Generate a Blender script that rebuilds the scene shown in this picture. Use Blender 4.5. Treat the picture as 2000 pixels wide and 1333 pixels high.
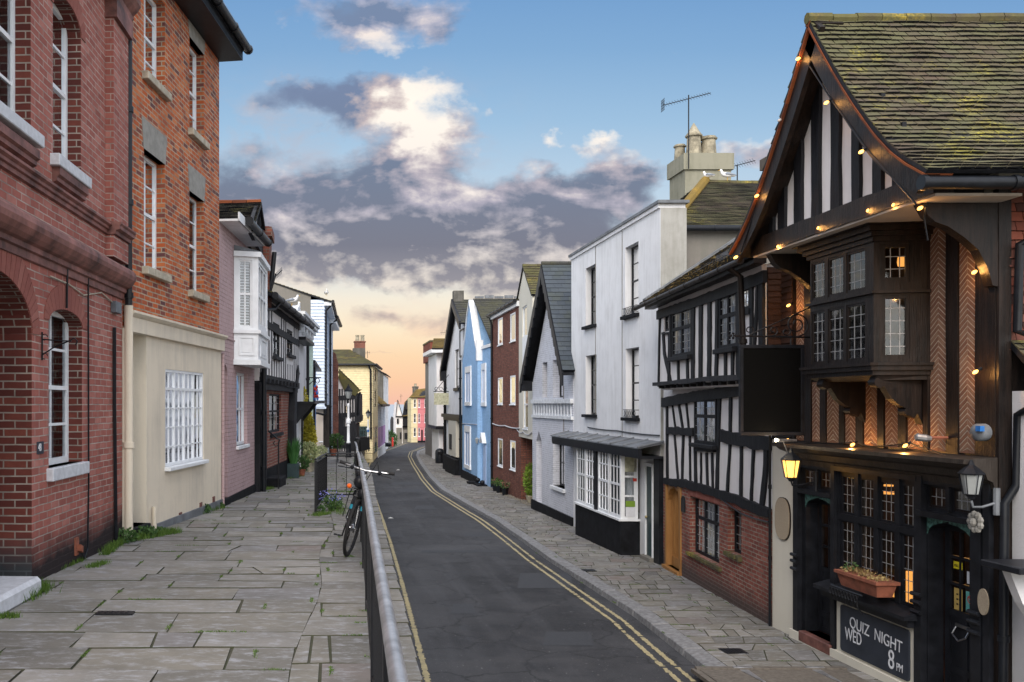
import bpy, bmesh, math, random
from mathutils import Vector, Matrix
from mathutils.geometry import tessellate_polygon
random.seed(7)
for _o in list(bpy.data.objects): bpy.data.objects.remove(_o)
SC = bpy.context.scene
COL = SC.collection
R = math.radians

# ------------------------------------------------------------------ camera, light, exposure
F_, CX, CY = 1800.0, 640.0, 789.0          # focal length and principal point measured on the 2000x1333 photograph
cam = bpy.data.cameras.new("camera"); camo = bpy.data.objects.new("camera", cam); COL.objects.link(camo)
cam.sensor_width = 36.0; cam.lens = F_/2000*36
cam.shift_x = (1000-CX)/2000; cam.shift_y = (CY-666.5)/2000
cam.clip_start = 0.1; cam.clip_end = 30000
camo.location = (0, 0, 0); camo.rotation_euler = (R(90), 0, 0)
SC.camera = camo
SC.render.resolution_x = 1024; SC.render.resolution_y = 682
SC.view_settings.view_transform = 'Standard'; SC.view_settings.look = 'None'
SC.view_settings.gamma = 1.0; SC.view_settings.use_curve_mapping = False
SC.view_settings.exposure = 0.10
sun = bpy.data.lights.new("sun", 'SUN'); suno = bpy.data.objects.new("sun", sun); COL.objects.link(suno)
SUN_EL, SUN_AZ = 38, 192                    # soft light of the high western sky, behind the viewer
sun.energy = 3.0; sun.angle = R(40); sun.color = (1.0, 0.90, 0.80)
_d = Vector((math.sin(R(SUN_AZ))*math.cos(R(SUN_EL)), math.cos(R(SUN_AZ))*math.cos(R(SUN_EL)), math.sin(R(SUN_EL))))
suno.rotation_euler = _d.to_track_quat('Z', 'Y').to_euler(); suno.location = (0, -5, 12)

world = bpy.data.worlds.new("World"); SC.world = world; world.use_nodes = True
def build_sky():
    nt = world.node_tree; N = nt.nodes; L = nt.links; N.clear()
    def nd(t, **k):
        n = N.new(t)
        for a, b in k.items(): setattr(n, a, b)
        return n
    def put(sock, v):
        if isinstance(v, (int, float)): sock.default_value = v
        else: L.new(v, sock)
    def m(op, a, b=0.0, c=None, clamp=False):
        n = nd('ShaderNodeMath', operation=op, use_clamp=clamp)
        put(n.inputs[0], a); put(n.inputs[1], b)
        if c is not None: put(n.inputs[2], c)
        return n.outputs[0]
    def ramp(fac, stops, interp='LINEAR'):
        n = nd('ShaderNodeValToRGB'); n.color_ramp.interpolation = interp
        e = n.color_ramp.elements
        while len(e) < len(stops): e.new(0.5)
        for i, (p, c) in enumerate(stops):
            e[i].position = p; e[i].color = (*c, 1)
        put(n.inputs[0], fac); return n.outputs[0]
    def mix(f, a, b):
        n = nd('ShaderNodeMix', data_type='RGBA'); put(n.inputs[0], f)
        for s, v in ((n.inputs[6], a), (n.inputs[7], b)):
            if isinstance(v, tuple): s.default_value = (*v, 1)
            else: L.new(v, s)
        return n.outputs[2]
    tc = nd('ShaderNodeTexCoord'); sp = nd('ShaderNodeSeparateXYZ'); L.new(tc.outputs['Generated'], sp.inputs[0])
    X, Y, Z = sp.outputs
    Yc = m('MAXIMUM', m('ADD', m('MULTIPLY', Y, 1.0), 0.0), 0.12)
    cx = m('ADD', m('MULTIPLY', m('DIVIDE', X, Yc), 18.0), 6.4)       # horizontal / vertical position over the sea horizon
    cy = m('SUBTRACT', 7.89, m('MULTIPLY', m('DIVIDE', Z, Yc), 18.0))
    front = m('SUBTRACT', 1.0, m('MULTIPLY', m('SUBTRACT', 0.45, Y), 3.5), clamp=True)
    front = m('MINIMUM', m('MAXIMUM', front, 0.0), 1.0)
    cb = nd('ShaderNodeCombineXYZ'); put(cb.inputs[0], cx); put(cb.inputs[1], m('MULTIPLY', cy, 1.35)); 
    def fbm(vec, scale, detail=8, rough=0.56, dist=0.25, off=(0, 0, 0)):
        mp = nd('ShaderNodeMapping'); L.new(vec, mp.inputs[0]); mp.inputs['Location'].default_value = off
        n = nd('ShaderNodeTexNoise'); L.new(mp.outputs[0], n.inputs['Vector'])
        n.inputs['Scale'].default_value = scale; n.inputs['Detail'].default_value = detail
        n.inputs['Roughness'].default_value = rough; n.inputs['Distortion'].default_value = dist
        return n.outputs[0]
    P = cb.outputs[0]
    # warp the layout of the cloud masses so their outlines are ragged
    wx = m('MULTIPLY', m('SUBTRACT', fbm(P, 0.9, 5, 0.6, 0.0, (5, 3, 1)), 0.5), 1.5)
    wy = m('MULTIPLY', m('SUBTRACT', fbm(P, 1.1, 5, 0.6, 0.0, (9, 7, 4)), 0.5), 0.9)
    qx = m('ADD', cx, wx); qy = m('ADD', cy, wy)
    def blob(x0, y0, rx, ry, w, src=(None, None)):
        ax = m('DIVIDE', m('SUBTRACT', src[0] or qx, x0), rx); ay = m('DIVIDE', m('SUBTRACT', src[1] or qy, y0), ry)
        r2 = m('ADD', m('MULTIPLY', ax, ax), m('MULTIPLY', ay, ay))
        return m('MULTIPLY', m('POWER', 2.718, m('MULTIPLY', r2, -1.0)), w)
    def acc(lst, **k):
        s = None
        for b in lst:
            g = blob(*b, **k); s = g if s is None else m('ADD', s, g)
        return s
    mass = acc([(7.3, 0.25, 1.5, 0.55, 1.2), (8.4, 0.5, .55, .35, .6), (7.1, .85, .5, .2, .5), (7.75, 1.05, .4, .2, .6),
                (6.3, 1.85, 1.5, .35, .9), (7.7, 2.0, 1.1, .55, 1.3), (8.3, 2.8, .9, .5, 1.1), (7.8, 3.5, 1.0, .7, 1.1),
                (5.4, 3.9, 1.5, .55, 1.0), (7.2, 4.4, 2.6, .75, 1.1), (9.2, 4.7, 2.4, .55, 1.0), (11.3, 4.1, 1.7, .75, 1.1),
                (12.3, 3.4, .9, .45, .9), (10.6, 3.6, .6, .35, .55), (10.9, 2.75, .3, .17, .75), (11.7, 2.8, .32, .17, .75), (14.7, 2.9, .8, .35, .9),
                (5.4, 4.7, 1.8, .55, .9), (6.7, 5.3, 2.4, .35, .85), (9.6, 5.3, 2.4, .42, .95), (8.3, 4.0, 1.3, .5, .7), (7.5, 6.15, .55, .2, .6), (8.6, 6.3, 1.3, .28, .8),
                (7.55, 6.9, .8, .05, .6), (5.3, 2.9, 1.2, .4, .45), (12.8, 5.6, 3, .8, .7), (2, 4, 3, 2, .6), (18, 3, 2, 1.2, .6), (9.45, 2.1, .2, .2, .45)])
    n1 = fbm(P, 0.95, 9, 0.55, 0.0)
    n2 = fbm(P, 0.95, 9, 0.55, 0.0, (-.12, .20, 0))
    def dens(n, ms): return m('ADD', ms, m('MULTIPLY', m('SUBTRACT', n, 0.5), 1.75))
    d1 = m('SUBTRACT', dens(n1, mass), 0.38)
    alpha = m('SMOOTH_MIN', m('MAXIMUM', m('MULTIPLY', d1, 1.7), 0.0), 1.0, 0.45)
    alpha = m('MAXIMUM', alpha, 0.0)
    edge = m('MULTIPLY', m('SUBTRACT', n1, n2), 2.6)
    lit = acc([(8.4, .5, .45, .35, .55), (7.1, .85, .5, .2, .5), (7.7, 1.05, .5, .25, .8), (8.4, 2.1, .55, .35, 1.15), (7.6, 1.8, .8, .25, .45), (7.9, 2.35, .8, .15, .25), (6.2, 1.95, .8, .4, -.5), (7.0, .25, .9, .25, -.4), (5.2, 3.9, 1.2, .35, -.2), (7.2, 4.6, 1.2, .3, -.25), (9.6, 4.5, 1.6, .3, -.2), (5.5, 5.3, 1.6, .3, .2), (8.8, 5.0, 1.4, .2, .2), (11.6, 3.3, .9, .2, .35),
               (7.6, 2.1, .7, .35, .35), (8.35, 2.75, .75, .45, 1.0), (7.3, 2.3, .5, .2, .3), (7.8, 2.9, .5, .2, .3), (8.3, 3.6, .4, .5, .35), (10.9, 2.7, .5, .3, .8), (11.7, 2.75, .5, .3, .9), (12.6, 3.0, .5, .16, .7),
               (14.8, 2.65, .9, .2, .7), (9.4, 2.1, .4, .3, .8), (9.0, 3.9, .6, .3, .45)])
    thin = m('MAXIMUM', m('MULTIPLY', m('SUBTRACT', 0.9, d1), 0.28), 0.0)
    cl = nd('ShaderNodeCombineXYZ'); put(cl.inputs[0], m('MULTIPLY', cx, .8)); put(cl.inputs[1], m('MULTIPLY', cy, 1.9)); cl.inputs[2].default_value = 4.3
    nL = fbm(cl.outputs[0], 0.8, 5, 0.55, 0.5)
    litf = m('ADD', m('ADD', lit, m('MULTIPLY', edge, .85)), m('ADD', m('MULTIPLY', m('SUBTRACT', nL, .50), 2.3), m('ADD', m('MULTIPLY', thin, .7), .10)))
    litf = m('MINIMUM', m('MAXIMUM', litf, 0.0), 1.0)
    yy = m('DIVIDE', cy, 8.0)
    # gradient of the clear sky, horizon (1.0) to the top of the frame (0)
    def s(r, g, b):
        f = lambda c: ((c/255+0.055)/1.055)**2.4 if c > 10 else c/255/12.92
        return (f(r), f(g), f(b))
    clear = ramp(yy, [(0.0, s(116, 158, 203)), (0.12, s(128, 168, 208)), (0.3, s(154, 188, 218)), (0.5, s(190, 210, 226)), (0.66, s(210, 218, 222)),
                      (0.73, s(240, 232, 214)), (0.80, s(247, 230, 200)), (0.87, s(247, 213, 174)), (0.93, s(246, 201, 164)), (0.986, s(240, 188, 166)), (1.0, s(226, 190, 180))])
    shadow = ramp(yy, [(0.0, s(118, 136, 166)), (0.22, s(118, 134, 164)), (0.42, s(116, 128, 150)), (0.6, s(122, 124, 138)), (0.72, s(156, 152, 158)), (0.82, s(206, 182, 170)), (0.9, s(214, 176, 160))])
    mid = ramp(yy, [(0.0, s(176, 180, 200)), (0.25, s(196, 182, 182)), (0.5, s(176, 172, 186)), (0.72, s(236, 226, 212)), (0.86, s(246, 206, 168))])
    hi = ramp(yy, [(0.0, s(236, 222, 216)), (0.25, s(255, 246, 234)), (0.6, s(232, 222, 220)), (0.8, s(250, 228, 196))])
    c1 = mix(m('MINIMUM', m('MULTIPLY', litf, 2.0), 1.0), shadow, mid)
    c2 = mix(m('MAXIMUM', m('MULTIPLY', m('SUBTRACT', litf, 0.5), 2.0), 0.0), c1, hi)
    wis = m('MULTIPLY', m('MULTIPLY', m('SUBTRACT', fbm(P, 0.9, 7, 0.6, 0.3, (3, 8, 2)), 0.44), 3.2, clamp=True), acc([(5.4, 2.8, 2.4, 1.0, .7), (8.6, 3.2, 1.4, 1.2, .5), (11, 5.6, 4, .7, .6), (7.5, 5.9, 2.5, .6, .6)], src=(cx, cy)))
    clear = mix(wis, clear, mid)
    skyf = mix(alpha, clear, c2)
    # the rest of the sky dome (overhead and behind): physical sky plus unseen broken cloud, added bright to fill the facades
    nish = nd('ShaderNodeTexSky', sky_type='NISHITA', sun_disc=False)
    nish.sun_elevation = R(SUN_EL); nish.sun_rotation = R(SUN_AZ); nish.air_density = 1.2; nish.dust_density = 1.0
    ns = nd('ShaderNodeVectorMath', operation='SCALE'); L.new(nish.outputs[0], ns.inputs[0]); ns.inputs['Scale'].default_value = 0.15
    n3 = fbm(tc.outputs['Generated'], 2.6, 6, 0.6, 0.2)
    dome = mix(m('MULTIPLY', m('MAXIMUM', m('SUBTRACT', n3, 0.42), 0.0), 4.0, clamp=True), ns.outputs[0], (2.85, 2.8, 2.85))
    low = m('MULTIPLY', m('ADD', cy, 2.2), 0.6, clamp=True)           # high sky above the frame belongs to the dome
    f = m('MULTIPLY', front, low)
    col = mix(f, dome, skyf)
    bg = nd('ShaderNodeBackground'); L.new(col, bg.inputs[0]); bg.inputs[1].default_value = 1.0
    out = nd('ShaderNodeOutputWorld'); L.new(bg.outputs[0], out.inputs[0])
    world.cycles.sampling_method = 'MANUAL'; world.cycles.sample_map_resolution = 512
build_sky()

# ------------------------------------------------------------------ geometry helpers
def W(px, py, D): return Vector(((px-CX)/F_*D, D, -(py-CY)/F_*D))
def lerp(a, b, t): return a+(b-a)*t
def pw(tab, x):
    if x <= tab[0][0]: (a, b), (c, d) = tab[0], tab[1]
    elif x >= tab[-1][0]: (a, b), (c, d) = tab[-2], tab[-1]
    else:
        for i in range(len(tab)-1):
            if tab[i][0] <= x <= tab[i+1][0]: (a, b), (c, d) = tab[i], tab[i+1]; break
    return b+(d-b)*(x-a)/(c-a)
PAVE = [(8, -1.70), (16, -1.84), (24, -2.0), (46, -2.68), (75, -3.6), (90, -4.3), (100, -4.93), (140, -5.55)]
def PZ(D): return -1.70 if D < 8 else pw(PAVE, D)                   # raised pavement on the left
def GZ(D): return -3.51-0.0155*D                                     # right pavement
def RZ(D): return GZ(D)-0.11                                         # carriageway
def ground_hit(px, py, fn):
    k = (py-CY)/F_; D = 5.0
    for i in range(6000):
        if -k*D <= fn(D): break
        D += 0.02
    return W(px, py, D)
KERB = [(1420, 1350), (1289, 1246), (1250, 1213), (1068, 1094), (1011, 1052), (962, 1018), (925, 997), (862, 960), (838, 935), (820, 908), (812, 892), (815, 883), (837, 874.5), (858, 869)]
KR = [(p.y, p.x) for p in (ground_hit(a, b, RZ) for a, b in KERB)]
KR = [(0, KR[0][1]-0.05)] + KR + [(170, KR[-1][1]+12)]
def kerbR(D): return pw(KR, D)
EDGE = [(2, .47), (5.6, .58), (17.8, .95), (27, 1.3), (35, 1.56), (50, 1.92), (63, 2.3), (76, 3.1), (90, 4.4), (100, 5.7), (115, 7.9), (130, 10.4), (170, 18)]
def edgeL(D): return pw(EDGE, D)

class Fac:
    "a facade plane through two ground-plan points given by picture column and distance; a is the left end as seen"
    def __init__(s, pa, Da, pb, Db):
        s.o = W(pa, CY, Da); b = W(pb, CY, Db); s.t = (b-s.o).normalized(); s.L = (b-s.o).length
        s.n = Vector((s.t.y, -s.t.x, 0))
    def P(s, u, z, n=0.0): return s.o+s.t*u+s.n*n+Vector((0, 0, z))
    def uz(s, px, py, n=0.0):
        d = Vector(((px-CX)/F_, 1, -(py-CY)/F_)); o = s.o+s.n*n
        k = o.dot(s.n)/d.dot(s.n); p = d*k
        return (p-o).dot(s.t), p.z
    def u(s, px, n=0.0): return s.uz(px, CY, n)[0]
    def z(s, px, py, n=0.0): return s.uz(px, py, n)[1]
    def D(s, px): return s.P(s.u(px), 0).y
    def rect(s, x0, x1, yt, yb, n=0.0):
        xm = (x0+x1)/2
        return (s.u(x0, n), s.u(x1, n), s.z(xm, yb, n), s.z(xm, yt, n))
    def sub(s, n): # parallel facade, n metres towards the street
        f = Fac.__new__(Fac); f.o = s.o+s.n*n; f.t = s.t; f.n = s.n; f.L = s.L; return f

def plan(x0, y0, x1, y1):
    f = Fac.__new__(Fac); f.o = Vector((x0, y0, 0)); b = Vector((x1, y1, 0)); f.t = (b-f.o).normalized(); f.L = (b-f.o).length
    f.n = Vector((f.t.y, -f.t.x, 0)); return f

class MB:
    def __init__(s): s.v = []; s.f = []; s.m = []
    def add(s, pts, faces, mi=0):
        k = len(s.v); s.v += [Vector(p) for p in pts]
        for f in faces: s.f.append([i+k for i in f]); s.m.append(mi)
        return s
    def quad(s, a, b, c, d, mi=0): return s.add([a, b, c, d], [(0, 1, 2, 3)], mi)
    def hexa(s, p, mi=0): # 0-3 bottom ring, 4-7 top ring
        return s.add(p, [(3, 2, 1, 0), (4, 5, 6, 7), (0, 1, 5, 4), (1, 2, 6, 5), (2, 3, 7, 6), (3, 0, 4, 7)], mi)
    def box(s, x0, x1, y0, y1, z0, z1, mi=0):
        return s.hexa([(x0, y0, z0), (x1, y0, z0), (x1, y1, z0), (x0, y1, z0), (x0, y0, z1), (x1, y0, z1), (x1, y1, z1), (x0, y1, z1)], mi)
    def fbox(s, F, u0, u1, z0, z1, n0, n1, mi=0):
        P = F.P
        return s.hexa([P(u0, z0, n0), P(u1, z0, n0), P(u1, z0, n1), P(u0, z0, n1), P(u0, z1, n0), P(u1, z1, n0), P(u1, z1, n1), P(u0, z1, n1)], mi)
    def prism(s, pts, vec, mi=0):
        n = len(pts); a = [Vector(p) for p in pts]; b = [p+Vector(vec) for p in a]
        tri = tessellate_polygon([a])
        fs = [tuple(t) for t in tri]+[tuple(i+n for i in reversed(t)) for t in tri]
        fs += [(i, (i+1) % n, (i+1) % n+n, i+n) for i in range(n)]
        return s.add(a+b, fs, mi)
    def fprism(s, F, uz, n0, n1, mi=0):
        return s.prism([F.P(u, z, n0) for u, z in uz], F.n*(n1-n0), mi)
    def beam(s, p0, p1, w, h, up=(0, 0, 1), mi=0):
        p0 = Vector(p0); p1 = Vector(p1); d = (p1-p0).normalized(); up = Vector(up)
        x = d.cross(up)
        if x.length < 1e-4: x = d.cross(Vector((1, 0, 0)))
        x.normalize(); y = x.cross(d).normalized(); x *= w/2; y *= h/2
        return s.hexa([p0-x-y, p0+x-y, p0+x+y, p0-x+y, p1-x-y, p1+x-y, p1+x+y, p1-x+y], mi)
    def tube(s, pts, r, seg=8, mi=0, cap=True):
        pts = [Vector(p) for p in pts]; n = len(pts); rr = r if isinstance(r, (list, tuple)) else [r]*n
        ring = []; k = len(s.v); ref = None
        for i, p in enumerate(pts):
            d = (pts[min(i+1, n-1)]-pts[max(i-1, 0)]).normalized()
            if ref is None:
                ref = d.cross(Vector((0, 0, 1)))
                if ref.length < 1e-3: ref = Vector((1, 0, 0))
            x = ref-d*ref.dot(d)
            if x.length < 1e-4: x = d.orthogonal()
            x.normalize(); ref = x; y = d.cross(x)
            for j in range(seg):
                a = 2*math.pi*j/seg; s.v.append(p+(x*math.cos(a)+y*math.sin(a))*rr[i])
        for i in range(n-1):
            for j in range(seg):
                s.f.append([k+i*seg+j, k+i*seg+(j+1) % seg, k+(i+1)*seg+(j+1) % seg, k+(i+1)*seg+j]); s.m.append(mi)
        if cap:
            s.f.append([k+j for j in reversed(range(seg))]); s.m.append(mi)
            s.f.append([k+(n-1)*seg+j for j in range(seg)]); s.m.append(mi)
        return s
    def lathe(s, c, prof, seg=12, mi=0, axis=(0, 0, 1)):
        c = Vector(c); ax = Vector(axis).normalized()
        return s.tube([c+ax*z+ax*1e-5*i for i, (r, z) in enumerate(prof)], [max(r, 1e-4) for r, z in prof], seg, mi) if axis == (0, 0, 1) and False else s._lathe(c, ax, prof, seg, mi)
    def _lathe(s, c, ax, prof, seg, mi):
        x = ax.orthogonal().normalized(); y = ax.cross(x); k = len(s.v); n = len(prof)
        for r, z in prof:
            for j in range(seg):
                a = 2*math.pi*j/seg+math.pi/seg; s.v.append(c+ax*z+(x*math.cos(a)+y*math.sin(a))*max(r, 1e-4))
        for i in range(n-1):
            for j in range(seg):
                s.f.append([k+i*seg+j, k+i*seg+(j+1) % seg, k+(i+1)*seg+(j+1) % seg, k+(i+1)*seg+j]); s.m.append(mi)
        s.f.append([k+j for j in reversed(range(seg))]); s.m.append(mi)
        s.f.append([k+(n-1)*seg+j for j in range(seg)]); s.m.append(mi)
        return s
    def ball(s, c, rx, ry=None, rz=None, seg=10, rings=6, mi=0):
        ry = ry or rx; rz = rz or rx; c = Vector(c); k = len(s.v)
        for i in range(rings+1):
            t = math.pi*i/rings
            for j in range(seg):
                a = 2*math.pi*j/seg; s.v.append(c+Vector((rx*max(math.sin(t), .01)*math.cos(a), ry*max(math.sin(t), .01)*math.sin(a), -rz*math.cos(t))))
        for i in range(rings):
            for j in range(seg):
                s.f.append([k+i*seg+j, k+i*seg+(j+1) % seg, k+(i+1)*seg+(j+1) % seg, k+(i+1)*seg+j]); s.m.append(mi)
        return s
    def build(s, name, mats, parent=None, smooth=False, bevel=0, label=None, recalc=True, loc=None, tag=None):
        org = loc_of(parent) if parent else (Vector(loc) if loc is not None else s.base())
        me = bpy.data.meshes.new(name)
        me.from_pydata([tuple(v-org) for v in s.v], [], s.f)
        if not isinstance(mats, (list, tuple)): mats = [mats]
        for m_ in mats: me.materials.append(m_)
        me.polygons.foreach_set('material_index', s.m)
        if recalc:
            bm = bmesh.new(); bm.from_mesh(me); bmesh.ops.recalc_face_normals(bm, faces=bm.faces); bm.to_mesh(me); bm.free()
        uvl = me.uv_layers.new(name='UVMap'); Z = Vector((0, 0, 1)); data = []
        for p in me.polygons:
            n = p.normal; t = Z.cross(n)
            if t.length < 0.05: t = Vector((1, 0, 0)); b = Vector((0, 1, 0))
            else:
                t.normalize()
                if abs(t.x) > abs(t.y):
                    if t.x < 0: t = -t
                elif t.y < 0: t = -t
                b = n.cross(t)
                if b.z < 0: b = -b
            for vi in p.vertices:
                q = me.vertices[vi].co+org; data += [q.dot(t), q.dot(b)]
        uvl.data.foreach_set('uv', data)
        if smooth:
            me.polygons.foreach_set('use_smooth', [True]*len(me.polygons))
            try: me.set_sharp_from_angle(angle=R(42))
            except Exception: pass
        o = bpy.data.objects.new(name, me); COL.objects.link(o)
        if parent: o.parent = parent
        else: o.location = org
        if bevel:
            md = o.modifiers.new('bevel', 'BEVEL'); md.width = bevel; md.segments = 1; md.limit_method = 'ANGLE'
        if label: o['label'] = label
        if tag: tagit(o, *tag)
        return o
    def base(s):
        n = len(s.v); c = sum(s.v, Vector())/max(n, 1); return Vector((c.x, c.y, min(v.z for v in s.v)))
def loc_of(o):
    l = Vector(o.location)
    while o.parent: o = o.parent; l += Vector(o.location)
    return l
def tagit(o, label, cat, group=None):
    o['label'] = label; o['category'] = cat
    if group: o['group'] = group
def thing(name, loc, label, cat, group=None):
    o = bpy.data.objects.new(name, None); COL.objects.link(o); o.location = loc; o.empty_display_size = .3
    tagit(o, label, cat, group); return o
def setting(o, kind='structure'):
    o['kind'] = kind; return o
def copy_tree(o, delta, parent=None):
    c = o.copy(); COL.objects.link(c)
    if parent: c.parent = parent
    else: c.location = Vector(o.location)+Vector(delta)
    for ch in list(o.children):
        copy_tree(ch, (0, 0, 0), c)
    return c

# ------------------------------------------------------------------ materials
def lin(c): # sRGB 0-255 -> linear
    f = lambda v: ((v/255+0.055)/1.055)**2.4 if v > 10 else v/255/12.92
    return (f(c[0]), f(c[1]), f(c[2]))
class Mat:
    def __init__(s, name):
        s.m = bpy.data.materials.new(name); s.m.use_nodes = True; s.nt = s.m.node_tree; s.N = s.nt.nodes; s.L = s.nt.links
        s.b = s.N['Principled BSDF']; s.tc = s.N.new('ShaderNodeTexCoord')
    def set(s, k, v):
        if isinstance(v, bpy.types.NodeSocket): s.L.new(v, s.b.inputs[k])
        elif isinstance(v, tuple): s.b.inputs[k].default_value = (*v, 1)
        else: s.b.inputs[k].default_value = v
        return s
    def put(s, sock, v):
        if isinstance(v, bpy.types.NodeSocket): s.L.new(v, sock)
        elif isinstance(v, tuple): sock.default_value = (*v, 1) if len(v) == 3 and len(sock.default_value) == 4 else v
        else: sock.default_value = v
    def noise(s, scale, detail=4, rough=.55, vec=None, dist=0, stretch=None, coord='Object'):
        n = s.N.new('ShaderNodeTexNoise'); n.inputs['Scale'].default_value = scale; n.inputs['Detail'].default_value = detail
        n.inputs['Roughness'].default_value = rough; n.inputs['Distortion'].default_value = dist
        v = vec or s.tc.outputs[coord]
        if stretch:
            mp = s.N.new('ShaderNodeMapping'); s.L.new(v, mp.inputs[0]); mp.inputs['Scale'].default_value = stretch; v = mp.outputs[0]
        s.L.new(v, n.inputs['Vector']); return n.outputs[0]
    def mix(s, f, a, b, mode='MIX'):
        n = s.N.new('ShaderNodeMix'); n.data_type = 'RGBA'; n.blend_type = mode
        s.put(n.inputs[0], f); s.put(n.inputs[6], a); s.put(n.inputs[7], b); return n.outputs[2]
    def math(s, op, a, b=0.0, clamp=False):
        n = s.N.new('ShaderNodeMath'); n.operation = op; n.use_clamp = clamp; s.put(n.inputs[0], a); s.put(n.inputs[1], b); return n.outputs[0]
    def ramp(s, f, stops, interp='LINEAR'):
        n = s.N.new('ShaderNodeValToRGB'); n.color_ramp.interpolation = interp; e = n.color_ramp.elements
        while len(e) < len(stops): e.new(.5)
        for i, (p, c) in enumerate(stops):
            e[i].position = p; e[i].color = (c, c, c, 1) if isinstance(c, (int, float)) else (*c, 1)
        s.L.new(f, n.inputs[0]); return n.outputs[0]
    def bump(s, h, strength=.4, dist=.01, prev=None):
        n = s.N.new('ShaderNodeBump'); n.inputs['Strength'].default_value = strength; n.inputs['Distance'].default_value = dist
        s.L.new(h, n.inputs['Height'])
        if prev: s.L.new(prev, n.inputs['Normal'])
        s.L.new(n.outputs[0], s.b.inputs['Normal']); return n.outputs[0]
    def island(s):
        g = s.N.new('ShaderNodeNewGeometry'); return g.outputs['Random Per Island']
    def uv(s): return s.tc.outputs['UV']

def plain(name, col, rough=.6, var=.12, scale=6, bump=.15, bd=.004, spec=.4, metal=0, col2=None, stretch=None):
    m = Mat(name); n = m.noise(scale, 6, .6, stretch=stretch)
    c2 = col2 or tuple(c*(1-2.2*var) for c in col); c1 = col if col2 else tuple(min(c*(1+var), 1) for c in col)
    m.set('Base Color', m.mix(m.ramp(n, [(.3, 0), (.7, 1)]), c2, c1)); m.set('Roughness', rough); m.set('Metallic', metal)
    m.b.inputs['Specular IOR Level'].default_value = spec
    if bump: m.bump(m.noise(scale*7, 4, .6, stretch=stretch), bump, bd)
    return m.m
def render_mat(name, col, dirt=(.35, .33, .30), amount=.35, rough=.85, bumps=.35):
    "painted render / stucco with streaky weathering"
    m = Mat(name); uv = m.uv()
    a = m.noise(1.3, 7, .65); st = m.noise(1.0, 5, .6, vec=uv, stretch=(5.5, .55, 1)); fine = m.noise(45, 4, .6)
    f = m.math('MULTIPLY', m.ramp(m.mix(.5, a, st), [(.46, 0), (.66, 1)]), amount)
    base = m.mix(m.ramp(m.noise(.5, 3, .5), [(.3, 0), (.7, 1)]), tuple(c*.9 for c in col), col)
    c = m.mix(f, base, tuple(col[i]*.35+dirt[i]*.5 for i in range(3)))
    c = m.mix(m.math('MULTIPLY', m.ramp(m.noise(17, 5, .7), [(.66, 0), (.72, 1)]), amount*.6), c, dirt)
    m.set('Base Color', c); m.set('Roughness', rough); m.b.inputs['Specular IOR Level'].default_value = .25
    b1 = m.bump(m.noise(4, 4, .6), .3, .02); m.bump(fine, bumps, .006, b1); return m.m
def brick_mat(name, c1, c2, c3, mortar, bw=.225, bh=.075, mo=.009, rough=.85, painted=0, dark=None, bumpd=.006, mix3=.3, dirt=.3, low=None):
    m = Mat(name); uv = m.uv()
    w = m.N.new('ShaderNodeVectorMath'); w.operation = 'ADD'
    nz = m.N.new('ShaderNodeTexNoise'); nz.inputs['Scale'].default_value = 2.2; m.L.new(uv, nz.inputs['Vector'])
    sc = m.N.new('ShaderNodeVectorMath'); sc.operation = 'SCALE'; sc.inputs['Scale'].default_value = .02; m.L.new(nz.outputs[1], sc.inputs[0])
    m.L.new(uv, w.inputs[0]); m.L.new(sc.outputs[0], w.inputs[1]); v = w.outputs[0]
    def bt(ca, cb, mcol, bias=0.0):
        b = m.N.new('ShaderNodeTexBrick'); m.L.new(v, b.inputs['Vector']); b.offset = .5
        b.inputs['Color1'].default_value = (*ca, 1); b.inputs['Color2'].default_value = (*cb, 1); b.inputs['Mortar'].default_value = (*mcol, 1)
        b.inputs['Scale'].default_value = 1; b.inputs['Mortar Size'].default_value = mo; b.inputs['Mortar Smooth'].default_value = .25
        b.inputs['Bias'].default_value = bias; b.inputs['Brick Width'].default_value = bw; b.inputs['Row Height'].default_value = bh; return b
    b1 = bt((0, 0, 0), (1, 1, 1), (0.5, .5, .5))
    t = m.ramp(b1.outputs['Color'], [(0, c1), (.45, c2), (1-mix3*.6, c2), (1, c3)] if mix3 else [(0, c1), (1, c2)])
    t = m.mix(m.math('MULTIPLY', m.ramp(m.noise(9, 6, .7), [(.35, 0), (.75, 1)]), .45), t, tuple(c*.55 for c in c2))
    fac = b1.outputs['Fac']
    mc = m.mix(m.ramp(m.noise(3, 4, .6), [(.4, 0), (.65, 1)]), mortar, tuple(c*.55 for c in mortar))
    c = m.mix(fac, t, mc)
    if dirt: c = m.mix(m.math('MULTIPLY', m.ramp(m.noise(1.1, 6, .7), [(.45, 0), (.7, 1)]), dirt), c, tuple(x*.45 for x in c1))
    if low: # soot and damp at the foot of the wall
        sp = m.N.new('ShaderNodeSeparateXYZ'); g = m.N.new('ShaderNodeNewGeometry'); m.L.new(g.outputs['Position'], sp.inputs[0])
        h = m.math('ADD', sp.outputs[2], m.math('MULTIPLY', m.noise(2.5, 4, .6), .35))
        c = m.mix(m.math('MULTIPLY', m.math('SUBTRACT', low[0], h), 3.0, clamp=True), c, m.mix(fac, low[1], tuple(x*1.6 for x in low[1])))
    m.set('Base Color', c); m.set('Roughness', rough); m.b.inputs['Specular IOR Level'].default_value = .25
    hgt = m.math('SUBTRACT', m.math('MULTIPLY', m.noise(38, 4, .6), .35), fac)
    m.bump(hgt, .55, bumpd); return m.m
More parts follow.
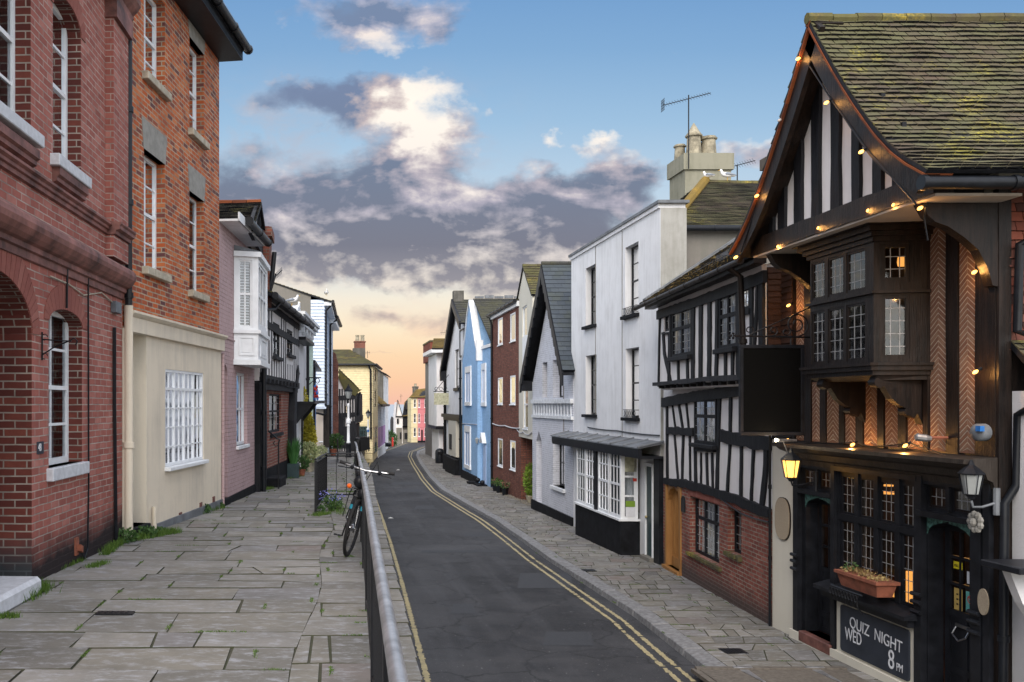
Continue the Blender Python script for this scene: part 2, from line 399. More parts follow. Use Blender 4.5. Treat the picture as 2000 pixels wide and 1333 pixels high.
def tile_mat(name, cols, moss=None, moss_amt=.4, lichen=None, rough=.9, mscale=1.2, moss_lo=.5):
    m = Mat(name); isl = m.island(); k = len(cols)
    c = m.ramp(isl, [(i/(k-1), cc) for i, cc in enumerate(cols)])
    if moss: c = m.mix(.45, c, m.ramp(m.noise(1.7, 4, .6), [(.3, cols[0]), (.7, cols[-1])]))
    c = m.mix(m.math('MULTIPLY', m.noise(14, 5, .7), .6), c, tuple(x*.35 for x in cols[0]))
    if moss:
        c = m.mix(m.math('MULTIPLY', m.ramp(m.mix(.12, m.noise(mscale, 6, .7), isl), [(moss_lo-.08, 0), (moss_lo+.14, 1)]), moss_amt), c, m.mix(m.noise(20, 4, .6), tuple(x*.5 for x in moss), moss))
    if lichen:
        c = m.mix(m.math('MULTIPLY', m.ramp(m.noise(mscale*.45, 5, .75), [(.53, 0), (.66, 1)]), m.ramp(m.noise(30, 3, .6), [(.4, 0), (.62, 1)])), c, lichen)
        c = m.mix(m.ramp(m.noise(24, 5, .75), [(.70, 0), (.73, .8)]), c, (.42, .42, .38))
    m.set('Base Color', c); m.set('Roughness', rough); m.b.inputs['Specular IOR Level'].default_value = .25
    m.bump(m.noise(60, 4, .6), .4, .006); return m.m
def glass_mat(name, tint=(.02, .025, .03), refl=.16, rough=.04, wav=.10):
    m = Mat(name); N, L = m.N, m.L
    tr = N.new('ShaderNodeBsdfTransparent'); tr.inputs[0].default_value = (.78, .82, .84, 1)
    gl = N.new('ShaderNodeBsdfGlossy'); gl.inputs['Roughness'].default_value = rough; gl.inputs[0].default_value = (.95, .97, 1, 1)
    lw = N.new('ShaderNodeLayerWeight'); lw.inputs[0].default_value = .35
    bp = N.new('ShaderNodeBump'); bp.inputs['Strength'].default_value = wav; bp.inputs['Distance'].default_value = .05
    L.new(m.noise(2.3, 2, .5), bp.inputs['Height']); L.new(bp.outputs[0], gl.inputs['Normal'])
    f = m.math('ADD', m.math('MULTIPLY', lw.outputs['Fresnel'], .75), refl, clamp=True)
    mx = N.new('ShaderNodeMixShader'); L.new(f, mx.inputs[0]); L.new(tr.outputs[0], mx.inputs[1]); L.new(gl.outputs[0], mx.inputs[2])
    L.new(mx.outputs[0], N['Material Output'].inputs[0]); return m.m
def emit(name, col, st):
    m = Mat(name); m.set('Base Color', col); m.set('Emission Color', col); m.set('Emission Strength', st); return m.m

MT = {}
MT['white'] = plain('white_paint', (.74, .77, .80), .45, .05, 5, .1, .002)
MT['white_old'] = plain('aged_white_paint', (.66, .69, .72), .55, .14, 9, .25, .003)
MT['cream_frame'] = plain('cream_paint', (.62, .60, .50), .5, .08, 5)
MT['black'] = plain('black_paint', (.013, .0145, .019), .42, .25, 5, .25, .004, spec=.22)
MT['black_flat'] = plain('black_masonry_paint', (.010, .011, .014), .75, .3, 4, .4, .006, spec=.15)
MT['iron'] = plain('black_iron', (.007, .008, .011), .45, .2, 20, .3, .002, spec=.3)
MT['plastic'] = plain('black_pipe', (.008, .010, .014), .38, .2, 8, 0, spec=.3)
MT['rubber'] = plain('tyre_rubber', (.012, .012, .013), .75, .2, 30, .3, .002)
MT['galv'] = plain('galvanised_steel', (.42, .43, .45), .42, .2, 9, .25, .002, metal=.75, stretch=None)
MT['chrome'] = plain('bright_metal', (.30, .31, .33), .3, .05, 9, 0, metal=1)
MT['lead'] = plain('lead_sheet', (.15, .165, .185), .55, .22, 3.5, .3, .01)
MT['stone'] = plain('grey_lintel_stone', (.26, .255, .235), .85, .12, 8, .4, .006)
MT['sill_stone'] = plain('buff_sill_stone', (.42, .38, .30), .85, .18, 8, .4, .006)
MT['kerb'] = plain('granite_kerb', (.20, .205, .215), .8, .22, 12, .5, .006)
MT['wall_stone'] = plain('rubble_stone', (.16, .15, .125), .9, .35, 5, .8, .03)
MT['r_white'] = render_mat('white_render', (.76, .775, .80), dirt=(.30, .30, .28), amount=.42)
MT['r_white2'] = render_mat('white_rough_plaster', (.68, .68, .70), amount=.28, bumps=.8)
MT['r_panel'] = render_mat('plaster_infill', (.78, .76, .76), amount=.30, bumps=.6)
MT['r_cream'] = render_mat('cream_render', (.70, .63, .51), amount=.6)
MT['r_cream2'] = render_mat('pale_cream_render', (.62, .60, .52), amount=.2)
MT['r_buff'] = render_mat('buff_render', (.50, .45, .40), amount=.2)
MT['r_grey'] = render_mat('grey_cement_render', (.17, .165, .145), dirt=(.30, .26, .24), amount=.8)
MT['r_stain'] = render_mat('stained_flank_render', (.36, .36, .34), dirt=(.15, .15, .11), amount=.8)
MT['r_dark'] = render_mat('dark_cement_render', (.085, .082, .072), amount=.6)
MT['b_red'] = brick_mat('red_glazed_brick', (.25, .080, .064), (.33, .115, .092), (.41, .18, .15), (.40, .33, .29), mo=.0065, mix3=.4, dirt=.18, low=(-1.05, (.018, .013, .014)))
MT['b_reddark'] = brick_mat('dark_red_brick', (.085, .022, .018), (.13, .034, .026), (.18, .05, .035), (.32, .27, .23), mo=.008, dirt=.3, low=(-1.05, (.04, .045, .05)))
MT['b_orange'] = brick_mat('orange_stock_brick', (.085, .045, .055), (.46, .105, .032), (.54, .19, .075), (.40, .33, .24), bw=.215, bh=.072, mo=.010, mix3=.5, dirt=.22)
MT['b_brown'] = brick_mat('brown_brick', (.12, .045, .032), (.19, .070, .048), (.26, .11, .075), (.075, .06, .055), mo=.009, dirt=.2)
MT['b_old'] = brick_mat('old_red_brick', (.17, .055, .045), (.25, .075, .055), (.34, .13, .10), (.30, .27, .22), mo=.010, bumpd=.012, mix3=.5, dirt=.35, low=(-3.15, (.07, .05, .045)))
MT['b_far'] = brick_mat('weathered_brick', (.12, .04, .03), (.20, .065, .045), (.28, .10, .07), (.2, .16, .13), dirt=.3)
MT['b_pink'] = brick_mat('pink_painted_brick', (.46, .33, .335), (.48, .35, .355), (.50, .37, .375), (.41, .29, .295), mo=.008, mix3=0, dirt=.12, bumpd=.006)
MT['b_blue'] = brick_mat('blue_painted_brick', (.29, .48, .74), (.30, .50, .76), (.32, .52, .78), (.26, .44, .68), mo=.008, mix3=0, dirt=.08, bumpd=.006)
MT['b_white'] = brick_mat('white_painted_brick', (.60, .62, .68), (.62, .64, .70), (.64, .66, .72), (.52, .54, .60), mo=.009, mix3=0, dirt=.12, bumpd=.010)
def board_mat(name, col, h=.15, dark=.5):
    m = Mat(name); sp = m.N.new('ShaderNodeSeparateXYZ'); m.L.new(m.uv(), sp.inputs[0])
    fr = m.math('FRACT', m.math('DIVIDE', sp.outputs[1], h))
    c = m.mix(m.ramp(fr, [(.0, 1), (.10, 1), (.16, 0)]), col, tuple(x*dark for x in col))
    c = m.mix(m.math('MULTIPLY', m.ramp(m.noise(3, 5, .6, stretch=(1, 1, 8)), [(.4, 0), (.7, 1)]), .2), c, tuple(x*.6 for x in col))
    m.set('Base Color', c); m.set('Roughness', .6); m.bump(m.math('SUBTRACT', 1.0, fr), .9, .03); return m.m
MT['wb_white'] = board_mat('white_weatherboard', (.56, .64, .74), .16)
MT['wb_yellow'] = board_mat('yellow_weatherboard', (.70, .60, .35), .17)
MT['purple'] = plain('lilac_paint', (.33, .18, .46), .5)
MT['pinkfar'] = board_mat('pink_paint', (.50, .17, .19), .9, .85)
MT['yellowfar'] = board_mat('primrose_paint', (.56, .50, .30), .9, .9)
MT['blueshop'] = plain('blue_shop_paint', (.08, .24, .55), .5)
MT['palegreen'] = plain('pale_green_paint', (.55, .70, .62), .5)
MT['green'] = plain('dark_green_paint', (.02, .045, .05), .4)
def timber_mat(name, col, col2, rough=.7, bump=.8):
    m = Mat(name); g = m.noise(1.0, 6, .65, stretch=(14, 14, 1.5)); h = m.noise(2.2, 4, .6)
    m.set('Base Color', m.mix(m.ramp(g, [(.35, 0), (.7, 1)]), col2, col)); m.set('Roughness', rough); m.b.inputs['Specular IOR Level'].default_value = .22
    b = m.bump(h, .5, .03); m.bump(m.noise(1, 5, .6, stretch=(60, 60, 5)), bump, .006, b); return m.m
MT['timber'] = timber_mat('black_tarred_oak', (.015, .016, .021), (.006, .007, .009), .6)
MT['timber_grey'] = timber_mat('weathered_black_oak', (.045, .046, .052), (.016, .017, .021), .7)
MT['timber_brown'] = timber_mat('dark_brown_oak', (.024, .016, .013), (.007, .006, .006), .45)
MT['oak'] = timber_mat('golden_oak', (.38, .20, .07), (.25, .12, .04), .5, .4)
MT['plank'] = timber_mat('grey_plank', (.16, .145, .125), (.09, .08, .07), .8)
MT['shelf'] = timber_mat('dark_shelf_wood', (.05, .042, .036), (.02, .016, .014), .5)
MT['tile_moss'] = tile_mat('mossy_clay_tiles', [(.085, .062, .048), (.105, .088, .060), (.135, .095, .065), (.095, .092, .060), (.150, .135, .095)], (.135, .138, .062), .7, (.50, .44, .05), mscale=1.1, moss_lo=.46)
MT['tile_moss2'] = tile_mat('lichened_clay_tiles', [(.075, .058, .044), (.12, .095, .065), (.10, .090, .06)], (.15, .145, .055), .8, (.33, .25, .04), mscale=1.6, moss_lo=.42)
MT['tile_gold'] = tile_mat('gold_lichen_tiles', [(.09, .055, .035), (.12, .08, .045), (.10, .08, .04)], (.25, .17, .04), .9, (.36, .22, .03), mscale=1.2, moss_lo=.36)
MT['tile_orange'] = tile_mat('orange_tile_edge', [(.22, .06, .025), (.30, .09, .03), (.14, .045, .025)])
MT['tile_red'] = tile_mat('hung_red_tiles', [(.05, .028, .026), (.20, .055, .035), (.26, .075, .045), (.13, .05, .04), (.30, .12, .08)])
MT['tile_brown'] = tile_mat('dark_brown_hung_tiles', [(.035, .022, .018), (.075, .038, .028), (.055, .03, .024)])
MT['slate'] = tile_mat('blue_slates', [(.05, .065, .085), (.075, .09, .11), (.10, .12, .14), (.06, .075, .09)], (.09, .10, .055), .35, None, .5, mscale=2.0, moss_lo=.56)
MT['slate_moss'] = tile_mat('mossy_slates', [(.05, .052, .05), (.075, .075, .07), (.06, .06, .055)], (.12, .12, .05), .5, None, .8, mscale=.8)
MT['herring'] = tile_mat('herringbone_brick', [(.19, .095, .066), (.26, .150, .100), (.22, .115, .078), (.30, .19, .13)], None)
MT['mortar'] = plain('lime_mortar', (.46, .39, .31), .9, .12, 12, .5, .004)
MT['terracotta'] = plain('terracotta', (.25, .085, .05), .8, .2, 8, .3)
MT['pot_stone'] = plain('chimney_pot_clay', (.34, .31, .23), .85, .3, 6, .4)
MT['chim_render'] = render_mat('chimney_render', (.26, .255, .20), dirt=(.10, .11, .06), amount=.75)
MT['glass'] = glass_mat('window_glass', refl=.10)
MT['glass_lead'] = glass_mat('old_leaded_glass', refl=.05, rough=.08, wav=.22)
MT['glass_dark'] = glass_mat('dark_pane', refl=.02)
MT['glass_sky'] = glass_mat('bright_pane', refl=.45)
MT['curtain'] = plain('white_curtain', (.50, .52, .56), .9, .15, 3, 0, stretch=(9, 9, .3))
MT['curtain_dim'] = plain('grey_net_curtain', (.20, .22, .25), .9, .3, 3, 0, stretch=(9, 9, .3))
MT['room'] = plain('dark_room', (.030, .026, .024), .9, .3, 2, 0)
MT['room_warm'] = plain('warm_room', (.06, .028, .016), .9, .4, 2, 0)
MT['leadline'] = plain('lead_cames', (.33, .34, .35), .45, .15, 20, 0, metal=.3)
MT['slatebed'] = plain('joint_soil', (.075, .068, .052), .95, .4, 3, .6, .01, col2=(.035, .045, .018))
MT['gravel'] = plain('gravel', (.30, .27, .22), .9, .4, 40, 1, .02)
MT['gull_white'] = plain('white_feathers', (.75, .76, .78), .8, .04, 9, 0)
MT['gull_grey'] = plain('grey_feathers', (.24, .27, .32), .8, .1, 9, 0)
MT['beak'] = plain('yellow_beak', (.6, .35, .05), .5, .05, 9, 0)
MT['bulb'] = emit('lit_bulb', (1.0, .50, .11), 4)
MT['bulb_white'] = emit('lit_white_lamp', (1.0, .88, .62), 9)
MT['lamp_amber'] = emit('amber_lantern_glow', (1.0, .55, .12), 1.7)
MT['shade_glow'] = emit('glowing_lamp_shade', (1.0, .42, .09), 1.3)
MT['frost'] = plain('frosted_glass', (.30, .32, .32), .3, .05, 9, 0)
MT['bulb_off'] = plain('unlit_bulb', (.5, .45, .42), .2, .05, 9, 0)
MT['board'] = plain('chalkboard', (.014, .019, .030), .55, .3, 3, 0, col2=(.030, .038, .055))
MT['chalk'] = plain('white_chalk', (.68, .71, .76), .9, .12, 30, 0)
MT['sign_black'] = plain('blank_black_sign', (.004, .004, .004), .8, .1, 40, .1, spec=.05)
MT['plaque'] = plain('blank_buff_plaque', (.36, .30, .22), .8, .1, 60, .2)
MT['olive'] = plain('faded_sign_paint', (.42, .42, .30), .6, .2, 8)
MT['yellow_line'] = plain('yellow_road_paint', (.43, .36, .19), .75, .3, 9, .3, .003, col2=(.22, .20, .13))
MT['white_line'] = plain('white_road_paint', (.6, .6, .58), .7, .1, 14)
MT['red'] = plain('red_paint', (.5, .03, .02), .4)
MT['orange'] = plain('orange_reflector', (.9, .16, .02), .3)
MT['cyan'] = plain('cyan_decal', (.015, .25, .36), .4)
MT['blue_sticker'] = plain('blue_sticker', (.02, .16, .5), .4)
MT['yellow_sticker'] = plain('yellow_sticker', (.65, .55, .02), .5)
MT['ochre_sticker'] = plain('ochre_sticker', (.45, .32, .10), .5)
MT['teal_sticker'] = plain('teal_sticker', (.12, .40, .38), .5)
MT['paper'] = plain('paper', (.6, .62, .66), .8, .06, 9, 0)
MT['magenta'] = plain('magenta_streamers', (.55, .06, .40), .7)
MT['teal_tile'] = plain('teal_spandrel', (.08, .20, .18), .5, .5, 26, .5, .006)
def leafmat(name, c1, c2):
    m = Mat(name); m.set('Base Color', m.mix(m.island(), c1, c2)); m.set('Roughness', .6); m.b.inputs['Specular IOR Level'].default_value = .3; return m.m
MT['grass'] = leafmat('grass_blades', (.035, .085, .012), (.10, .17, .025))
MT['weed'] = leafmat('weed_leaves', (.02, .055, .015), (.06, .12, .03))
MT['leaf_yellow'] = leafmat('golden_conifer', (.26, .24, .02), (.45, .38, .04))
MT['leaf_lime'] = leafmat('lime_conifer', (.09, .18, .02), (.20, .32, .03))
MT['leaf_varieg'] = leafmat('variegated_leaves', (.14, .20, .06), (.55, .55, .30))
MT['leaf_iris'] = leafmat('iris_leaves', (.03, .11, .03), (.08, .22, .06))
MT['leaf_dead'] = leafmat('dried_plants', (.12, .07, .03), (.34, .25, .10))
MT['flower_blue'] = leafmat('blue_flowers', (.10, .12, .40), (.25, .25, .60))
MT['flower_pink'] = leafmat('pink_flowers', (.35, .05, .10), (.50, .20, .20))
def asphalt():
    m = Mat('asphalt'); f = m.noise(75, 5, .75); a = m.noise(.35, 5, .6); b = m.noise(2.2, 6, .7)
    c = m.mix(m.ramp(m.mix(.45, a, b), [(.40, 0), (.62, 1)]), (.008, .009, .012), (.048, .050, .056))
    tk = m.noise(1.0, 5, .65, stretch=(1.9, .10, 1)); c = m.mix(m.math('MULTIPLY', m.ramp(tk, [(.47, 0), (.62, 1)]), .35), c, (.055, .058, .066)); dk = m.noise(1.0, 6, .7, stretch=(.7, .35, 1)); c = m.mix(m.math('MULTIPLY', m.ramp(dk, [(.56, 0), (.66, 1)]), .7), c, (.012, .013, .016))
    c = m.mix(m.ramp(f, [(.56, 0), (.72, .8)]), c, (.13, .13, .135))
    v = m.N.new('ShaderNodeTexVoronoi'); v.feature = 'DISTANCE_TO_EDGE'; v.inputs['Scale'].default_value = .55
    w = m.N.new('ShaderNodeVectorMath'); w.operation = 'ADD'; nz = m.N.new('ShaderNodeTexNoise'); nz.inputs['Scale'].default_value = 1.6; nz.inputs['Detail'].default_value = 5
    m.L.new(m.tc.outputs['Object'], nz.inputs['Vector']); m.L.new(m.tc.outputs['Object'], w.inputs[0]); m.L.new(nz.outputs[1], w.inputs[1]); m.L.new(w.outputs[0], v.inputs['Vector'])
    c = m.mix(m.ramp(v.outputs['Distance'], [(.0, .9), (.022, 0)]), c, (.008, .009, .011))
    c = m.mix(m.ramp(m.noise(16, 3, .8), [(.67, 0), (.71, .7)]), c, (.34, .34, .34))
    m.set('Base Color', c); m.set('Roughness', m.ramp(b, [(.3, .62), (.7, .85)])); m.b.inputs['Specular IOR Level'].default_value = .35
    m.bump(m.noise(140, 3, .7), .9, .006); return m.m
MT['asphalt'] = asphalt()
MT['patch'] = plain('asphalt_patch', (.036, .040, .048), .75, .2, 50, .8, .005)
def slabmat():
    m = Mat('york_stone_slabs'); isl = m.island()
    c = m.ramp(isl, [(0, (.105, .104, .100)), (.2, (.205, .193, .165)), (.45, (.140, .134, .120)), (.7, (.245, .235, .215)), (.85, (.170, .168, .170)), (1, (.185, .150, .130))])
    c = m.mix(m.math('MULTIPLY', m.ramp(m.noise(1.4, 7, .7), [(.38, 0), (.66, 1)]), .6), c, (.10, .098, .088))
    c = m.mix(m.ramp(m.noise(5.5, 8, .78, stretch=(1, 2.2, 1)), [(.50, 0), (.66, .6)]), c, (.36, .38, .42))
    c = m.mix(m.ramp(m.noise(30, 4, .7), [(.68, 0), (.74, .55)]), c, (.38, .38, .38))
    m.set('Base Color', c); m.set('Roughness', .78); m.b.inputs['Specular IOR Level'].default_value = .3
    b = m.bump(m.noise(2.5, 6, .65, stretch=(1, 2, 1)), .6, .02); m.bump(m.noise(40, 5, .7), .5, .004, b); return m.m
MT['slab'] = slabmat()
def seamat():
    m = Mat('sea_water'); m.set('Base Color', (.30, .34, .38)); m.set('Roughness', .5)
    m.bump(m.noise(.05, 6, .6, stretch=(1, 4, 1)), .4, 2); return m.m
MT['sea'] = seamat()
# ------------------------------------------------------------------ the setting: land, sea, road, pavements
def ribbon(name, f0, f1, zf, D0, D1, mat, step=1.0, off=0.0, uvd=None):
    b = MB(); D = D0; pr = None
    while D <= D1+1e-6:
        a = Vector((f0(D), D, zf(D)+off)); c = Vector((f1(D), D, zf(D)+off))
        if pr: b.quad(pr[0], pr[1], c, a)
        pr = (a, c); D += step
    return b.build(name, mat, recalc=False)
def base_z(D): return RZ(D)-.35
b = MB(); ys = [-60, 0, 40, 80, 120, 160, 200, 260]
for i in range(len(ys)-1):
    z0, z1 = base_z(max(ys[i], 0)), base_z(max(ys[i+1], 0))
    b.quad((-160, ys[i], z0-.2), (200, ys[i], z0-.2), (200, ys[i+1], z1-.2), (-160, ys[i+1], z1-.2))
b.quad((-160, 260, base_z(260)-.2), (200, 260, base_z(260)-.2), (200, 330, -22), (-160, 330, -22))
setting(b.build('ground', MT['gravel'], recalc=False))
b = MB(); b.quad((-9000, 300, -19), (9000, 300, -19), (9000, 26000, -19), (-9000, 26000, -19)); setting(b.build('sea', MT['sea'], recalc=False))
setting(ribbon('road', lambda D: edgeL(D)+.02, lambda D: kerbR(D)+.02, RZ, 0, 168, MT['asphalt'], 1.0))
# tar patches and worn repair strips on the carriageway
def flatpoly(name, pts, zf, off, mat):
    b = MB(); ps = [Vector((x, y, zf(y)+off)) for x, y in pts]; b.add(ps, [tuple(range(len(ps)))]); return b.build(name, mat, recalc=False)
def patch(px0, px1, py0, py1, mat='patch', nm='tar_patch'):
    P_ = [ground_hit(px0, py1, RZ), ground_hit(px1, py1, RZ), ground_hit(px1-6, py0, RZ), ground_hit(px0+6, py0, RZ)]
    setting(flatpoly(nm, [(p.x, p.y) for p in P_], RZ, .004, MT[mat]))
for q in [(762, 836, 942, 947), (778, 826, 956, 962), (808, 852, 988, 995), (905, 970, 1040, 1049), (755, 790, 1044, 1049)]: patch(*q)
for q in [(1010, 1120, 1120, 1150), (880, 930, 1180, 1200), (820, 1000, 1075, 1080), (1060, 1160, 1235, 1262)]: patch(*q)
patch(757, 769, 1010.5, 1013, 'white_line', 'survey_mark'); patch(773, 781, 917, 919, 'white_line', 'survey_mark')
def worn_line(name, xf, D0, D1, w=.075, gaps=.1, seed=1):
    rnd = random.Random(seed); b = MB(); D = D0
    while D < D1:
        L = rnd.uniform(.03, .09) if D < 30 else 1.0
        if rnd.random() > gaps*.45 or D > 30:
            a, c = rnd.uniform(-.006, .006), rnd.uniform(-.006, .006); e = min(D+L, D1)
            wa = w*(rnd.uniform(.55, 1.1) if D < 30 else 1)
            b.quad((xf(D)-wa/2+a, D, RZ(D)+.005), (xf(D)+wa/2+a, D, RZ(D)+.005), (xf(e)+wa/2+c, e, RZ(e)+.005), (xf(e)-wa/2+c, e, RZ(e)+.005))
        D += L
    setting(b.build(name, MT['yellow_line'], recalc=False))
def kn(D): return max(.30, .30+max(0, D-60)*.006)
worn_line('yellow_line', lambda D: kerbR(D)-kn(D), 4, 140, .085, .10, 1)
worn_line('yellow_line', lambda D: kerbR(D)-kn(D)-.20-max(0, D-40)*.001, 4, 140, .085, .14, 2)
YL = [(5, .85), (11.6, 1.29), (20.8, 1.60), (27.3, 1.79), (35.3, 1.96), (50, 2.28), (63, 2.65), (76, 3.5), (97, 5.5), (108, 7.5), (130, 10.9), (140, 13)]
worn_line('yellow_line', lambda D: pw(YL, D)+.05, 4, 138, .10, .08, 3)
worn_line('yellow_line', lambda D: pw(YL, D)-.20, 4, 138, .085, .12, 4)
# kerb stones of the right pavement: separate granite blocks
b = MB(); D = 1.0; rnd = random.Random(5)
while D < 150:
    L = rnd.uniform(.8, 1.15); e = D+L-.02; h = rnd.uniform(-.006, .006); w = .30
    xa, xb = kerbR(D), kerbR(e)
    zt0, zt1 = GZ(D)+.012+h, GZ(e)+.012+h
    b.hexa([(xa-.02, D, RZ(D)-.1), (xb-.02, e, RZ(e)-.1), (xb+w, e, RZ(e)-.1), (xa+w, D, RZ(D)-.1), (xa+.01, D, zt0-.012), (xb+.01, e, zt1-.012), (xb+w, e, zt1), (xa+w, D, zt0)])
    D += L
setting(b.build('kerb', MT['kerb'], bevel=.012))
# paving: individually laid slabs over a dark soil bed
JOINTS = []
def slabs(name, x0f, x1f, zf, D0, D1, rowh, wr, seed, crazy=0, skew=0.0, step_big=None):
    rnd = random.Random(seed); b = MB(); D = D0
    while D < D1:
        h = rnd.uniform(*rowh)*(1 if D < 45 else 1.6)
        xe = max(x1f(D), x1f(D+h)); x = min(x0f(D), x0f(D+h))-rnd.uniform(0, .5)
        while x < xe-.06:
            w = rnd.uniform(*wr)
            if x+w > xe-.25: w = xe-x
            g = .007; gy = .012; dz = [rnd.uniform(-.006, .006) for _ in range(4)]; JOINTS.append((x, D, x, D+h, zf)); JOINTS.append((x, D, x+w, D, zf)); j = lambda: rnd.uniform(-.010, .010)
            xa, xb = x+g, x+w-g; ya, yb = D+gy, D+h-gy
            q = [(xa+j(), ya+j()), (xb+j(), ya+j()), (xb+j()+skew, yb+j()), (xa+j()+skew, yb+j())]
            cl = [(max(min(px, x1f(py)-.0), x0f(py)), py) for px, py in q]
            if abs(cl[0][0]-cl[1][0]) > .03 or abs(cl[2][0]-cl[3][0]) > .03:
                tris = [cl]
                if crazy and rnd.random() < crazy:
                    t0, t1 = rnd.uniform(.3, .7), rnd.uniform(.3, .7)
                    m0 = (lerp(cl[0][0], cl[1][0], t0), lerp(cl[0][1], cl[1][1], t0)); m1 = (lerp(cl[3][0], cl[2][0], t1), lerp(cl[3][1], cl[2][1], t1))
                    tris = [[cl[0], (m0[0]-.01, m0[1]), (m1[0]-.01, m1[1]), cl[3]], [(m0[0]+.01, m0[1]), cl[1], cl[2], (m1[0]+.01, m1[1])]]
                for cc in tris:
                    top = [(p[0], p[1], zf(p[1])+dz[i]) for i, p in enumerate(cc)]
                    bot = [(p[0], p[1], zf(p[1])-.03) for p in cc]
                    b.add(bot+top, [(4, 5, 6, 7)]); b.add(bot+top, [(0, 1, 5, 4), (1, 2, 6, 5), (2, 3, 7, 6), (3, 0, 4, 7)], 1)
            x += w
        D += h
    return setting(b.build(name, [MT['slab'], MT['slatebed']], recalc=False))
LX0 = lambda D: -3.4 if D < 45 else -3.0+(D-45)*.05
XS = lambda D: edgeL(D)-.78-.05*math.sin(D*1.3)
slabs('raised_pavement', LX0, lambda D: XS(D)+.0, PZ, 3.0, 100, (.34, .66), (.5, 1.2), 11, .10)
slabs('raised_pavement', lambda D: XS(D)+.002, lambda D: edgeL(D)-.30, PZ, 3.0, 100, (.38, .75), (.40, .52), 19, .1)
slabs('coping', lambda D: edgeL(D)-.29, edgeL, lambda D: PZ(D)+.01, 2.0, 100, (.35, .6), (.4, .5), 12)
slabs('pavement', lambda D: kerbR(D)+.31, lambda D: 9.8+max(0, D-60)*.16, GZ, 6.5, 150, (.34, .62), (.40, .85), 13, .35, .10)
setting(ribbon('pavement_bed', lambda D: kerbR(D)+.28, lambda D: 10.2+max(0, D-60)*.2, GZ, 1, 150, MT['slatebed'], 1.0, -.012))
setting(ribbon('raised_pavement_bed', lambda D: -6.5, lambda D: edgeL(D)-.01, PZ, 0, 100, MT['slatebed'], 1.0, -.011))
# retaining wall between raised pavement and road: coursed rubble
b = MB(); D = 1.0; rnd = random.Random(9)
while D < 98:
    st = rnd.uniform(.25, .5)*(1 if D < 55 else 1.6); z = RZ(D)-.1; top = PZ(D)-.03
    while z < top-.03:
        h = min(rnd.uniform(.12, .24), top-z); n = rnd.uniform(-.02, .025)
        xa, xb = edgeL(D)-.03+n, edgeL(D+st)-.03+n
        b.hexa([(xa-.35, D+.01, z), (xa, D+.01, z), (xb, D+st-.01, z), (xb-.35, D+st-.01, z), (xa-.35, D+.01, z+h-.012), (xa, D+.01, z+h-.012), (xb, D+st-.01, z+h-.012), (xb-.35, D+st-.01, z+h-.012)])
        z += h
    D += st
b.build('retaining_wall', MT['wall_stone'], tag=('rough stone retaining wall holding up the high pavement beside the road', 'wall'))
# ------------------------------------------------------------------ building helpers
def arc_top(u0, u1, zs, rise, n=10):
    "points of a segmental / elliptical arch from (u1,zs) over to (u0,zs)"
    c = (u0+u1)/2; r = (u1-u0)/2
    return [(c+r*math.cos(math.pi*i/n), zs+rise*math.sin(math.pi*i/n)) for i in range(n+1)]
def hole(r): u0, u1, z0, z1 = r; return [(u0, z0), (u1, z0), (u1, z1), (u0, z1)]
def arch_hole(u0, u1, z0, zs, rise, n=10): return [(u0, z0), (u1, z0)]+arc_top(u0, u1, zs, rise, n)
def rectpoly(u0, u1, z0, z1): return [(u0, z0), (u1, z0), (u1, z1), (u0, z1)]
def wall(par, F, outer, holes=(), mat='r_white', rmat=None, rev=.15, body=5.0, name='wall', label=None, back=True):
    b = MB(); loops = [[Vector((u, z, 0)) for u, z in outer]]; flat = list(outer)
    hs = []
    for h in holes:
        rv = rev
        if isinstance(h, dict): rv = h['rev']; h = h['p']
        hs.append((h, rv)); loops.append([Vector((u, z, 0)) for u, z in h]); flat += list(h)
    tri = tessellate_polygon(loops)
    b.add([F.P(u, z, 0) for u, z in flat], [tuple(t) for t in tri])
    for h, rv in hs:
        n = len(h)
        for i in range(n):
            (a, z), (c, w) = h[i], h[(i+1) % n]
            b.quad(F.P(a, z, 0), F.P(c, w, 0), F.P(c, w, -rv), F.P(a, z, -rv), 1)
    if body:
        n = len(outer)
        for i in range(n):
            (a, z), (c, w) = outer[i], outer[(i+1) % n]
            b.quad(F.P(a, z, 0), F.P(a, z, -body), F.P(c, w, -body), F.P(c, w, 0))
        if back:
            b.add([F.P(u, z, -body) for u, z in outer], [tuple(t) for t in tessellate_polygon([loops[0]])])
    m = MT[mat] if isinstance(mat, str) else mat; rm = MT[rmat] if rmat else m
    bm_name = b.build(name, [m, rm], par, label=label)
    return bm_name
def fold_sheet(F, u0, u1, z0, z1, n, amp=.02, per=.09, seed=0):
    b = MB(); k = max(4, int((u1-u0)/per*2)); rnd = random.Random(seed); pr = None
    for i in range(k+1):
        u = lerp(u0, u1, i/k); nn = n+amp*(1 if i % 2 else -1)*rnd.uniform(.5, 1)
        a = (F.P(u, z0, nn), F.P(u, z1, nn*1.0))
        if pr: b.quad(pr[0], a[0], a[1], pr[1])
        pr = a
    return b
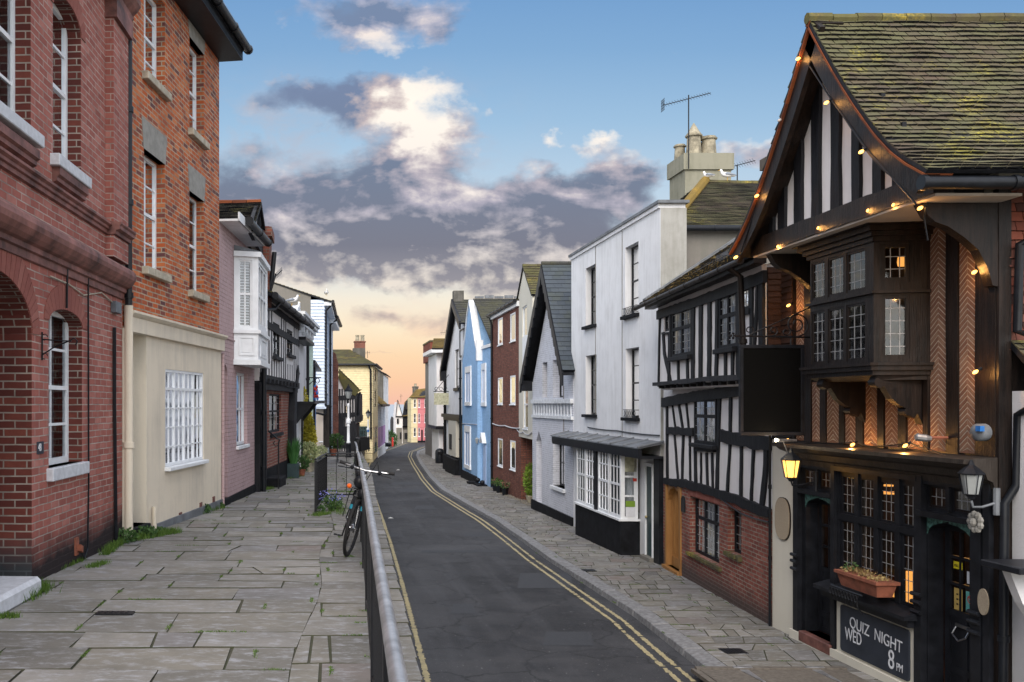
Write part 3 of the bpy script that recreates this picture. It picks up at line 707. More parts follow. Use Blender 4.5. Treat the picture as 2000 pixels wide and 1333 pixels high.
def window(par, F, r, n=-.12, fw=.05, vm=(), hm=(), vb=(), hb=(), tm=.045, tb=.018, mat='white', d=.05, glass='glass', sill=None,
           curtain=None, name='window', label=None, cmat='curtain', leadm=None, blind=False, room=True):
    u0, u1, z0, z1 = r; w = u1-u0; h = z1-z0; b = MB()
    b.fbox(F, u0, u0+fw, z0, z1, n-d, n); b.fbox(F, u1-fw, u1, z0, z1, n-d, n)
    b.fbox(F, u0+fw, u1-fw, z0, z0+fw*1.2, n-d, n); b.fbox(F, u0+fw, u1-fw, z1-fw, z1, n-d, n)
    for f in vm: b.fbox(F, u0+w*f-tm/2, u0+w*f+tm/2, z0+fw*1.2, z1-fw, n-d*.95, n-.003)
    for f in hm: b.fbox(F, u0+fw, u1-fw, z0+h*f-tm/2, z0+h*f+tm/2, n-d*.95, n-.002)
    if not leadm:
        for f in vb: b.fbox(F, u0+w*f-tb/2, u0+w*f+tb/2, z0+fw*1.2, z1-fw, n-d*.7, n-d*.25)
        for f in hb: b.fbox(F, u0+fw, u1-fw, z0+h*f-tb/2, z0+h*f+tb/2, n-d*.68, n-d*.24)
    o = b.build(name, MT[mat], par, label=label)
    MB().quad(F.P(u0+fw*.7, z0+fw*.8, n-d*.5), F.P(u1-fw*.7, z0+fw*.8, n-d*.5), F.P(u1-fw*.7, z1-fw*.7, n-d*.5), F.P(u0+fw*.7, z1-fw*.7, n-d*.5)).build('pane', MT[glass], o)
    if leadm:
        b = MB()
        for f in vb: b.fbox(F, u0+w*f-tb/2, u0+w*f+tb/2, z0+fw, z1-fw, n-d*.62, n-d*.38)
        for f in hb: b.fbox(F, u0+fw, u1-fw, z0+h*f-tb/2, z0+h*f+tb/2, n-d*.61, n-d*.37)
        b.build('glazing_bars', MT[leadm], o)
    if room:
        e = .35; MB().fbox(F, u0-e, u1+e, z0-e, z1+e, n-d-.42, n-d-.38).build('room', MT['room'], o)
    if sill:
        pr, th, ov, sm = sill
        MB().fbox(F, u0-ov, u1+ov, z0-th, z0, n-d, pr).build('sill', MT[sm], o, bevel=.008)
    if curtain:
        b = MB()
        for (a, c) in curtain:
            s_ = fold_sheet(F, u0+w*a, u0+w*c, z0+.02, z1-.03, n-d-.10, .02, .08, int(u0*100)); k = len(b.v)
            b.v += s_.v; b.f += [[i+k for i in f] for f in s_.f]; b.m += s_.m
        b.build('curtain', MT[cmat], o, recalc=False)
    if blind:
        b = MB(); k = int(h/.055)
        for i in range(k):
            z = z0+.04+i*.055; b.quad(F.P(u0+fw, z, n-d-.03), F.P(u1-fw, z, n-d-.03), F.P(u1-fw, z+.022, n-d-.055), F.P(u0+fw, z+.022, n-d-.055))
        b.build('blind', MT['white_old'], o)
    return o
def back_panel(par, F, r, n, mat='room', name='room'):
    u0, u1, z0, z1 = r
    MB().fbox(F, u0-.1, u1+.1, z0-.1, z1+.1, n-.02, n).build(name, MT[mat], par)
def moulding(par, F, u0, u1, prof, mat, name='moulding', mb=None):
    "prof: closed polygon of (n,z)"
    b = mb or MB(); b.prism([F.P(u0, z, n) for n, z in prof], F.t*(u1-u0))
    if mb is None: return b.build(name, MT[mat], par)
def strip(b, F, pts, w, n0, n1, wob=.0, rnd=random, mi=0, seg=.35):
    "a hewn timber: path of (u,z), width w (or pair), wobbling edges"
    P_ = []
    for i in range(len(pts)-1):
        (a, z), (c, y) = pts[i], pts[i+1]; L = math.hypot(c-a, y-z); k = max(1, int(L/seg))
        for j in range(k): P_.append((lerp(a, c, j/k), lerp(z, y, j/k)))
    P_.append(pts[-1]); n = len(P_); k0 = len(b.v); w0, w1 = w if isinstance(w, tuple) else (w, w)
    for i, (u, z) in enumerate(P_):
        a, c = P_[max(i-1, 0)], P_[min(i+1, n-1)]; dx, dz = c[0]-a[0], c[1]-a[1]; L = math.hypot(dx, dz) or 1
        px, pz = -dz/L, dx/L; ww = lerp(w0, w1, i/max(n-1, 1))/2
        l = ww+rnd.uniform(-wob, wob); r = ww+rnd.uniform(-wob, wob)
        for (s_, nn) in ((l, n0), (l, n1), (-r, n1), (-r, n0)): b.v.append(F.P(u+px*s_, z+pz*s_, nn))
    for i in range(n-1):
        for j in range(4): b.f.append([k0+i*4+j, k0+i*4+(j+1) % 4, k0+(i+1)*4+(j+1) % 4, k0+(i+1)*4+j]); b.m.append(mi)
    b.f.append([k0, k0+1, k0+2, k0+3]); b.m.append(mi); e = k0+(n-1)*4; b.f.append([e+3, e+2, e+1, e]); b.m.append(mi)
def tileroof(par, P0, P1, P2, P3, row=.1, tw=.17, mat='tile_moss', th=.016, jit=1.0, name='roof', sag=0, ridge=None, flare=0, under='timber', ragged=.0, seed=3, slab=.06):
    "P0,P1 eave ends, P2,P3 ridge ends above them; every tile is modelled"
    P0, P1, P2, P3 = map(Vector, (P0, P1, P2, P3)); rnd = random.Random(seed); b = MB()
    Ls = max((P3-P0).length, (P2-P1).length); rows = max(2, int(Ls/row)); nrm = (P1-P0).cross(P3-P0).normalized()
    if nrm.z < 0: nrm = -nrm
    def pt(s, t):
        tt = t
        p = P0.lerp(P1, s).lerp(P3.lerp(P2, s), tt)
        off = -sag*math.sin(math.pi*s)*t
        fl = flare*max(0, 1-t*3.2)**2*1.0 - flare*.55*math.sin(math.pi*min(1, t))
        return p+Vector((0, 0, off))+nrm*fl
    for i in range(rows):
        t0, t1 = i/rows, min(1, (i+1.25)/rows); wd = (pt(1, t0)-pt(0, t0)).length; k = max(1, int(wd/tw)); so = (.5 if i % 2 else 0)
        ph = rnd.uniform(0, 6); wav = [(.004*math.sin(ph+j_*.55)+.003*math.sin(ph*2+j_*1.7)+rnd.uniform(-.0015, .0015))*jit for j_ in range(k+2)]
        for j in range(-1 if so else 0, k):
            s0 = max(0, (j+so)/k); s1 = min(1, (j+1+so)/k-.0012)
            if s1-s0 < .1/k: continue
            l0, l1 = wav[j], wav[j+1]; dt = rnd.uniform(-.03, .05)/rows*jit; tilt = rnd.uniform(0, .0025)*jit
            a = pt(s0, max(0, t0+dt)); c = pt(s1, max(0, t0+dt+rnd.uniform(-.02, .02)/rows*jit)); e = pt(s1, t1); f = pt(s0, t1)
            up0 = nrm*(th*1.5+l0+tilt+.008); up1 = nrm*(th*1.5+l1+tilt+.008)
            b.add([a+up0, c+up1, e+nrm*.004, f+nrm*.004, a+up0-nrm*th*1.6, c+up1-nrm*th*1.6], [(0, 1, 2, 3), (0, 3, 4), (1, 5, 2)]); b.add([a+up0, c+up1, c+up1-nrm*th*1.6, a+up0-nrm*th*1.6], [(0, 3, 2, 1)], 1)  # front edges in the dark under material paint a shadow line below each course
    m2 = 1
    n_ = 6 if flare else 1
    for i in range(n_):
        t0, t1 = i/n_, (i+1)/n_; A, B_, C, D_ = pt(0, t0), pt(1, t0), pt(1, t1), pt(0, t1)
        if sag: pass
        b.hexa([A-nrm*slab, B_-nrm*slab, C-nrm*slab, D_-nrm*slab, A-nrm*.002, B_-nrm*.002, C-nrm*.002, D_-nrm*.002], 1)
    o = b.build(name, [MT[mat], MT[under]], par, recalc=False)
    if ridge:
        L = (P2-P3).length; k = max(1, int(L/.3)); b = MB()
        for i in range(k):
            a = pt(i/k, 1)+Vector((0, 0, rnd.uniform(-.006, .006))); c = pt((i+.97)/k, 1); b.tube([a+Vector((0, 0, -.02)), c+Vector((0, 0, -.02))], .09, 8)
        b.build('ridge_tiles', MT[ridge], o)
    return o
def gutter(par, p0, p1, r=.06, mat='plastic', name='gutter'):
    b = MB(); p0, p1 = Vector(p0), Vector(p1); b.tube([p0, p1], r, 10)
    k = max(1, int((p1-p0).length/.9))
    for i in range(k+1):
        q = p0.lerp(p1, i/k); d = (p1-p0).normalized(); b.tube([q-d*.025, q+d*.025], r*1.18, 10)
    return b.build(name, MT[mat], par, smooth=True)
def pipe(par, pts, r=.04, mat='plastic', name='downpipe', collars=1.2):
    b = MB(); b.tube(pts, r, 10)
    for i in range(len(pts)-1):
        a, c = Vector(pts[i]), Vector(pts[i+1]); L = (c-a).length
        if collars and L > collars*.8:
            for k in range(1, int(L/collars)+1):
                q = a.lerp(c, k*collars/L-.1/L); d = (c-a).normalized(); b.tube([q-d*.035, q+d*.035], r*1.35, 10)
    return b.build(name, MT[mat], par, smooth=True)
def chimney(par, x0, x1, y0, y1, z0, z1, mat='chim_render', pots=(), potmat='pot_stone', cap=True):
    b = MB(); b.box(x0, x1, y0, y1, z0, z1)
    if cap: b.box(x0-.06, x1+.06, y0-.06, y1+.06, z1-.38*(z1-z0)/3, z1-.02)
    o = b.build('chimney', MT[mat], par)
    for (x, y, r, h, kind) in pots:
        b = MB()
        b.lathe((x, y, z1-.02), [(r*1.05, 0), (r*.98, h*.3), (r*.88, h*.84), (r*1.12, h*.86), (r*1.15, h*.92), (r*.95, h*.93), (r*.95, h), (r*.6, h)], 14)
        if kind == 'cone': b.lathe((x, y, z1-.02+h), [(r*.9, 0), (.01, r*1.5)], 8)
        if kind == 'cowl':
            for k in range(6):
                a = k*math.pi/3; b.beam((x+r*.8*math.cos(a), y+r*.8*math.sin(a), z1+h-.03), (x+r*.8*math.cos(a), y+r*.8*math.sin(a), z1+h+.12), .02, .02)
            b.lathe((x, y, z1+h+.12), [(r*1.2, 0), (r*1.2, .03), (r*.7, .09), (.01, .1)], 12)
        b.build('chimney_pot', MT[potmat], o, smooth=True)
    return o
def leaves(b, c, rad, n, size, rnd, shape='ball', mi=0, up=.3):
    c = Vector(c)
    for _ in range(n):
        v = Vector((rnd.gauss(0, 1), rnd.gauss(0, 1), rnd.gauss(0, 1))).normalized()*rnd.uniform(.55, 1.0)
        p = c+Vector((v.x*rad[0], v.y*rad[1], v.z*rad[2]))
        if shape == 'cone':
            t = (v.z+1)/2; k = 1.05-t*.85; p = c+Vector((v.x*rad[0]*k, v.y*rad[1]*k, v.z*rad[2]))
        d = (v+Vector((rnd.uniform(-1, 1), rnd.uniform(-1, 1), rnd.uniform(-1, 1)+up))).normalized(); s = size*rnd.uniform(.6, 1.3)
        x = d.orthogonal().normalized(); b.add([p, p+d*s*.5+x*s*.28, p+d*s, p+d*s*.5-x*s*.28], [(0, 1, 2, 3)], mi)
def cable(par, pts, r=.012, mat='plastic', name='cable', sag=0):
    P_ = []
    for i in range(len(pts)-1):
        a, c = Vector(pts[i]), Vector(pts[i+1])
        for k in range(6):
            t = k/6; P_.append(a.lerp(c, t)-Vector((0, 0, sag*4*t*(1-t))))
    P_.append(Vector(pts[-1])); b = MB(); b.tube(P_, r, 6)
    return b.build(name, MT[mat], par, smooth=True)
def text_mesh(s, size, mat, par, F, u, z, n, name='lettering', extrude=.0015, rot=0, sx=1.0, align='LEFT'):
    cu = bpy.data.curves.new(name, 'FONT'); cu.body = s; cu.size = size; cu.extrude = extrude; cu.align_x = align
    o = bpy.data.objects.new(name+'_t', cu); COL.objects.link(o); bpy.context.view_layer.update()
    me = bpy.data.meshes.new_from_object(o.evaluated_get(bpy.context.evaluated_depsgraph_get())); me.name = name
    bpy.data.objects.remove(o); bpy.data.curves.remove(cu)
    org = loc_of(par) if par else Vector(); cr, sr = math.cos(rot), math.sin(rot)
    for v in me.vertices:
        x, y, e = v.co.x*sx, v.co.y, v.co.z; X_ = x*cr-y*sr; Y_ = x*sr+y*cr
        v.co = F.P(u+X_, z+Y_, n+e)-org
    me.materials.clear(); me.materials.append(MT[mat]); ob = bpy.data.objects.new(name, me); COL.objects.link(ob)
    if par: ob.parent = par
    return ob
def base_pt(F, u=None, dz=0):
    p = F.P(F.L/2 if u is None else u, 0, 0); p.z = (PZ if p.x < edgeL(p.y) else GZ)(p.y)+dz; return p
MT['vous'] = tile_mat('rubbed_arch_brick', [(.25, .085, .07), (.32, .12, .095), (.28, .10, .08), (.38, .16, .13)])
MT['sillwhite'] = plain('painted_stone_sill', (.52, .54, .58), .6, .09, 14, .4, .004)
MT['mould'] = plain('brown_terracotta_moulding', (.20, .085, .070), .6, .35, 4, .3, .006)
def voussoirs(par, F, u0, u1, zs, rise, th, n=None, name='brick_arch'):
    b = MB(); c = (u0+u1)/2; r = (u1-u0)/2; n = n or max(9, int((math.pi*(r+rise)/2)/.075)); g = .006
    for i in range(n):
        a0 = math.pi*i/n+g; a1 = math.pi*(i+1)/n-g
        q = [(c+r*math.cos(a), zs+rise*math.sin(a)) for a in (a0, a1)]
        o = [(c+(r+th*.55)*math.cos(a), zs+(rise+th)*math.sin(a)) for a in (a1, a0)]
        b.fprism(F, q+o, .0, .012)
    return b.build(name, MT['vous'], par)

# ================================================================== LEFT SIDE
# ---- red brick house with arched porch
F1 = Fac(62, 8.72, 238, 11.85)
T1 = thing('red_brick_house', base_pt(F1), 'dark red brick house nearest on the left, with an arched porch and white sash windows', 'house', 'houses along the high pavement')
u62, u160, u94 = F1.u(62), F1.u(160), F1.u(94)
g0, g1 = F1.u(95), F1.u(160); gz0 = F1.z(95, 915); zs = F1.z(160, 642); rise = .15
U0, U1 = F1.u(103), F1.u(158); uz0 = F1.z(103, 303); uzs = F1.z(158, 75)
A0 = -1.9
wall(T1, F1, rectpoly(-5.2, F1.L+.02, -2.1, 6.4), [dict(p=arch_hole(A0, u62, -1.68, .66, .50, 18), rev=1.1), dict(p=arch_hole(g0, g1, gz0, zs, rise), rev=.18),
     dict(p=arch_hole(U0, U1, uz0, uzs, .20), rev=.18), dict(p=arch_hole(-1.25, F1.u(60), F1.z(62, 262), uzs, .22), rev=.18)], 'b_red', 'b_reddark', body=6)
voussoirs(T1, F1, g0, g1, zs, rise, .26); voussoirs(T1, F1, U0, U1, uzs, .20, .26); voussoirs(T1, F1, A0, u62, .66, .50, .34)
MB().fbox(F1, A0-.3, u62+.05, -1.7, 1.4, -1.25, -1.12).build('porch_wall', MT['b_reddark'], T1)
dr = MB().fbox(F1, A0+.45, u62-.45, -1.6, .5, -1.11, -1.06).build('door', MT['green'], T1)
MB().ball(F1.P(u62-.55, -.6, -1.04), .03).build('handle', MT['chrome'], dr)
window(T1, F1, (g0, g1, gz0, zs+rise), -.15, .055, hm=(.5,), vb=(.5,), hb=(.26, .75), tb=.028, sill=(.07, .13, .06, 'sillwhite'), curtain=((.05, .2), (.8, .95)), cmat='curtain_dim')
window(T1, F1, (U0, U1, uz0, uzs+.2), -.15, .055, hm=(.5,), vb=(.5,), hb=(.26, .75), tb=.028, sill=(.10, .12, .08, 'sillwhite'), curtain=((.05, .2), (.8, .95)))
window(T1, F1, (-1.25, F1.u(60), F1.z(62, 262), uzs+.22), -.15, .055, hm=(.5,), vb=(.33, .66), hb=(.26, .75), tb=.028, sill=(.10, .12, .10, 'sillwhite'), curtain=((.05, .2), (.8, .95)))
b = MB()
for (a, c) in ((U0-.02, U1+.02), (-1.3, F1.u(60)+.03)):
    zz = uz0-.12
    moulding(T1, F1, a, c, [(0, zz-.16), (.05, zz-.14), (.05, zz-.10), (.08, zz-.08), (.08, zz-.002), (0, zz-.002)], 'mould', mb=b)
z = 2.10
moulding(T1, F1, -5.2, F1.L+.01, [(0, z-.06), (.035, z-.05), (.035, z-.01), (.06, z), (.06, z+.03), (.09, z+.05), (.09, z+.075), (0, z+.10)], 'mould', mb=b)
b.build('string_course', MT['mould'], T1)
z = 1.47; c_ = [(0, z-.14), (.03, z-.13), (.03, z-.06), (.06, z-.05), (.06, z), (.10, z+.015), (.14, z+.05), (.175, z+.10), (.185, z+.15), (.175, z+.20), (.14, z+.235), (.10, z+.245), (.10, z+.26), (0, z+.30)]
moulding(T1, F1, -5.2, F1.L+.02, c_, 'mould', 'cornice')
z = 4.98; moulding(T1, F1, -5.2, F1.L+.03, [(0, z-.12), (.12, z-.10), (.14, z), (.20, z+.06), (.24, z+.12), (.24, z+.2), (0, z+.24)], 'mould', 'cornice')
for (za, zb) in ((2.2, 4.86), (1.78, 2.04)):
    MB().fbox(F1, F1.u(206), F1.L-.06, za, zb, 0, .10).build('pilaster', MT['b_red'], T1)
MB().fbox(F1, F1.u(206)-.03, F1.L-.02, 4.66, 4.88, 0, .15).build('pilaster_capital', MT['mould'], T1)
zz = 2.04; moulding(T1, F1, F1.u(206)-.02, F1.L-.04, [(0, zz), (.13, zz+.01), (.13, zz+.05), (.18, zz+.07), (.18, zz+.11), (.2, zz+.13), (.2, zz+.15), (0, zz+.17)], 'mould')
MB().fbox(F1, A0-.6, -.40, -1.72, -1.55, -1.2, .25).build('doorstep', MT['sillwhite'], T1, bevel=.035)
q = F1.P
cable(T1, [q(F1.u(167), 1.45, .03), q(F1.u(168), -.9, .03), q(F1.u(166), F1.z(166, 1070), .03), q(F1.u(158), F1.z(158, 1090), .04), q(F1.u(150), F1.z(150, 1075), .04)], .011)
cable(T1, [q(F1.u(190), 1.45, .03), q(F1.u(126), 1.42, .03), q(F1.u(125), 1.0, .03)], .012)
cable(T1, [q(F1.u(219), F1.z(219, 640), .03), q(F1.u(219), F1.z(219, 780), .03), q(F1.u(222), F1.z(222, 1055), .03)], .022)
cable(T1, [q(F1.u(95), F1.z(95, 540), .02), q(F1.u(130), F1.z(130, 555), .02), q(F1.u(160), F1.z(160, 577), .02), q(F1.u(195), F1.z(195, 572), .02), q(F1.u(218), F1.z(218, 592), .02)], .008, 'sill_stone')
MB().fbox(F1, F1.u(216), F1.u(227), F1.z(221, 612), F1.z(221, 590), 0, .07).build('junction_box', MT['lead'], T1, bevel=.006)
b = MB(); uu, zv = F1.u(148), F1.z(148, 1072); b.fbox(F1, uu-.05, uu+.05, zv-.07, zv+.12, 0, .02); b.fprism(F1, [(uu-.03, zv+.05), (uu+.05, zv+.02), (uu+.04, zv-.05), (uu-.02, zv-.02)], .02, .07); b.build('vent_cowl', MT['terracotta'], T1)
npl = MB().fbox(F1, F1.u(71.5), F1.u(84), F1.z(78, 887), F1.z(78, 863), 0, .008).build('number_plate', MT['board'], T1)
text_mesh('48', .105, 'white', npl, F1, F1.u(73), F1.z(78, 881), .009, sx=.8)
b = MB(); e = F1.P; ua, ub = F1.u(80), F1.u(80)
za, zb = F1.z(80, 700), F1.z(80, 655)
b.tube([e(ua, za-.02, .012), e(ua, zb+.03, .012)], .008, 6)
b.tube([e(ua, zb-.04, .01), e(ua+.0, zb-.05, .12), e(ua+.0, zb-.06, .30)], .007, 6)
b.tube([e(ua, za+.03, .01), e(ua, za+.10, .12), e(ua, zb-.06, .27), e(ua, zb-.03, .33), e(ua, zb-.06, .36), e(ua, zb-.10, .34)], .007, 6)
for s_ in (za+.02, zb-.02):
    b.tube([e(ua, s_+.03*math.sin(k), .035+.03*math.cos(k)) for k in [i*.7 for i in range(8)]], .005, 5)
b.build('wall_bracket', MT['iron'], T1)

# ---- orange brick house over a cream shopfront
F2 = Fac(240, 11.9, 428, 16.4)
T2 = thing('orange_brick_house', base_pt(F2), 'tall orange brick house over a cream painted ground floor with a many paned window', 'house', 'houses along the high pavement')
def R2(x0, x1, yb, xb, yt, xt): return (F2.u(x0), F2.u(x1), F2.z(xb, yb), F2.z(xt, yt))
w3 = R2(281, 322, 521, 281, 322, 322); w4 = R2(370, 398, 567, 370, 394, 398)
w1 = (w3[0], w3[1], F2.z(281, 141), F2.z(281, 141)+(w3[3]-w3[2])); w2 = (w4[0], w4[1], F2.z(371, 253), F2.z(400, 110))
w1 = (w1[0], w1[1], w1[2], w2[3]); 
wall(T2, F2, rectpoly(-.02, F2.L, .96, 6.1), [hole(x) for x in (w1, w2, w3, w4)], 'b_orange', body=6, rev=.16)
for w_ in (w1, w2, w3, w4):
    window(T2, F2, w_, -.13, .045, hm=(.5,), vb=(.5,), hb=(.25, .75), tb=.022, curtain=((.05, .3), (.72, .95)), sill=(.09, .11, .07, 'sill_stone'), cmat='curtain_dim')
for w_, hh in ((w3, .42), (w4, .42), (w2, .34)):
    b = MB(); b.fprism(F2, [(w_[0]-.02, w_[3]), (w_[1]+.02, w_[3]), (w_[1]+.09, w_[3]+hh), (w_[0]-.09, w_[3]+hh)], -.10, .006); b.build('lintel', MT['stone'], T2)

dh = (F2.u(249), F2.u(282), PZ(12.4)+.14, F2.z(262, 650)); wm = (F2.u(319), F2.u(394), F2.z(319, 913), F2.z(319, 721))
Fg = F2.sub(.03)
wall(T2, Fg, rectpoly(-.02, F2.L+.03, -2.2, .98), [dict(p=hole(dh), rev=.32), dict(p=hole(wm), rev=.05)], 'r_cream', body=5.9, name='ground_floor_wall')
dd = MB().fbox(Fg, dh[0], dh[1], dh[2], dh[3], -.36, -.31).build('door', MT['white'], T2)
b = MB()
for z0_ in (.12, .95):
    for s_ in (0, 1):
        uu = dh[0]+.08+s_*.30; b.fbox(Fg, uu, uu+.24, dh[2]+z0_, dh[2]+z0_+.62, -.312, -.30)
b.build('door_panel', MT['white'], dd)
MB().fbox(Fg, dh[0]-.02, dh[1]+.02, PZ(12)-.3, dh[2], -.34, .06).build('doorstep', MT['black_flat'], T2, bevel=.01)
window(T2, Fg, wm, -.01, .04, vm=(.25, .5, .75), hm=(.8,), vb=(.125, .375, .625, .875), hb=(.2, .4, .6), tm=.04, tb=.020, sill=(.09, .06, .03, 'white'), curtain=((.04, .5), (.5, .96)), cmat='curtain')
z = .93; moulding(T2, Fg, .02, F2.L+.06, [(0, z), (.06, z+.01), (.06, z+.20), (.09, z+.22), (.12, z+.25), (.12, z+.28), (0, z+.30)], 'r_cream', 'fascia')
for (vx, vy) in ((352, 1010), (392, 990), (417, 978)):
    uu, zz = Fg.uz(vx, vy); b = MB(); b.fbox(Fg, uu-.07, uu+.07, zz-.07, zz+.07, .0, .008)
    for k in range(4): b.fbox(Fg, uu-.06, uu+.06, zz-.055+k*.033, zz-.037+k*.033, .008, .013)
    b.build('air_brick', MT['mould'], T2)
MB().fbox(Fg, F2.u(284), F2.L+.03, -2.1, -1.70, 0, .03).build('plinth', MT['lead'], T2)
pipe(T2, [F2.P(.02, 6.1, .07), F2.P(.02, F2.z(243, 598), .07)], .048)
pipe(T2, [F2.P(.02, F2.z(243, 598), .07), F2.P(.02, F2.z(240, 1062), .07)], .058, 'r_cream', collars=1.9)
pipe(T2, [Fg.P(F2.u(291), -2, .05), Fg.P(F2.u(291), F2.z(291, 990), .05)], .03, 'r_cream', 'stub_pipe', collars=0)
# eaves: soffit board, gutter and a low roof
z = 6.1
b = MB(); b.fbox(F2, -.3, F2.L+.05, z, z+.05, -.2, .42); b.fbox(F2, -.3, F2.L+.052, z+.02, z+.26, .38, .42); b.build('soffit', MT['black'], T2)
gutter(T2, F2.P(-.3, z+.22, .50), F2.P(F2.L+.12, z+.22, .50), .075)
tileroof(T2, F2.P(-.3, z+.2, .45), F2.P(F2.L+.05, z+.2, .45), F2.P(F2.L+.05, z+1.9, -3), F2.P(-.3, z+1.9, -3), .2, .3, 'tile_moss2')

# ---- pink cottage with oriel bay
F3 = Fac(428, 16.4, 497, 19.95)
T3 = thing('pink_cottage', base_pt(F3), 'pale pink painted brick cottage with a projecting white boxed bay window', 'house', 'houses along the high pavement')
nz_ = (F3.u(433), F3.u(444.5), PZ(17)+.12, F3.z(438, 735)); gw = (F3.u(462), F3.u(483), F3.z(462, 872), F3.z(462, 727))
wall(T3, F3, rectpoly(.0, F3.L, -2.3, 3.25), [dict(p=arch_hole(nz_[0], nz_[1], nz_[2], nz_[3], .22), rev=.25), dict(p=hole(gw), rev=.10)], 'b_pink', body=6, rev=.12)
MB().fbox(F3, nz_[0], nz_[1], nz_[2], nz_[3]+.22, -.30, -.24).build('niche_panel', MT['b_pink'], T3)
window(T3, F3, gw, -.07, .05, hm=(.5,), vb=(.33, .66), sill=(.05, .07, .04, 'white'), curtain=((.05, .95),))
MB().fbox(F3, nz_[1]+.03, F3.L, -2.3, PZ(18)+.14, 0, .025).build('plinth', MT['black_flat'], T3)
MB().fbox(F3, nz_[0]-.05, nz_[1]+.05, PZ(17)-.3, nz_[2], -.25, .05).build('doorstep', MT['black_flat'], T3, bevel=.01)
pipe(T3, [F3.P(F3.u(430), .9, .05), F3.P(F3.u(430), -1.8, .05)], .03, 'b_pink', collars=1.5)
z = F3.z(440, 660); moulding(T3, F3, 0, F3.L, [(0, z-.03), (.02, z-.02), (.03, z), (0, z+.02)], 'b_pink', 'string_course')
# the bay, a box carried out from the wall
A_ = W(457, 0, 17.7); A_ = Vector((A_.x, A_.y, 0)); B_ = W(504.5, 0, 17.85); B_ = Vector((B_.x, B_.y, 0)); C_ = W(522.5, 0, 19.7); C_ = Vector((C_.x, C_.y, 0)); D_ = F3.P(F3.u(495), 0, -.1)
Fa, Fb = plan(A_.x, A_.y, B_.x, B_.y), plan(B_.x, B_.y, C_.x, C_.y)
zb, zm, zt = Fa.z(480, 712), Fa.z(480, 648), Fa.z(480, 497)
bay = MB(); 
bw_ = (Fa.u(466), Fa.u(492.5), Fa.z(480, 640), Fa.z(480, 508)); cw = (.12, Fb.L-.12, zm+.15, zt-.13)
def lbox(F, u0, u1, z0, z1, holes, b):
    lp = [[Vector((u, z, 0)) for u, z in rectpoly(u0, u1, z0, z1)]]+[[Vector((u, z, 0)) for u, z in h] for h in holes]
    fl = [p for l in lp for p in l]; b.add([F.P(p.x, p.y, 0) for p in fl], [tuple(t) for t in tessellate_polygon(lp)])
    for h in holes:
        for i in range(len(h)):
            (a, z), (c, w) = h[i], h[(i+1) % len(h)]; b.quad(F.P(a, z, 0), F.P(c, w, 0), F.P(c, w, -.06), F.P(a, z, -.06))
lbox(Fa, 0, Fa.L, zb, zt, [hole(bw_)], bay); lbox(Fb, 0, Fb.L, zb, zt, [hole(cw)], bay)
for zz in (zb, zt): bay.add([Vector((p.x, p.y, zz)) for p in (A_, B_, C_, D_)], [(0, 1, 2, 3)])
bo = bay.build('bay_window', MT['white'], T3)
for Fx in (Fa, Fb):
    b = MB()
    e0, e1 = (-.02, Fx.L+.04) if Fx is Fa else (-.045, Fx.L+.02)
    for (z0_, z1_, nn) in ((zb-.01, zb+.09, .045), (zm-.035, zm+.035, .05), (zt-.05, zt+.05, .06)): b.fbox(Fx, e0, e1, z0_, z1_, 0, nn)
    b.build('bay_moulding', MT['white'], bo); b = MB()
    a0, a1 = Fx.L*.2, Fx.L*.84; z0_, z1_ = zb+.17, zm-.10
    for (x0, x1, y0, y1) in ((a0, a1, z0_, z0_+.03), (a0, a1, z1_-.03, z1_), (a0, a0+.03, z0_+.03, z1_-.03), (a1-.03, a1, z0_+.03, z1_-.03)): b.fbox(Fx, x0, x1, y0, y1, 0, .018)
    b.fbox(Fx, a0+.06, a1-.06, z0_+.06, z1_-.06, 0, .010)
    b.build('panel_moulding', MT['white'], bo)
window(T3, Fa, bw_, -.02, .035, hm=(.5,), vb=(.5,), tb=.03, blind=True, room=False); back_panel(T3, Fa, bw_, -.16); window(T3, Fb, cw, -.02, .045, hm=(.5,), vm=(.33, .66), tm=.06, room=False)
b = MB(); b.hexa([Vector((p.x, p.y, zt+.05)) for p in (A_, B_+Vector((.05, -.05, 0)), C_+Vector((.05, .05, 0)), D_)]+[Vector((p.x, p.y, zt+h)) for p, h in ((A_, .17), (B_, .08), (C_, .08), (D_, .17))]); b.build('bay_roof', MT['lead'], bo)
# eaves with white soffit and black gutter, tiled roof with its gable to the street
ze = 3.25; b = MB(); b.fbox(F3, 0, F3.L-.9, ze, ze+.04, -.3, .36); b.fbox(F3, -.0, F3.L-.9, ze+.0, ze+.16, .34, .37); b.build('soffit', MT['white'], T3)
gutter(T3, F3.P(.55, ze+.10, .44), F3.P(F3.L-.75, ze+.10, .42), .075)
yr = 19.3; xr = W(511, 0, yr).x; zr = W(0, 396, yr).z; e0 = W(495, 446, 17.5)
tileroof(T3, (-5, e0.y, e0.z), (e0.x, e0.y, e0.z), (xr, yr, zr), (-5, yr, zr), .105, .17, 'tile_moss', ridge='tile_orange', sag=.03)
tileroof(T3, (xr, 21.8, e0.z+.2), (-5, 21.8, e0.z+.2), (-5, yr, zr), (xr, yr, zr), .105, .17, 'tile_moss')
gx = e0.x-.10; b = MB(); b.prism([(gx, 17.6, e0.z-.02), (gx, 21.7, e0.z+.1), (gx, yr, zr-.12)], (-.15, 0, 0)); b.build('gable_wall', MT['r_panel'], T3)
b = MB()
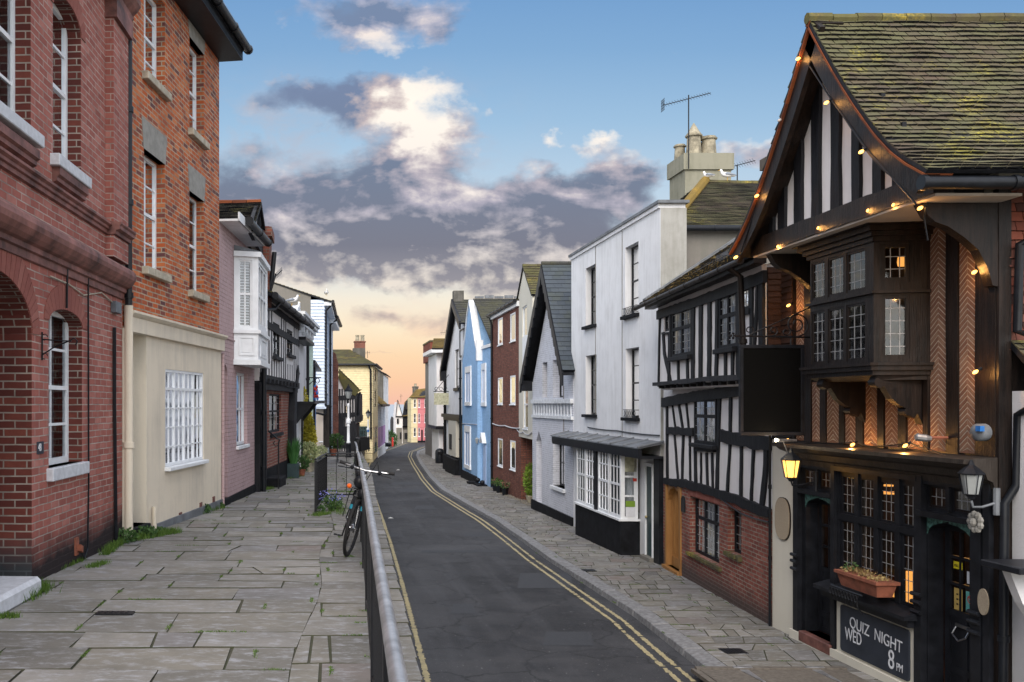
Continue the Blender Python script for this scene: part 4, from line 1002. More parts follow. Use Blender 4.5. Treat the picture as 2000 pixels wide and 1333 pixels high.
for (p, q_, w_) in (((17.55, e0.z+.05), (yr, zr-.06), .13), ((yr, zr-.06), (21.8, e0.z+.15), .13), ((17.55, e0.z-.03), (21.8, e0.z+.05), .14), ((18.6, e0.z), (18.6, zr-.35), .09), ((19.7, e0.z), (19.7, zr-.2), .09), ((20.5, e0.z), (20.5, zr-.5), .09)):
    b.beam((gx+.04, p[0], p[1]), (gx+.04, q_[0], q_[1]), .08, w_, up=(1, 0, 0)) if False else b.hexa([(gx+d_, p[0]+s0, p[1]+s1) for (d_, s0, s1) in ((0, 0, -w_/2), (.07, 0, -w_/2), (.07, 0, w_/2), (0, 0, w_/2))]+[(gx+d_, q_[0]+s0, q_[1]+s1) for (d_, s0, s1) in ((0, 0, -w_/2), (.07, 0, -w_/2), (.07, 0, w_/2), (0, 0, w_/2))]) if abs(p[0]-q_[0]) > .01 else b.box(gx, gx+.07, p[0]-w_/2, p[0]+w_/2, p[1], q_[1])
b.build('gable_timbers', MT['timber'], T3)
chimney(T3, -1.66, -1.30, 20.5, 21.4, 2.2, 3.95, 'b_far', cap=True)

# ---- black and white timber house on the left
F4 = Fac(495, 20.1, 574, 26.8)
T4 = thing('timber_framed_house', base_pt(F4), 'crooked black and white timber framed house with overhanging upper floor beside the pink cottage', 'house', 'houses along the high pavement')
zj, ze = .50, 2.30
gwin = (F4.u(526), F4.u(549), F4.z(537, 845), F4.z(537, 770))
wall(T4, F4, rectpoly(0, F4.L, -2.6, zj), [hole(gwin)], 'b_old', body=5, rev=.1)
window(T4, F4, gwin, -.05, .05, vm=(.5,), hm=(.55,), vb=(.17, .34, .67, .84), hb=(.2, .4, .75, .9), mat='timber', glass='glass_sky', leadm='leadline', tb=.015)
Fu = F4.sub(.14)
uw = [(Fu.u(533), Fu.u(547), Fu.z(540, 698), Fu.z(540, 632)), (Fu.u(560), Fu.u(572), Fu.z(566, 694), Fu.z(566, 645))]
wall(T4, Fu, rectpoly(0, F4.L, zj, ze+.1), [hole(x) for x in uw], 'r_panel', body=5, rev=.06)
for w_ in uw: window(T4, Fu, w_, -.02, .07, vm=(.5,), hm=(.5,), vb=(.25, .75), hb=(.25, .75), mat='timber', glass='glass_sky', leadm='leadline', tb=.014, sill=(.10, .08, .05, 'timber_grey'))
b = MB(); rnd = random.Random(21)
x = .12
while x < F4.L-.05:
    if not any(r_[0]-.04 < x < r_[1]+.04 for r_ in uw):
        strip(b, Fu, [(x, zj+.12), (x+rnd.uniform(-.05, .05), ze)], .13, -.01, .008, .012, rnd)
    else: strip(b, Fu, [(x, zj+.12), (x, uw[0][2]-.08)], .09, -.01, .008, .01, rnd)
    x += rnd.uniform(.34, .44)
for (z_, w_) in ((zj+.05, .18), (ze-.05, .16), (1.78, .17)): strip(b, Fu, [(0, z_+.04), (F4.L*.5, z_), (F4.L, z_-.03)], w_, -.01, .03, .015, rnd)
strip(b, F4, [(.35, -2.1), (.42, -.5), (.30, zj)], (.85, .95), -.02, .16, .02, rnd); strip(b, F4, [(F4.L-1.0, -2.3), (F4.L-1.05, -.5), (F4.L-.75, .4), (F4.L-.2, 1.0)], (.75, .3), -.02, .18, .02, rnd)
strip(b, F4, [(0, zj-.08), (F4.L, zj-.08)], .2, -.02, .12, .01, rnd)
strip(b, F4, [(F4.u(527), gwin[2]-.06), (F4.u(550), gwin[2]-.06)], .08, 0, .06, .005, rnd)
for k in range(9): b.fbox(F4, .9+k*.62, 1.02+k*.62, zj-.03, zj+.07, 0, .22)
b.build('timber_frame', MT['timber'], T4)
MB().fbox(F4, .75, F4.L-1.1, -2.6, PZ(22)+.42, 0, .03).build('plinth', MT['black_flat'], T4)
MB().fbox(F4, 1.4, 2.4, PZ(22)-.3, PZ(22)+.22, 0, .38).build('doorstep', MT['black_flat'], T4, bevel=.02)
pipe(T4, [F4.P(.06, zj+1.6, .22), F4.P(.06, -2.0, .22)], .05)
tileroof(T4, Fu.P(-.1, ze+.1, .28), Fu.P(F4.L+.35, ze+.02, .28), Fu.P(F4.L+.35, ze+1.15, -2.2), Fu.P(-.1, ze+1.25, -2.2), .11, .18, 'tile_moss2', sag=.1)
gutter(T4, Fu.P(0, ze+.06, .34), Fu.P(F4.L+.45, ze-.02, .34), .065)
pipe(T4, [Fu.P(.9, ze+.02, .34), Fu.P(.75, ze-.16, .22), Fu.P(.3, ze-.22, .12), Fu.P(0, ze-.22, .1)], .035, collars=0)
b = MB(); p0 = W(528, 560, 20.6); b.tube([W(524, 582, 20.6), W(526, 560, 20.6), W(531, 545, 20.6), W(536, 493, 20.6)], .055, 10); b.build('flue_pipe', MT['plastic'], T4, smooth=True)

# ---- white narrow house
F5 = Fac(574, 26.8, 606, 32.2)
T5 = thing('white_narrow_house', base_pt(F5), 'narrow white rendered house with black door hood, behind the potted plants', 'house', 'houses along the high pavement')
zt5 = F5.z(590, 640)
dh5 = (F5.u(581), F5.u(588), PZ(28)+.1, F5.z(585, 805)); w5 = (F5.u(578.5), F5.u(582), F5.z(580, 728), F5.z(580, 675))
wall(T5, F5, rectpoly(0, F5.L, -2.9, zt5), [hole(dh5), hole(w5)], 'r_white2', body=5)
dd = MB().fbox(F5, dh5[0], dh5[1], dh5[2], dh5[3], -.12, -.08).build('door', MT['white_old'], T5)
window(T5, F5, w5, -.08, .05, mat='black', sill=(.06, .05, .05, 'black'))
b = MB(); hz = dh5[3]; b.fprism(F5, [(dh5[0]-.3, hz+.25), (dh5[1]+.3, hz+.25), (dh5[1]+.3, hz+.32), (dh5[0]-.3, hz+.32)], 0, .55)
for s_ in (dh5[0]-.25, dh5[1]+.2): b.prism([F5.P(s_, hz+.25, 0), F5.P(s_, hz+.25, .5), F5.P(s_, hz-.35, 0)], F5.t*.07)
b.build('door_hood', MT['black'], T5); MB().fbox(F5, dh5[1], dh5[1]+.12, dh5[2], dh5[3]+.2, 0, .05).build('door_frame', MT['black'], T5)
b = MB(); b.fbox(F5, -.0, F5.L*.55, F5.z(580, 668), F5.z(580, 662), 0, .35); b.build('drip_course', MT['black'], T5)
ob = MB(); 
for (z0_, n_) in ((zt5-.05, .20), (zt5+.08, .28), (zt5+.18, .34)): ob.fbox(F5, -.05, F5.L+.05, z0_, z0_+.09, -.1, n_)
for k in range(5): ob.fbox(F5, .2+k*1.1, .35+k*1.1, zt5-.25, zt5-.05, 0, .18)
ob.build('cornice', MT['white_old'], T5)
# oriel dormer with lead dome above
b = MB(); c5 = W(583, 640, 29); b.fprism(F5, [(.3, zt5+.2), (1.9, zt5+.2), (1.6, zt5+.42), (1.1, zt5+.55), (.6, zt5+.42)], -.3, .05); b.build('dormer', MT['white_old'], T5)
MB().fbox(F5, F5.L-.35, F5.L, -2.6, zt5, 0, .10).build('corner_pilaster', MT['palegreen'], T5)
pipe(T5, [F5.P(F5.L*.62, F5.z(590, 672), .10), F5.P(F5.L*.62, -2.3, .10)], .05)
# ---- blue shop
F6 = Fac(602.5, 33, 616, 41)
T6 = thing('blue_shop', base_pt(F6), 'narrow bright blue shopfront hung with buckets and streamers', 'shop', 'houses along the high pavement')
ws = (1.0, 3.2, -1.6, -.2); z6 = W(0, 712, 34).z
wall(T6, F6, rectpoly(-.3, F6.L+1, -2.9, z6), [hole(ws), hole((4.4, 5.2, -2.3, 0))], 'blueshop', body=2.5)
window(T6, F6, ws, -.08, .06, vm=(.33, .66), mat='white')
MB().fbox(F6, 4.4, 5.2, -2.4, 0, -.12, -.08).build('door', MT['white'], T6)
b = MB(); b.fbox(F6, -.3, F6.L+1, z6, z6+.1, -.5, .25); b.fbox(F6, .5, 3.8, .02, .10, 0, .55); b.fbox(F6, 3.85, 3.98, -2.5, z6, 0, .12); b.build('shop_canopy', MT['black'], T6)

# ---- white weatherboarded house with grey gable side
cx7, cy7 = W(633, 0, 45.5).x, 45.5
T7 = thing('weatherboarded_house', (cx7, cy7, PZ(45.5)), 'tall white weatherboarded house with cream ground floor, standing over the plants and pots', 'house', 'houses along the high pavement')
F7 = plan(cx7, cy7, .06, 53); F7s = plan(-6.2, cy7, cx7, cy7); L7 = F7s.L
zE, zA, zJ = W(0, 590, 45.5).z, W(0, 549, 45.5).z, W(0, 795, 45.5).z
ux = L7-(cx7-W(607, 0, 45.5).x)
b = wall(T7, F7s, [(0, zJ), (ux, zJ), (ux, zE+.27), (L7-2.65, zA), (0, zE)], [], 'r_grey', body=7.4, name='gable_wall')
wb = MB()
def boards(b, F, u0, u1, z0, z1, h=.16, n=0.0, topf=None, holes=()):
    z = z0
    while z < z1-.02:
        zz = min(z+h, z1); segs = [(u0, u1)]
        for (a, c, e, f) in holes:
            if zz > e and z < f:
                ns = []
                for (s0, s1) in segs:
                    if a > s0: ns.append((s0, min(a, s1)))
                    if c < s1: ns.append((max(c, s0), s1))
                segs = [q for q in ns if q[1]-q[0] > .02]
        for (s0, s1) in segs:
            b.add([F.P(s0, z, n+.05), F.P(s1, z, n+.05), F.P(s1, zz, n+.006), F.P(s0, zz, n+.006), F.P(s0, z, n), F.P(s1, z, n)], [(0, 1, 2, 3), (0, 4, 5, 1), (0, 3, 4), (1, 5, 2)])
        z = zz
MT['wbp'] = plain('white_boards', (.50, .59, .71), .5, .06, 4, .1); MT['wby'] = plain('yellow_boards', (.70, .60, .35), .55, .07, 4, .1)
boards(wb, F7s, ux, L7, zJ, zE+.1); 
hw7 = [(F7.L*.35, F7.L*.6, 2.9, 4.3), (F7.L*.35, F7.L*.6, .6, 2.0)]
boards(wb, F7, 0, F7.L, zJ, zE, holes=hw7); wb.build('weatherboards', MT['wbp'], T7)
wall(T7, F7, rectpoly(0, F7.L, zJ, zE), [hole(x) for x in hw7], 'wbp', body=.8, name='front_wall')
for w_ in hw7: window(T7, F7, w_, .0, .06, hm=(.5,), vb=(.5,), sill=(.10, .06, .05, 'white'))
F7g = plan(W(618, 0, 45.8).x, 45.8, cx7-.05, 45.8); F7gs = plan(cx7-.05, 45.8, .0, 53)
gw7 = (F7g.u(624), F7g.u(629.5), F7g.z(627, 862), F7g.z(627, 805))
wall(T7, F7g, rectpoly(-.3, F7g.L, -3.2, zJ), [hole(gw7)], 'r_buff', body=7, name='ground_floor_wall')
window(T7, F7g, gw7, -.05, .05, glass='glass_dark', sill=(.05, .06, .04, 'white'))
wall(T7, F7gs, rectpoly(0, F7gs.L, -3.4, zJ), [], 'r_buff', body=.5, name='front_wall')
b = MB(); b.box(W(616, 0, 45).x, cx7+.1, cy7-.03, cy7+7, zJ-.1, zJ); b.build('jetty_board', MT['wbp'], T7)
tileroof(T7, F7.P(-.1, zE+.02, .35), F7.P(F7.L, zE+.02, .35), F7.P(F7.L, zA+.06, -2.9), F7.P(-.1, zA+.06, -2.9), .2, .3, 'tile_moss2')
b = MB(); b.fbox(F7, -.03, F7.L, zE-.18, zE, 0, .36); b.build('eaves_box', MT['white'], T7)
gutter(T7, F7.P(-.15, zE+.0, .44), F7.P(F7.L, zE, .44), .07)
pipe(T7, [F7.P(0, zE-.05, .44), F7.P(.1, zE-.45, .08), F7.P(.1, zJ-.3, .08), F7.P(.1, zJ-.4, .0), W(614, 806, 45.3)], .055)
# neighbour with deep eaves
F8 = plan(.06, 53, .33, 58.5)
T8 = thing('narrow_weatherboarded_house', base_pt(F8), 'slim white weatherboarded house with deep boxed eaves, next beyond the tall weatherboarded one', 'house', 'houses along the high pavement')
z8 = W(0, 632, 53).z
wall(T8, F8, rectpoly(0, F8.L, -4, z8), [hole((1, 1.9, 2.2, 3.6)), hole((1, 1.9, -.2, 1.2))], 'wb_white', body=6)
for zz in (2.2, -.2): window(T8, F8, (1, 1.9, zz, zz+1.4), -.05, .06, hm=(.5,), sill=(.05, .05, .04, 'white'))
MB().fbox(F8, -.3, F8.L, z8, z8+.35, -.1, .42).build('eaves_box', MT['white'], T8)
gutter(T8, F8.P(-.4, z8+.32, .5), F8.P(F8.L, z8+.32, .5), .09); pipe(T8, [F8.P(-.3, z8+.2, .5), F8.P(-.2, z8-.1, .1), F8.P(-.2, -3, .1)], .06)
tileroof(T8, F8.P(-.4, z8+.36, .48), F8.P(F8.L, z8+.36, .48), F8.P(F8.L, z8+1.8, -3), F8.P(-.4, z8+1.8, -3), .2, .3, 'tile_moss2')

# ---- brick flank and old dark timber house
T9 = thing('brick_flank_house', (W(655, 0, 58).x, 58, PZ(58)), 'narrow weathered brick flank wall between the weatherboards and the dark timber house', 'house', 'houses along the high pavement')
b = MB(); x0, x1 = W(640, 0, 58.6).x, W(661, 0, 58.6).x; b.prism([(x0, 58.6, -3.6), (x1, 58.6, -3.6), (x1, 58.6, W(0, 712, 58.6).z), (W(655, 0, 58.6).x, 58.6, W(0, 690, 58.6).z), (x0, 58.6, W(0, 684, 58.6).z)], (0, 4, 0)); b.build('wall', MT['b_far'], T9)
T10 = thing('old_timber_house', (W(690, 0, 63).x, 63, PZ(63)), 'low dark timber framed house with sweeping tiled roof, before the yellow house', 'house', 'houses along the high pavement')
D10 = 62.; F10 = plan(W(661, 0, D10).x, D10, W(694, 0, D10).x, D10); F10f = plan(W(694, 0, D10).x, D10, W(700, 0, 69).x, 69)
zc = F10.z(690, 768)
MB().hexa([F10.P(0, -3.6), F10.P(F10.L, -3.6), F10f.P(F10f.L, -3.8), F10.P(0, -3.6, -7), F10.P(0, F10.z(665, 735)), F10.P(F10.L, zc), F10f.P(F10f.L, zc), F10.P(0, F10.z(665, 735), -7)]).build('wall', MT['r_panel'], T10)
b = MB(); rnd = random.Random(4)
for x in (664, 668, 673, 679, 684, 690, 693): strip(b, F10, [(F10.u(x), -3.4), (F10.u(x)+rnd.uniform(-.04, .04), F10.z(x, 760))], .10, 0, .04, .01, rnd)
for y in (778, 812, 838, 860): strip(b, F10, [(0, F10.z(665, y)), (F10.L, F10.z(665, y-2))], .30 if y < 840 else .2, 0, .05, .02, rnd)
b.fbox(F10, F10.u(661), F10.u(672), F10.z(665, 850), F10.z(665, 812), 0, .06); b.fbox(F10, F10.u(684), F10.u(694), -3.5, F10.z(690, 823), 0, .07)
b.fbox(F10, F10.u(661), F10.u(682), -3.0, F10.z(665, 835), 0, .055)
b.fbox(F10f, -.02, F10f.L, F10f.z(696, 824), F10f.z(696, 812), 0, .35); b.fbox(F10f, .1, F10f.L, -3.6, -1.4, 0, .1)
b.fbox(F10f, 0, F10f.L, F10f.z(696, 812), zc, .0, .3); b.build('timber_frame', MT['timber_grey'], T10)
window(T10, F10, (F10.u(675), F10.u(681), F10.z(678, 812), F10.z(678, 793)), .05, .04, vb=(.5,), hb=(.5,), mat='black', glass='glass_sky')
e_ = [W(663, 722, 62), W(676, 735, 62), W(690, 748, 62), W(703, 762, 62), W(707, 762, 62)]
b = MB()
for i in range(4):
    p, q_ = e_[i], e_[i+1]
    for k in range(3):
        a, c = p.lerp(q_, k/3), p.lerp(q_, (k+1)/3); lift = Vector((0, 0, .05))
        b.hexa([a, c, c+Vector((0, 7, 0)), a+Vector((0, 7, 0)), a+lift, c+Vector((0, 0, .01)), c+Vector((0, 7, .01)), a+Vector((0, 7, .05))])
b.build('roof', MT['tile_moss2'], T10)
b = MB(); b.prism([W(663, 724, 61.9), W(704, 764, 61.9), W(700, 766, 61.9), W(694, 774, 61.9), W(672, 762, 61.9), W(661, 738, 61.9)], (0, .1, 0)); b.build('roof_verge', MT['tile_moss2'], T10)
pipe(T10, [W(704, 766, 62), W(700, 775, 62), W(699, 812, 62)], .07)

# ---- yellow weatherboarded house
D11 = 75.; x0, x1 = W(655, 0, D11).x, W(727.5, 0, D11).x
T11 = thing('yellow_house', (x1-1, D11, PZ(D11)), 'yellow weatherboarded house with mossy hipped roof and brick chimney at the bend', 'house', 'houses along the high pavement')
F11s = plan(x0, D11, x1, D11); F11 = plan(x1, D11, W(737.5, 0, 84).x, 84); zE = W(0, 713, D11).z; L = F11s.L
gw = (F11s.u(696), F11s.u(717), F11s.z(700, 860), F11s.z(700, 833)); fw_ = [(F11.u(731), F11.u(734), F11.z(732, 745), F11.z(732, 721)), (F11.u(731), F11.u(734), F11.z(732, 795), F11.z(732, 763))]
wall(T11, F11s, rectpoly(0, L, -4.5, zE), [hole(gw)], 'wb_yellow', body=6, back=False)
wall(T11, F11, rectpoly(0, F11.L, -4.8, zE), [hole(x) for x in fw_]+[hole((F11.u(731), F11.u(736), -4.2, F11.z(733, 835)))], 'wb_yellow', body=.6, name='front_wall')
b = MB(); boards(b, F11s, 0, L, -4, zE, .19, holes=[gw]); boards(b, F11, 0, F11.L, -4, zE, .19, holes=fw_+[(F11.u(731), F11.u(736), -4.2, F11.z(733, 835))]); b.build('weatherboards', MT['wby'], T11)
window(T11, F11s, gw, .03, .10, vm=(.33, .66), hm=(.72,), vb=(.165, .5, .83), hb=(.36,), tm=.1, tb=.05, mat='green', glass='glass_dark')
for w_ in fw_: window(T11, F11, w_, 0, .08, hm=(.5,), mat='black', glass='glass_dark')
window(T11, F11, (F11.u(731), F11.u(736), -4.2, F11.z(733, 835)), .02, .12, vm=(.3, .6), hm=(.6,), mat='green', glass='glass_dark')
zr = W(0, 681, 78).z; xr0, xr1 = W(650, 0, 78).x, W(683, 0, 78).x
tileroof(T11, (x0-.3, D11-.3, zE), (x1+.3, D11-.3, zE), (xr1+.05, 79.5, zr), (xr0, 79.5, zr), .28, .35, 'tile_moss2')
tileroof(T11, (x1+.3, D11-.3, zE), F11.P(F11.L, zE, .3), (xr1+1.2, 84, zr-.5), (xr1, 79.5, zr), .28, .35, 'tile_moss2')
gutter(T11, (x0, D11-.35, zE), (x1+.3, D11-.35, zE), .09); gutter(T11, (x1+.3, D11-.35, zE), F11.P(F11.L, zE, .36), .09); pipe(T11, [W(720, 715, 74.6), W(724, 724, 74.8), W(724.5, 858, 74.8)], .08)
cxa, cxb = W(689, 0, 79).x, W(713, 0, 79).x
chimney(T11, cxa, cxb, 78.5, 80, 1.5, W(0, 681, 79).z+.0, 'r_dark', cap=False)
o_ = chimney(T11, W(692, 0, 79).x, W(713, 0, 79).x, 78.6, 79.6, W(0, 681, 79).z, W(0, 667, 79).z, 'b_far', [(W(698, 0, 79).x, 79, .17, .55, ''), (W(708, 0, 79).x, 79, .17, .55, '')])
# ---- grey flanked tall house, white and lilac cottage
T12 = thing('grey_flanked_house', (W(748, 0, 99).x, 99, PZ(97)), 'tall house with grey rendered flank and white front, rising behind the lilac cottage', 'house', 'houses along the high pavement')
F12s = plan(W(733, 0, 99).x, 99, W(749, 0, 99).x, 99); F12 = plan(W(749, 0, 99).x, 99, W(758.5, 0, 112).x, 112)
wall(T12, F12s, [(0, -5.5), (F12s.L, -5.5), (F12s.L, F12s.z(749, 730)), (0, F12s.z(735, 712))], [], 'r_dark', body=12, back=False)
wall(T12, F12, rectpoly(0, F12.L, -6, F12s.z(749, 731)), [hole((2, 3, 1, 2.6)), hole((2, 3, -2, -.4)), hole((8, 9, 1, 2.6)), hole((8, 9, -2, -.4))], 'r_white', body=.5, name='front_wall')
for a in (2, 8):
    for zz in (1, -2): window(T12, F12, (a, a+1, zz, zz+1.6), -.05, .1, mat='black', glass='glass_dark')
tileroof(T12, F12.P(-.2, F12s.z(749, 731), .3), F12.P(F12.L, F12s.z(749, 731), .3), F12.P(F12.L, F12s.z(735, 705), -2.5), F12.P(-.2, F12s.z(735, 705), -2.5), .3, .4, 'slate_moss')
T13 = thing('lilac_cottage', (W(745, 0, 88).x, 88, PZ(88)), 'small cottage with white boarded upper floor over a lilac painted ground floor', 'house', 'houses along the high pavement')
F13 = plan(W(737.5, 0, 84).x, 84, W(752.5, 0, 97).x, 97); za, zb_ = F13.z(745, 791), F13.z(745, 833)
b = wall(T13, F13, rectpoly(0, F13.L, zb_, za), [hole((4, 5.2, zb_+.5, za-.4)), hole((9, 10.2, zb_+.5, za-.4))], 'wb_white', body=5)
for a in (4, 9): window(T13, F13, (a, a+1.2, zb_+.5, za-.4), -.05, .12, hm=(.5,), glass='glass_sky')
wall(T13, F13, rectpoly(0, F13.L, -5.6, zb_), [hole((6, 8.2, -3.8, -2.2)), hole((2.2, 3.4, -4.4, -2.2))], 'purple', body=5, name='ground_floor_wall')
window(T13, F13, (6, 8.2, -3.8, -2.2), -.05, .2, vm=(.5,), glass='glass_sky'); MB().fbox(F13, 2.2, 3.4, -4.4, -2.2, -.1, -.05).build('door', MT['purple'], T13)
MB().fbox(F13, -.1, F13.L, -5.6, -4.1, 0, .06).build('plinth', MT['r_white'], T13)
tileroof(T13, F13.P(0, za, .3), F13.P(F13.L, za, .3), F13.P(F13.L-1, za+2.1, -2), F13.P(.5, za+2.1, -2), .25, .3, 'tile_gold'); gutter(T13, F13.P(0, za-.05, .38), F13.P(F13.L, za-.05, .38), .1)
# ================================================================== RIGHT SIDE
GR = 'houses along the right pavement'
# ---- white three storey house with shopfront
FW = Fac(1116, 30.2, 1290, 22.1)
TW = thing('white_rendered_house', base_pt(FW), 'tall white rendered three storey house with black sash windows over a white shopfront', 'house', GR)
zT = 4.70
def RW(x0, x1, yt, yb): return FW.rect(x0, x1, yt, yb)
ww = [RW(1144, 1164, 520, 636), RW(1221, 1247, 478, 615), RW(1144, 1165, 694, 810), RW(1222, 1248, 680, 816)]
wall(TW, FW, rectpoly(0, FW.L, -4.3, zT), [hole(x) for x in ww]+[hole((FW.u(1135), FW.L-1.5, -3.6, -1.25))], 'r_white', body=.62, rev=.22, name='front_wall')
Fs = plan(FW.P(FW.L, 0).x+.004, FW.P(FW.L, 0).y, FW.P(FW.L, 0).x+.62, FW.P(FW.L, 0).y)
MB().fbox(Fs, .0, .62, -3, zT, -.3, .008).build('flank_wall', MT['r_stain'], TW)
for i, w_ in enumerate(ww):
    o_ = window(TW, FW, w_, -.17, .045, hm=(.5,), vb=(.5,), hb=(.25, .75), tb=.025, mat='black', sill=(.12, .09, .07, 'black_flat'), curtain=((.06, .94),) if i > 1 else ((.05, .3), (.7, .95)), cmat='curtain_dim')
    if i in (1, 3):
        b = MB(); u0, u1, z0, z1 = w_
        for zz in (z0+.03, z0+.20): b.tube([FW.P(u0+.02, zz, -.02), FW.P(u0+.02, zz, .07), FW.P(u1-.02, zz, .07), FW.P(u1-.02, zz, -.02)], .010, 5)
        k = 7
        for j in range(k):
            uu = lerp(u0+.06, u1-.06, (j+.5)/k); pts = [FW.P(uu+.045*math.cos(a*.785), z0+.11+.07*math.sin(a*.785), .07) for a in range(9)]; b.tube(pts, .007, 4)
        b.build('balconette', MT['iron'], o_)
b = MB()
for x in (1163.5, 1215.5): b.fbox(FW, FW.u(x)-.012, FW.u(x)+.012, -.9 if x > 1200 else -.4, zT-.02, 0, .012)
b.build('render_joint', MT['r_grey'], TW)
b = MB(); b.fbox(FW, -.05, FW.L+.0, zT, zT+.10, -.6, .05); b.build('parapet', MT['r_white'], TW)
b = MB(); b.fbox(FW, -.06, FW.L+.03, zT+.10, zT+.17, -.6, .09); b.box(FW.P(FW.L, 0).x-.09, FW.P(FW.L, 0).x+.66, 22.0, 23, zT+.101, zT+.172); b.build('coping', MT['lead'], TW)
# main roof set back with hips, and its chimney
xr0, xr1, yb_ = 8.58, 12.6, 22.9
zE = W(0, 446, yb_).z; zR = W(0, 356, 25.3).z
MB().box(8.58, 14, yb_+.02, 29.5, -3, zE).build('rear_wall', MT['r_grey'], TW)
pr = [(8.45, yb_-.12, zE), (13.8, yb_-.12, zE), (13.8, 25.3, zR), (W(1378, 0, 25.3).x, 25.3, zR)]
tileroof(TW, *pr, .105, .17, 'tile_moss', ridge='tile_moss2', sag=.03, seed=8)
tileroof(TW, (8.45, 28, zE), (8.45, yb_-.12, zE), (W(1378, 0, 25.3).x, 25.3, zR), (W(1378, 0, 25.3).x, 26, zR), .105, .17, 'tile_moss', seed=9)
b = MB(); b.tube([Vector(pr[0])+Vector((0, 0, .06)), Vector(pr[3])+Vector((0, 0, .05))], .12, 8); b.build('hip_tiles', MT['tile_gold'], TW)
gutter(TW, (8.5, yb_-.2, zE-.04), (13.7, yb_-.2, zE-.04), .07)
D = 26.6; cxa, cxb = W(1338, 0, D).x, W(1428, 0, D).x; zc = W(0, 299, D).z
ch = chimney(TW, cxa, cxb, D, D+1.2, 3.4, zc, 'chim_render', [(W(1351, 0, D).x, D+.9, .16, .50, ''), (W(1363, 0, D).x, D+.3, .21, .66, 'cone'), (W(1382, 0, D).x, D+.7, .18, .48, 'cowl'), (W(1394, 0, D).x, D+.35, .21, .58, '')])
# shopfront bay
SF = plan(7.47, 27.8, 7.49, 23.55); zs0, zs1, zb = -3.00, -1.22, -4.15
sb = MB()
MB().hexa([SF.P(0, zb), SF.P(SF.L, zb), SF.P(SF.L, zb, -.7), SF.P(-.3, zb, -.7), SF.P(0, zs0), SF.P(SF.L, zs0), SF.P(SF.L, zs0, -.7), SF.P(-.3, zs0, -.7)]).build('stall_riser', MT['black_flat'], TW)
MB().fbox(SF, -.05, SF.L+.03, zs0, zs0+.05, -.5, .05).build('shop_sill', MT['white'], TW)
MB().fbox(SF, 0, SF.L, zs1, zs1+.2, -.6, 0).build('shop_head', MT['white'], TW)
L = SF.L; pos = [(.02, .235), (.245, .46), (.53, .75), (.765, .985)]
for a, c in pos:
    window(TW, SF, (L*a, L*c, zs0+.05, zs1), -.01, .07, hm=(.5,), vb=(.36, .65), hb=(.26, .76), tm=.06, tb=.032, glass='glass', curtain=((.02, .98),), cmat='curtain_dim', room=False)
MB().fbox(SF, L*.472, L*.512, zs0-.0, zs1+.1, -.1, .03).build('shop_post', MT['black'], TW)
rt = SF.P(L, 0); SS = plan(rt.x, rt.y, 7.98, rt.y-.10)
window(TW, SS, (.0, SS.L*.85, zs0+.0, zs1), -.02, .10, hm=(.36, .64), glass='glass', tm=.045, curtain=((.0, 1.0),), room=False)
b = MB(); b.fbox(SS, .12, SS.L*.7, zs0+.12, zs0+.36, -.012, -.008); pp = b.build('notice', MT['paper'], TW)
MB().fbox(SS, .12, SS.L*.7, zs0+.37, zs0+.52, -.012, -.007).build('notice', MT['leaf_lime'], TW); MB().fbox(SS, .30, SS.L*.78, -1.98, -1.9, -.012, -.007).build('notice', MT['red'], TW)
MB().fbox(SS, .10, SS.L*.78, zs1-.52, zs1-.14, -.03, -.02).build('notice', MT['olive'], TW)
# canopy of lead with rolls
b = MB(); c0, c1 = FW.u(1127)-.9, FW.L+.22
zc0, zc1, nn = -.90, -1.05, .62
b.hexa([FW.P(c0, zc1-.03, nn), FW.P(c1, zc1-.03, nn), FW.P(c1, zc0-.05, 0), FW.P(c0, zc0-.05, 0), FW.P(c0, zc1, nn), FW.P(c1, zc1, nn), FW.P(c1, zc0, 0), FW.P(c0, zc0, 0)])
for k in range(9):
    uu = lerp(c0, c1, k/8); b.tube([FW.P(uu, zc0+.01, 0), FW.P(uu, zc1+.01, nn+.01)], .028, 6)
cn = b.build('canopy', MT['lead'], TW)
MB().fbox(FW, c0+.03, c1-.02, zc1-.20, zc1-.035, nn-.10, nn-.02).build('fascia', MT['black'], TW)
MB().fbox(FW, c0+.05, c1-.02, zc1-.26, zc1-.20, 0, nn-.03).build('soffit', MT['black'], TW)
MB().fbox(FW, FW.L-.30, FW.L+.06, -4.2, zc1-.26, -.1, .06).build('shop_pier', MT['black'], TW)
dz0 = GZ(22.6)+.10
dr = MB().fbox(FW, FW.L-.86, FW.L-.42, dz0, -1.55, .01, .035).build('door', MT['green'], TW)
b = MB(); b.ball(FW.P(FW.L-.80, dz0+.95, .07), .035); b.build('handle', MT['yellow_line'], dr)
b = MB(); b.fbox(FW, FW.L-.94, FW.L-.36, -1.55, -1.46, 0, .07); b.fbox(FW, FW.L-.42, FW.L-.36, dz0, -1.55, 0, .07); b.fbox(FW, FW.L-.94, FW.L-.87, dz0, -1.55, 0, .07); b.build('door_frame', MT['white'], TW)
MB().fbox(FW, FW.L-1.0, FW.L-.3, GZ(22)-.2, dz0, -.1, .16).build('doorstep', MT['r_grey'], TW, bevel=.015)
cable(TW, [FW.P(FW.u(1150), -.72, .03), FW.P(FW.L*.6, -.74, .03), FW.P(FW.L, -.76, .03)], .018, sag=.02)

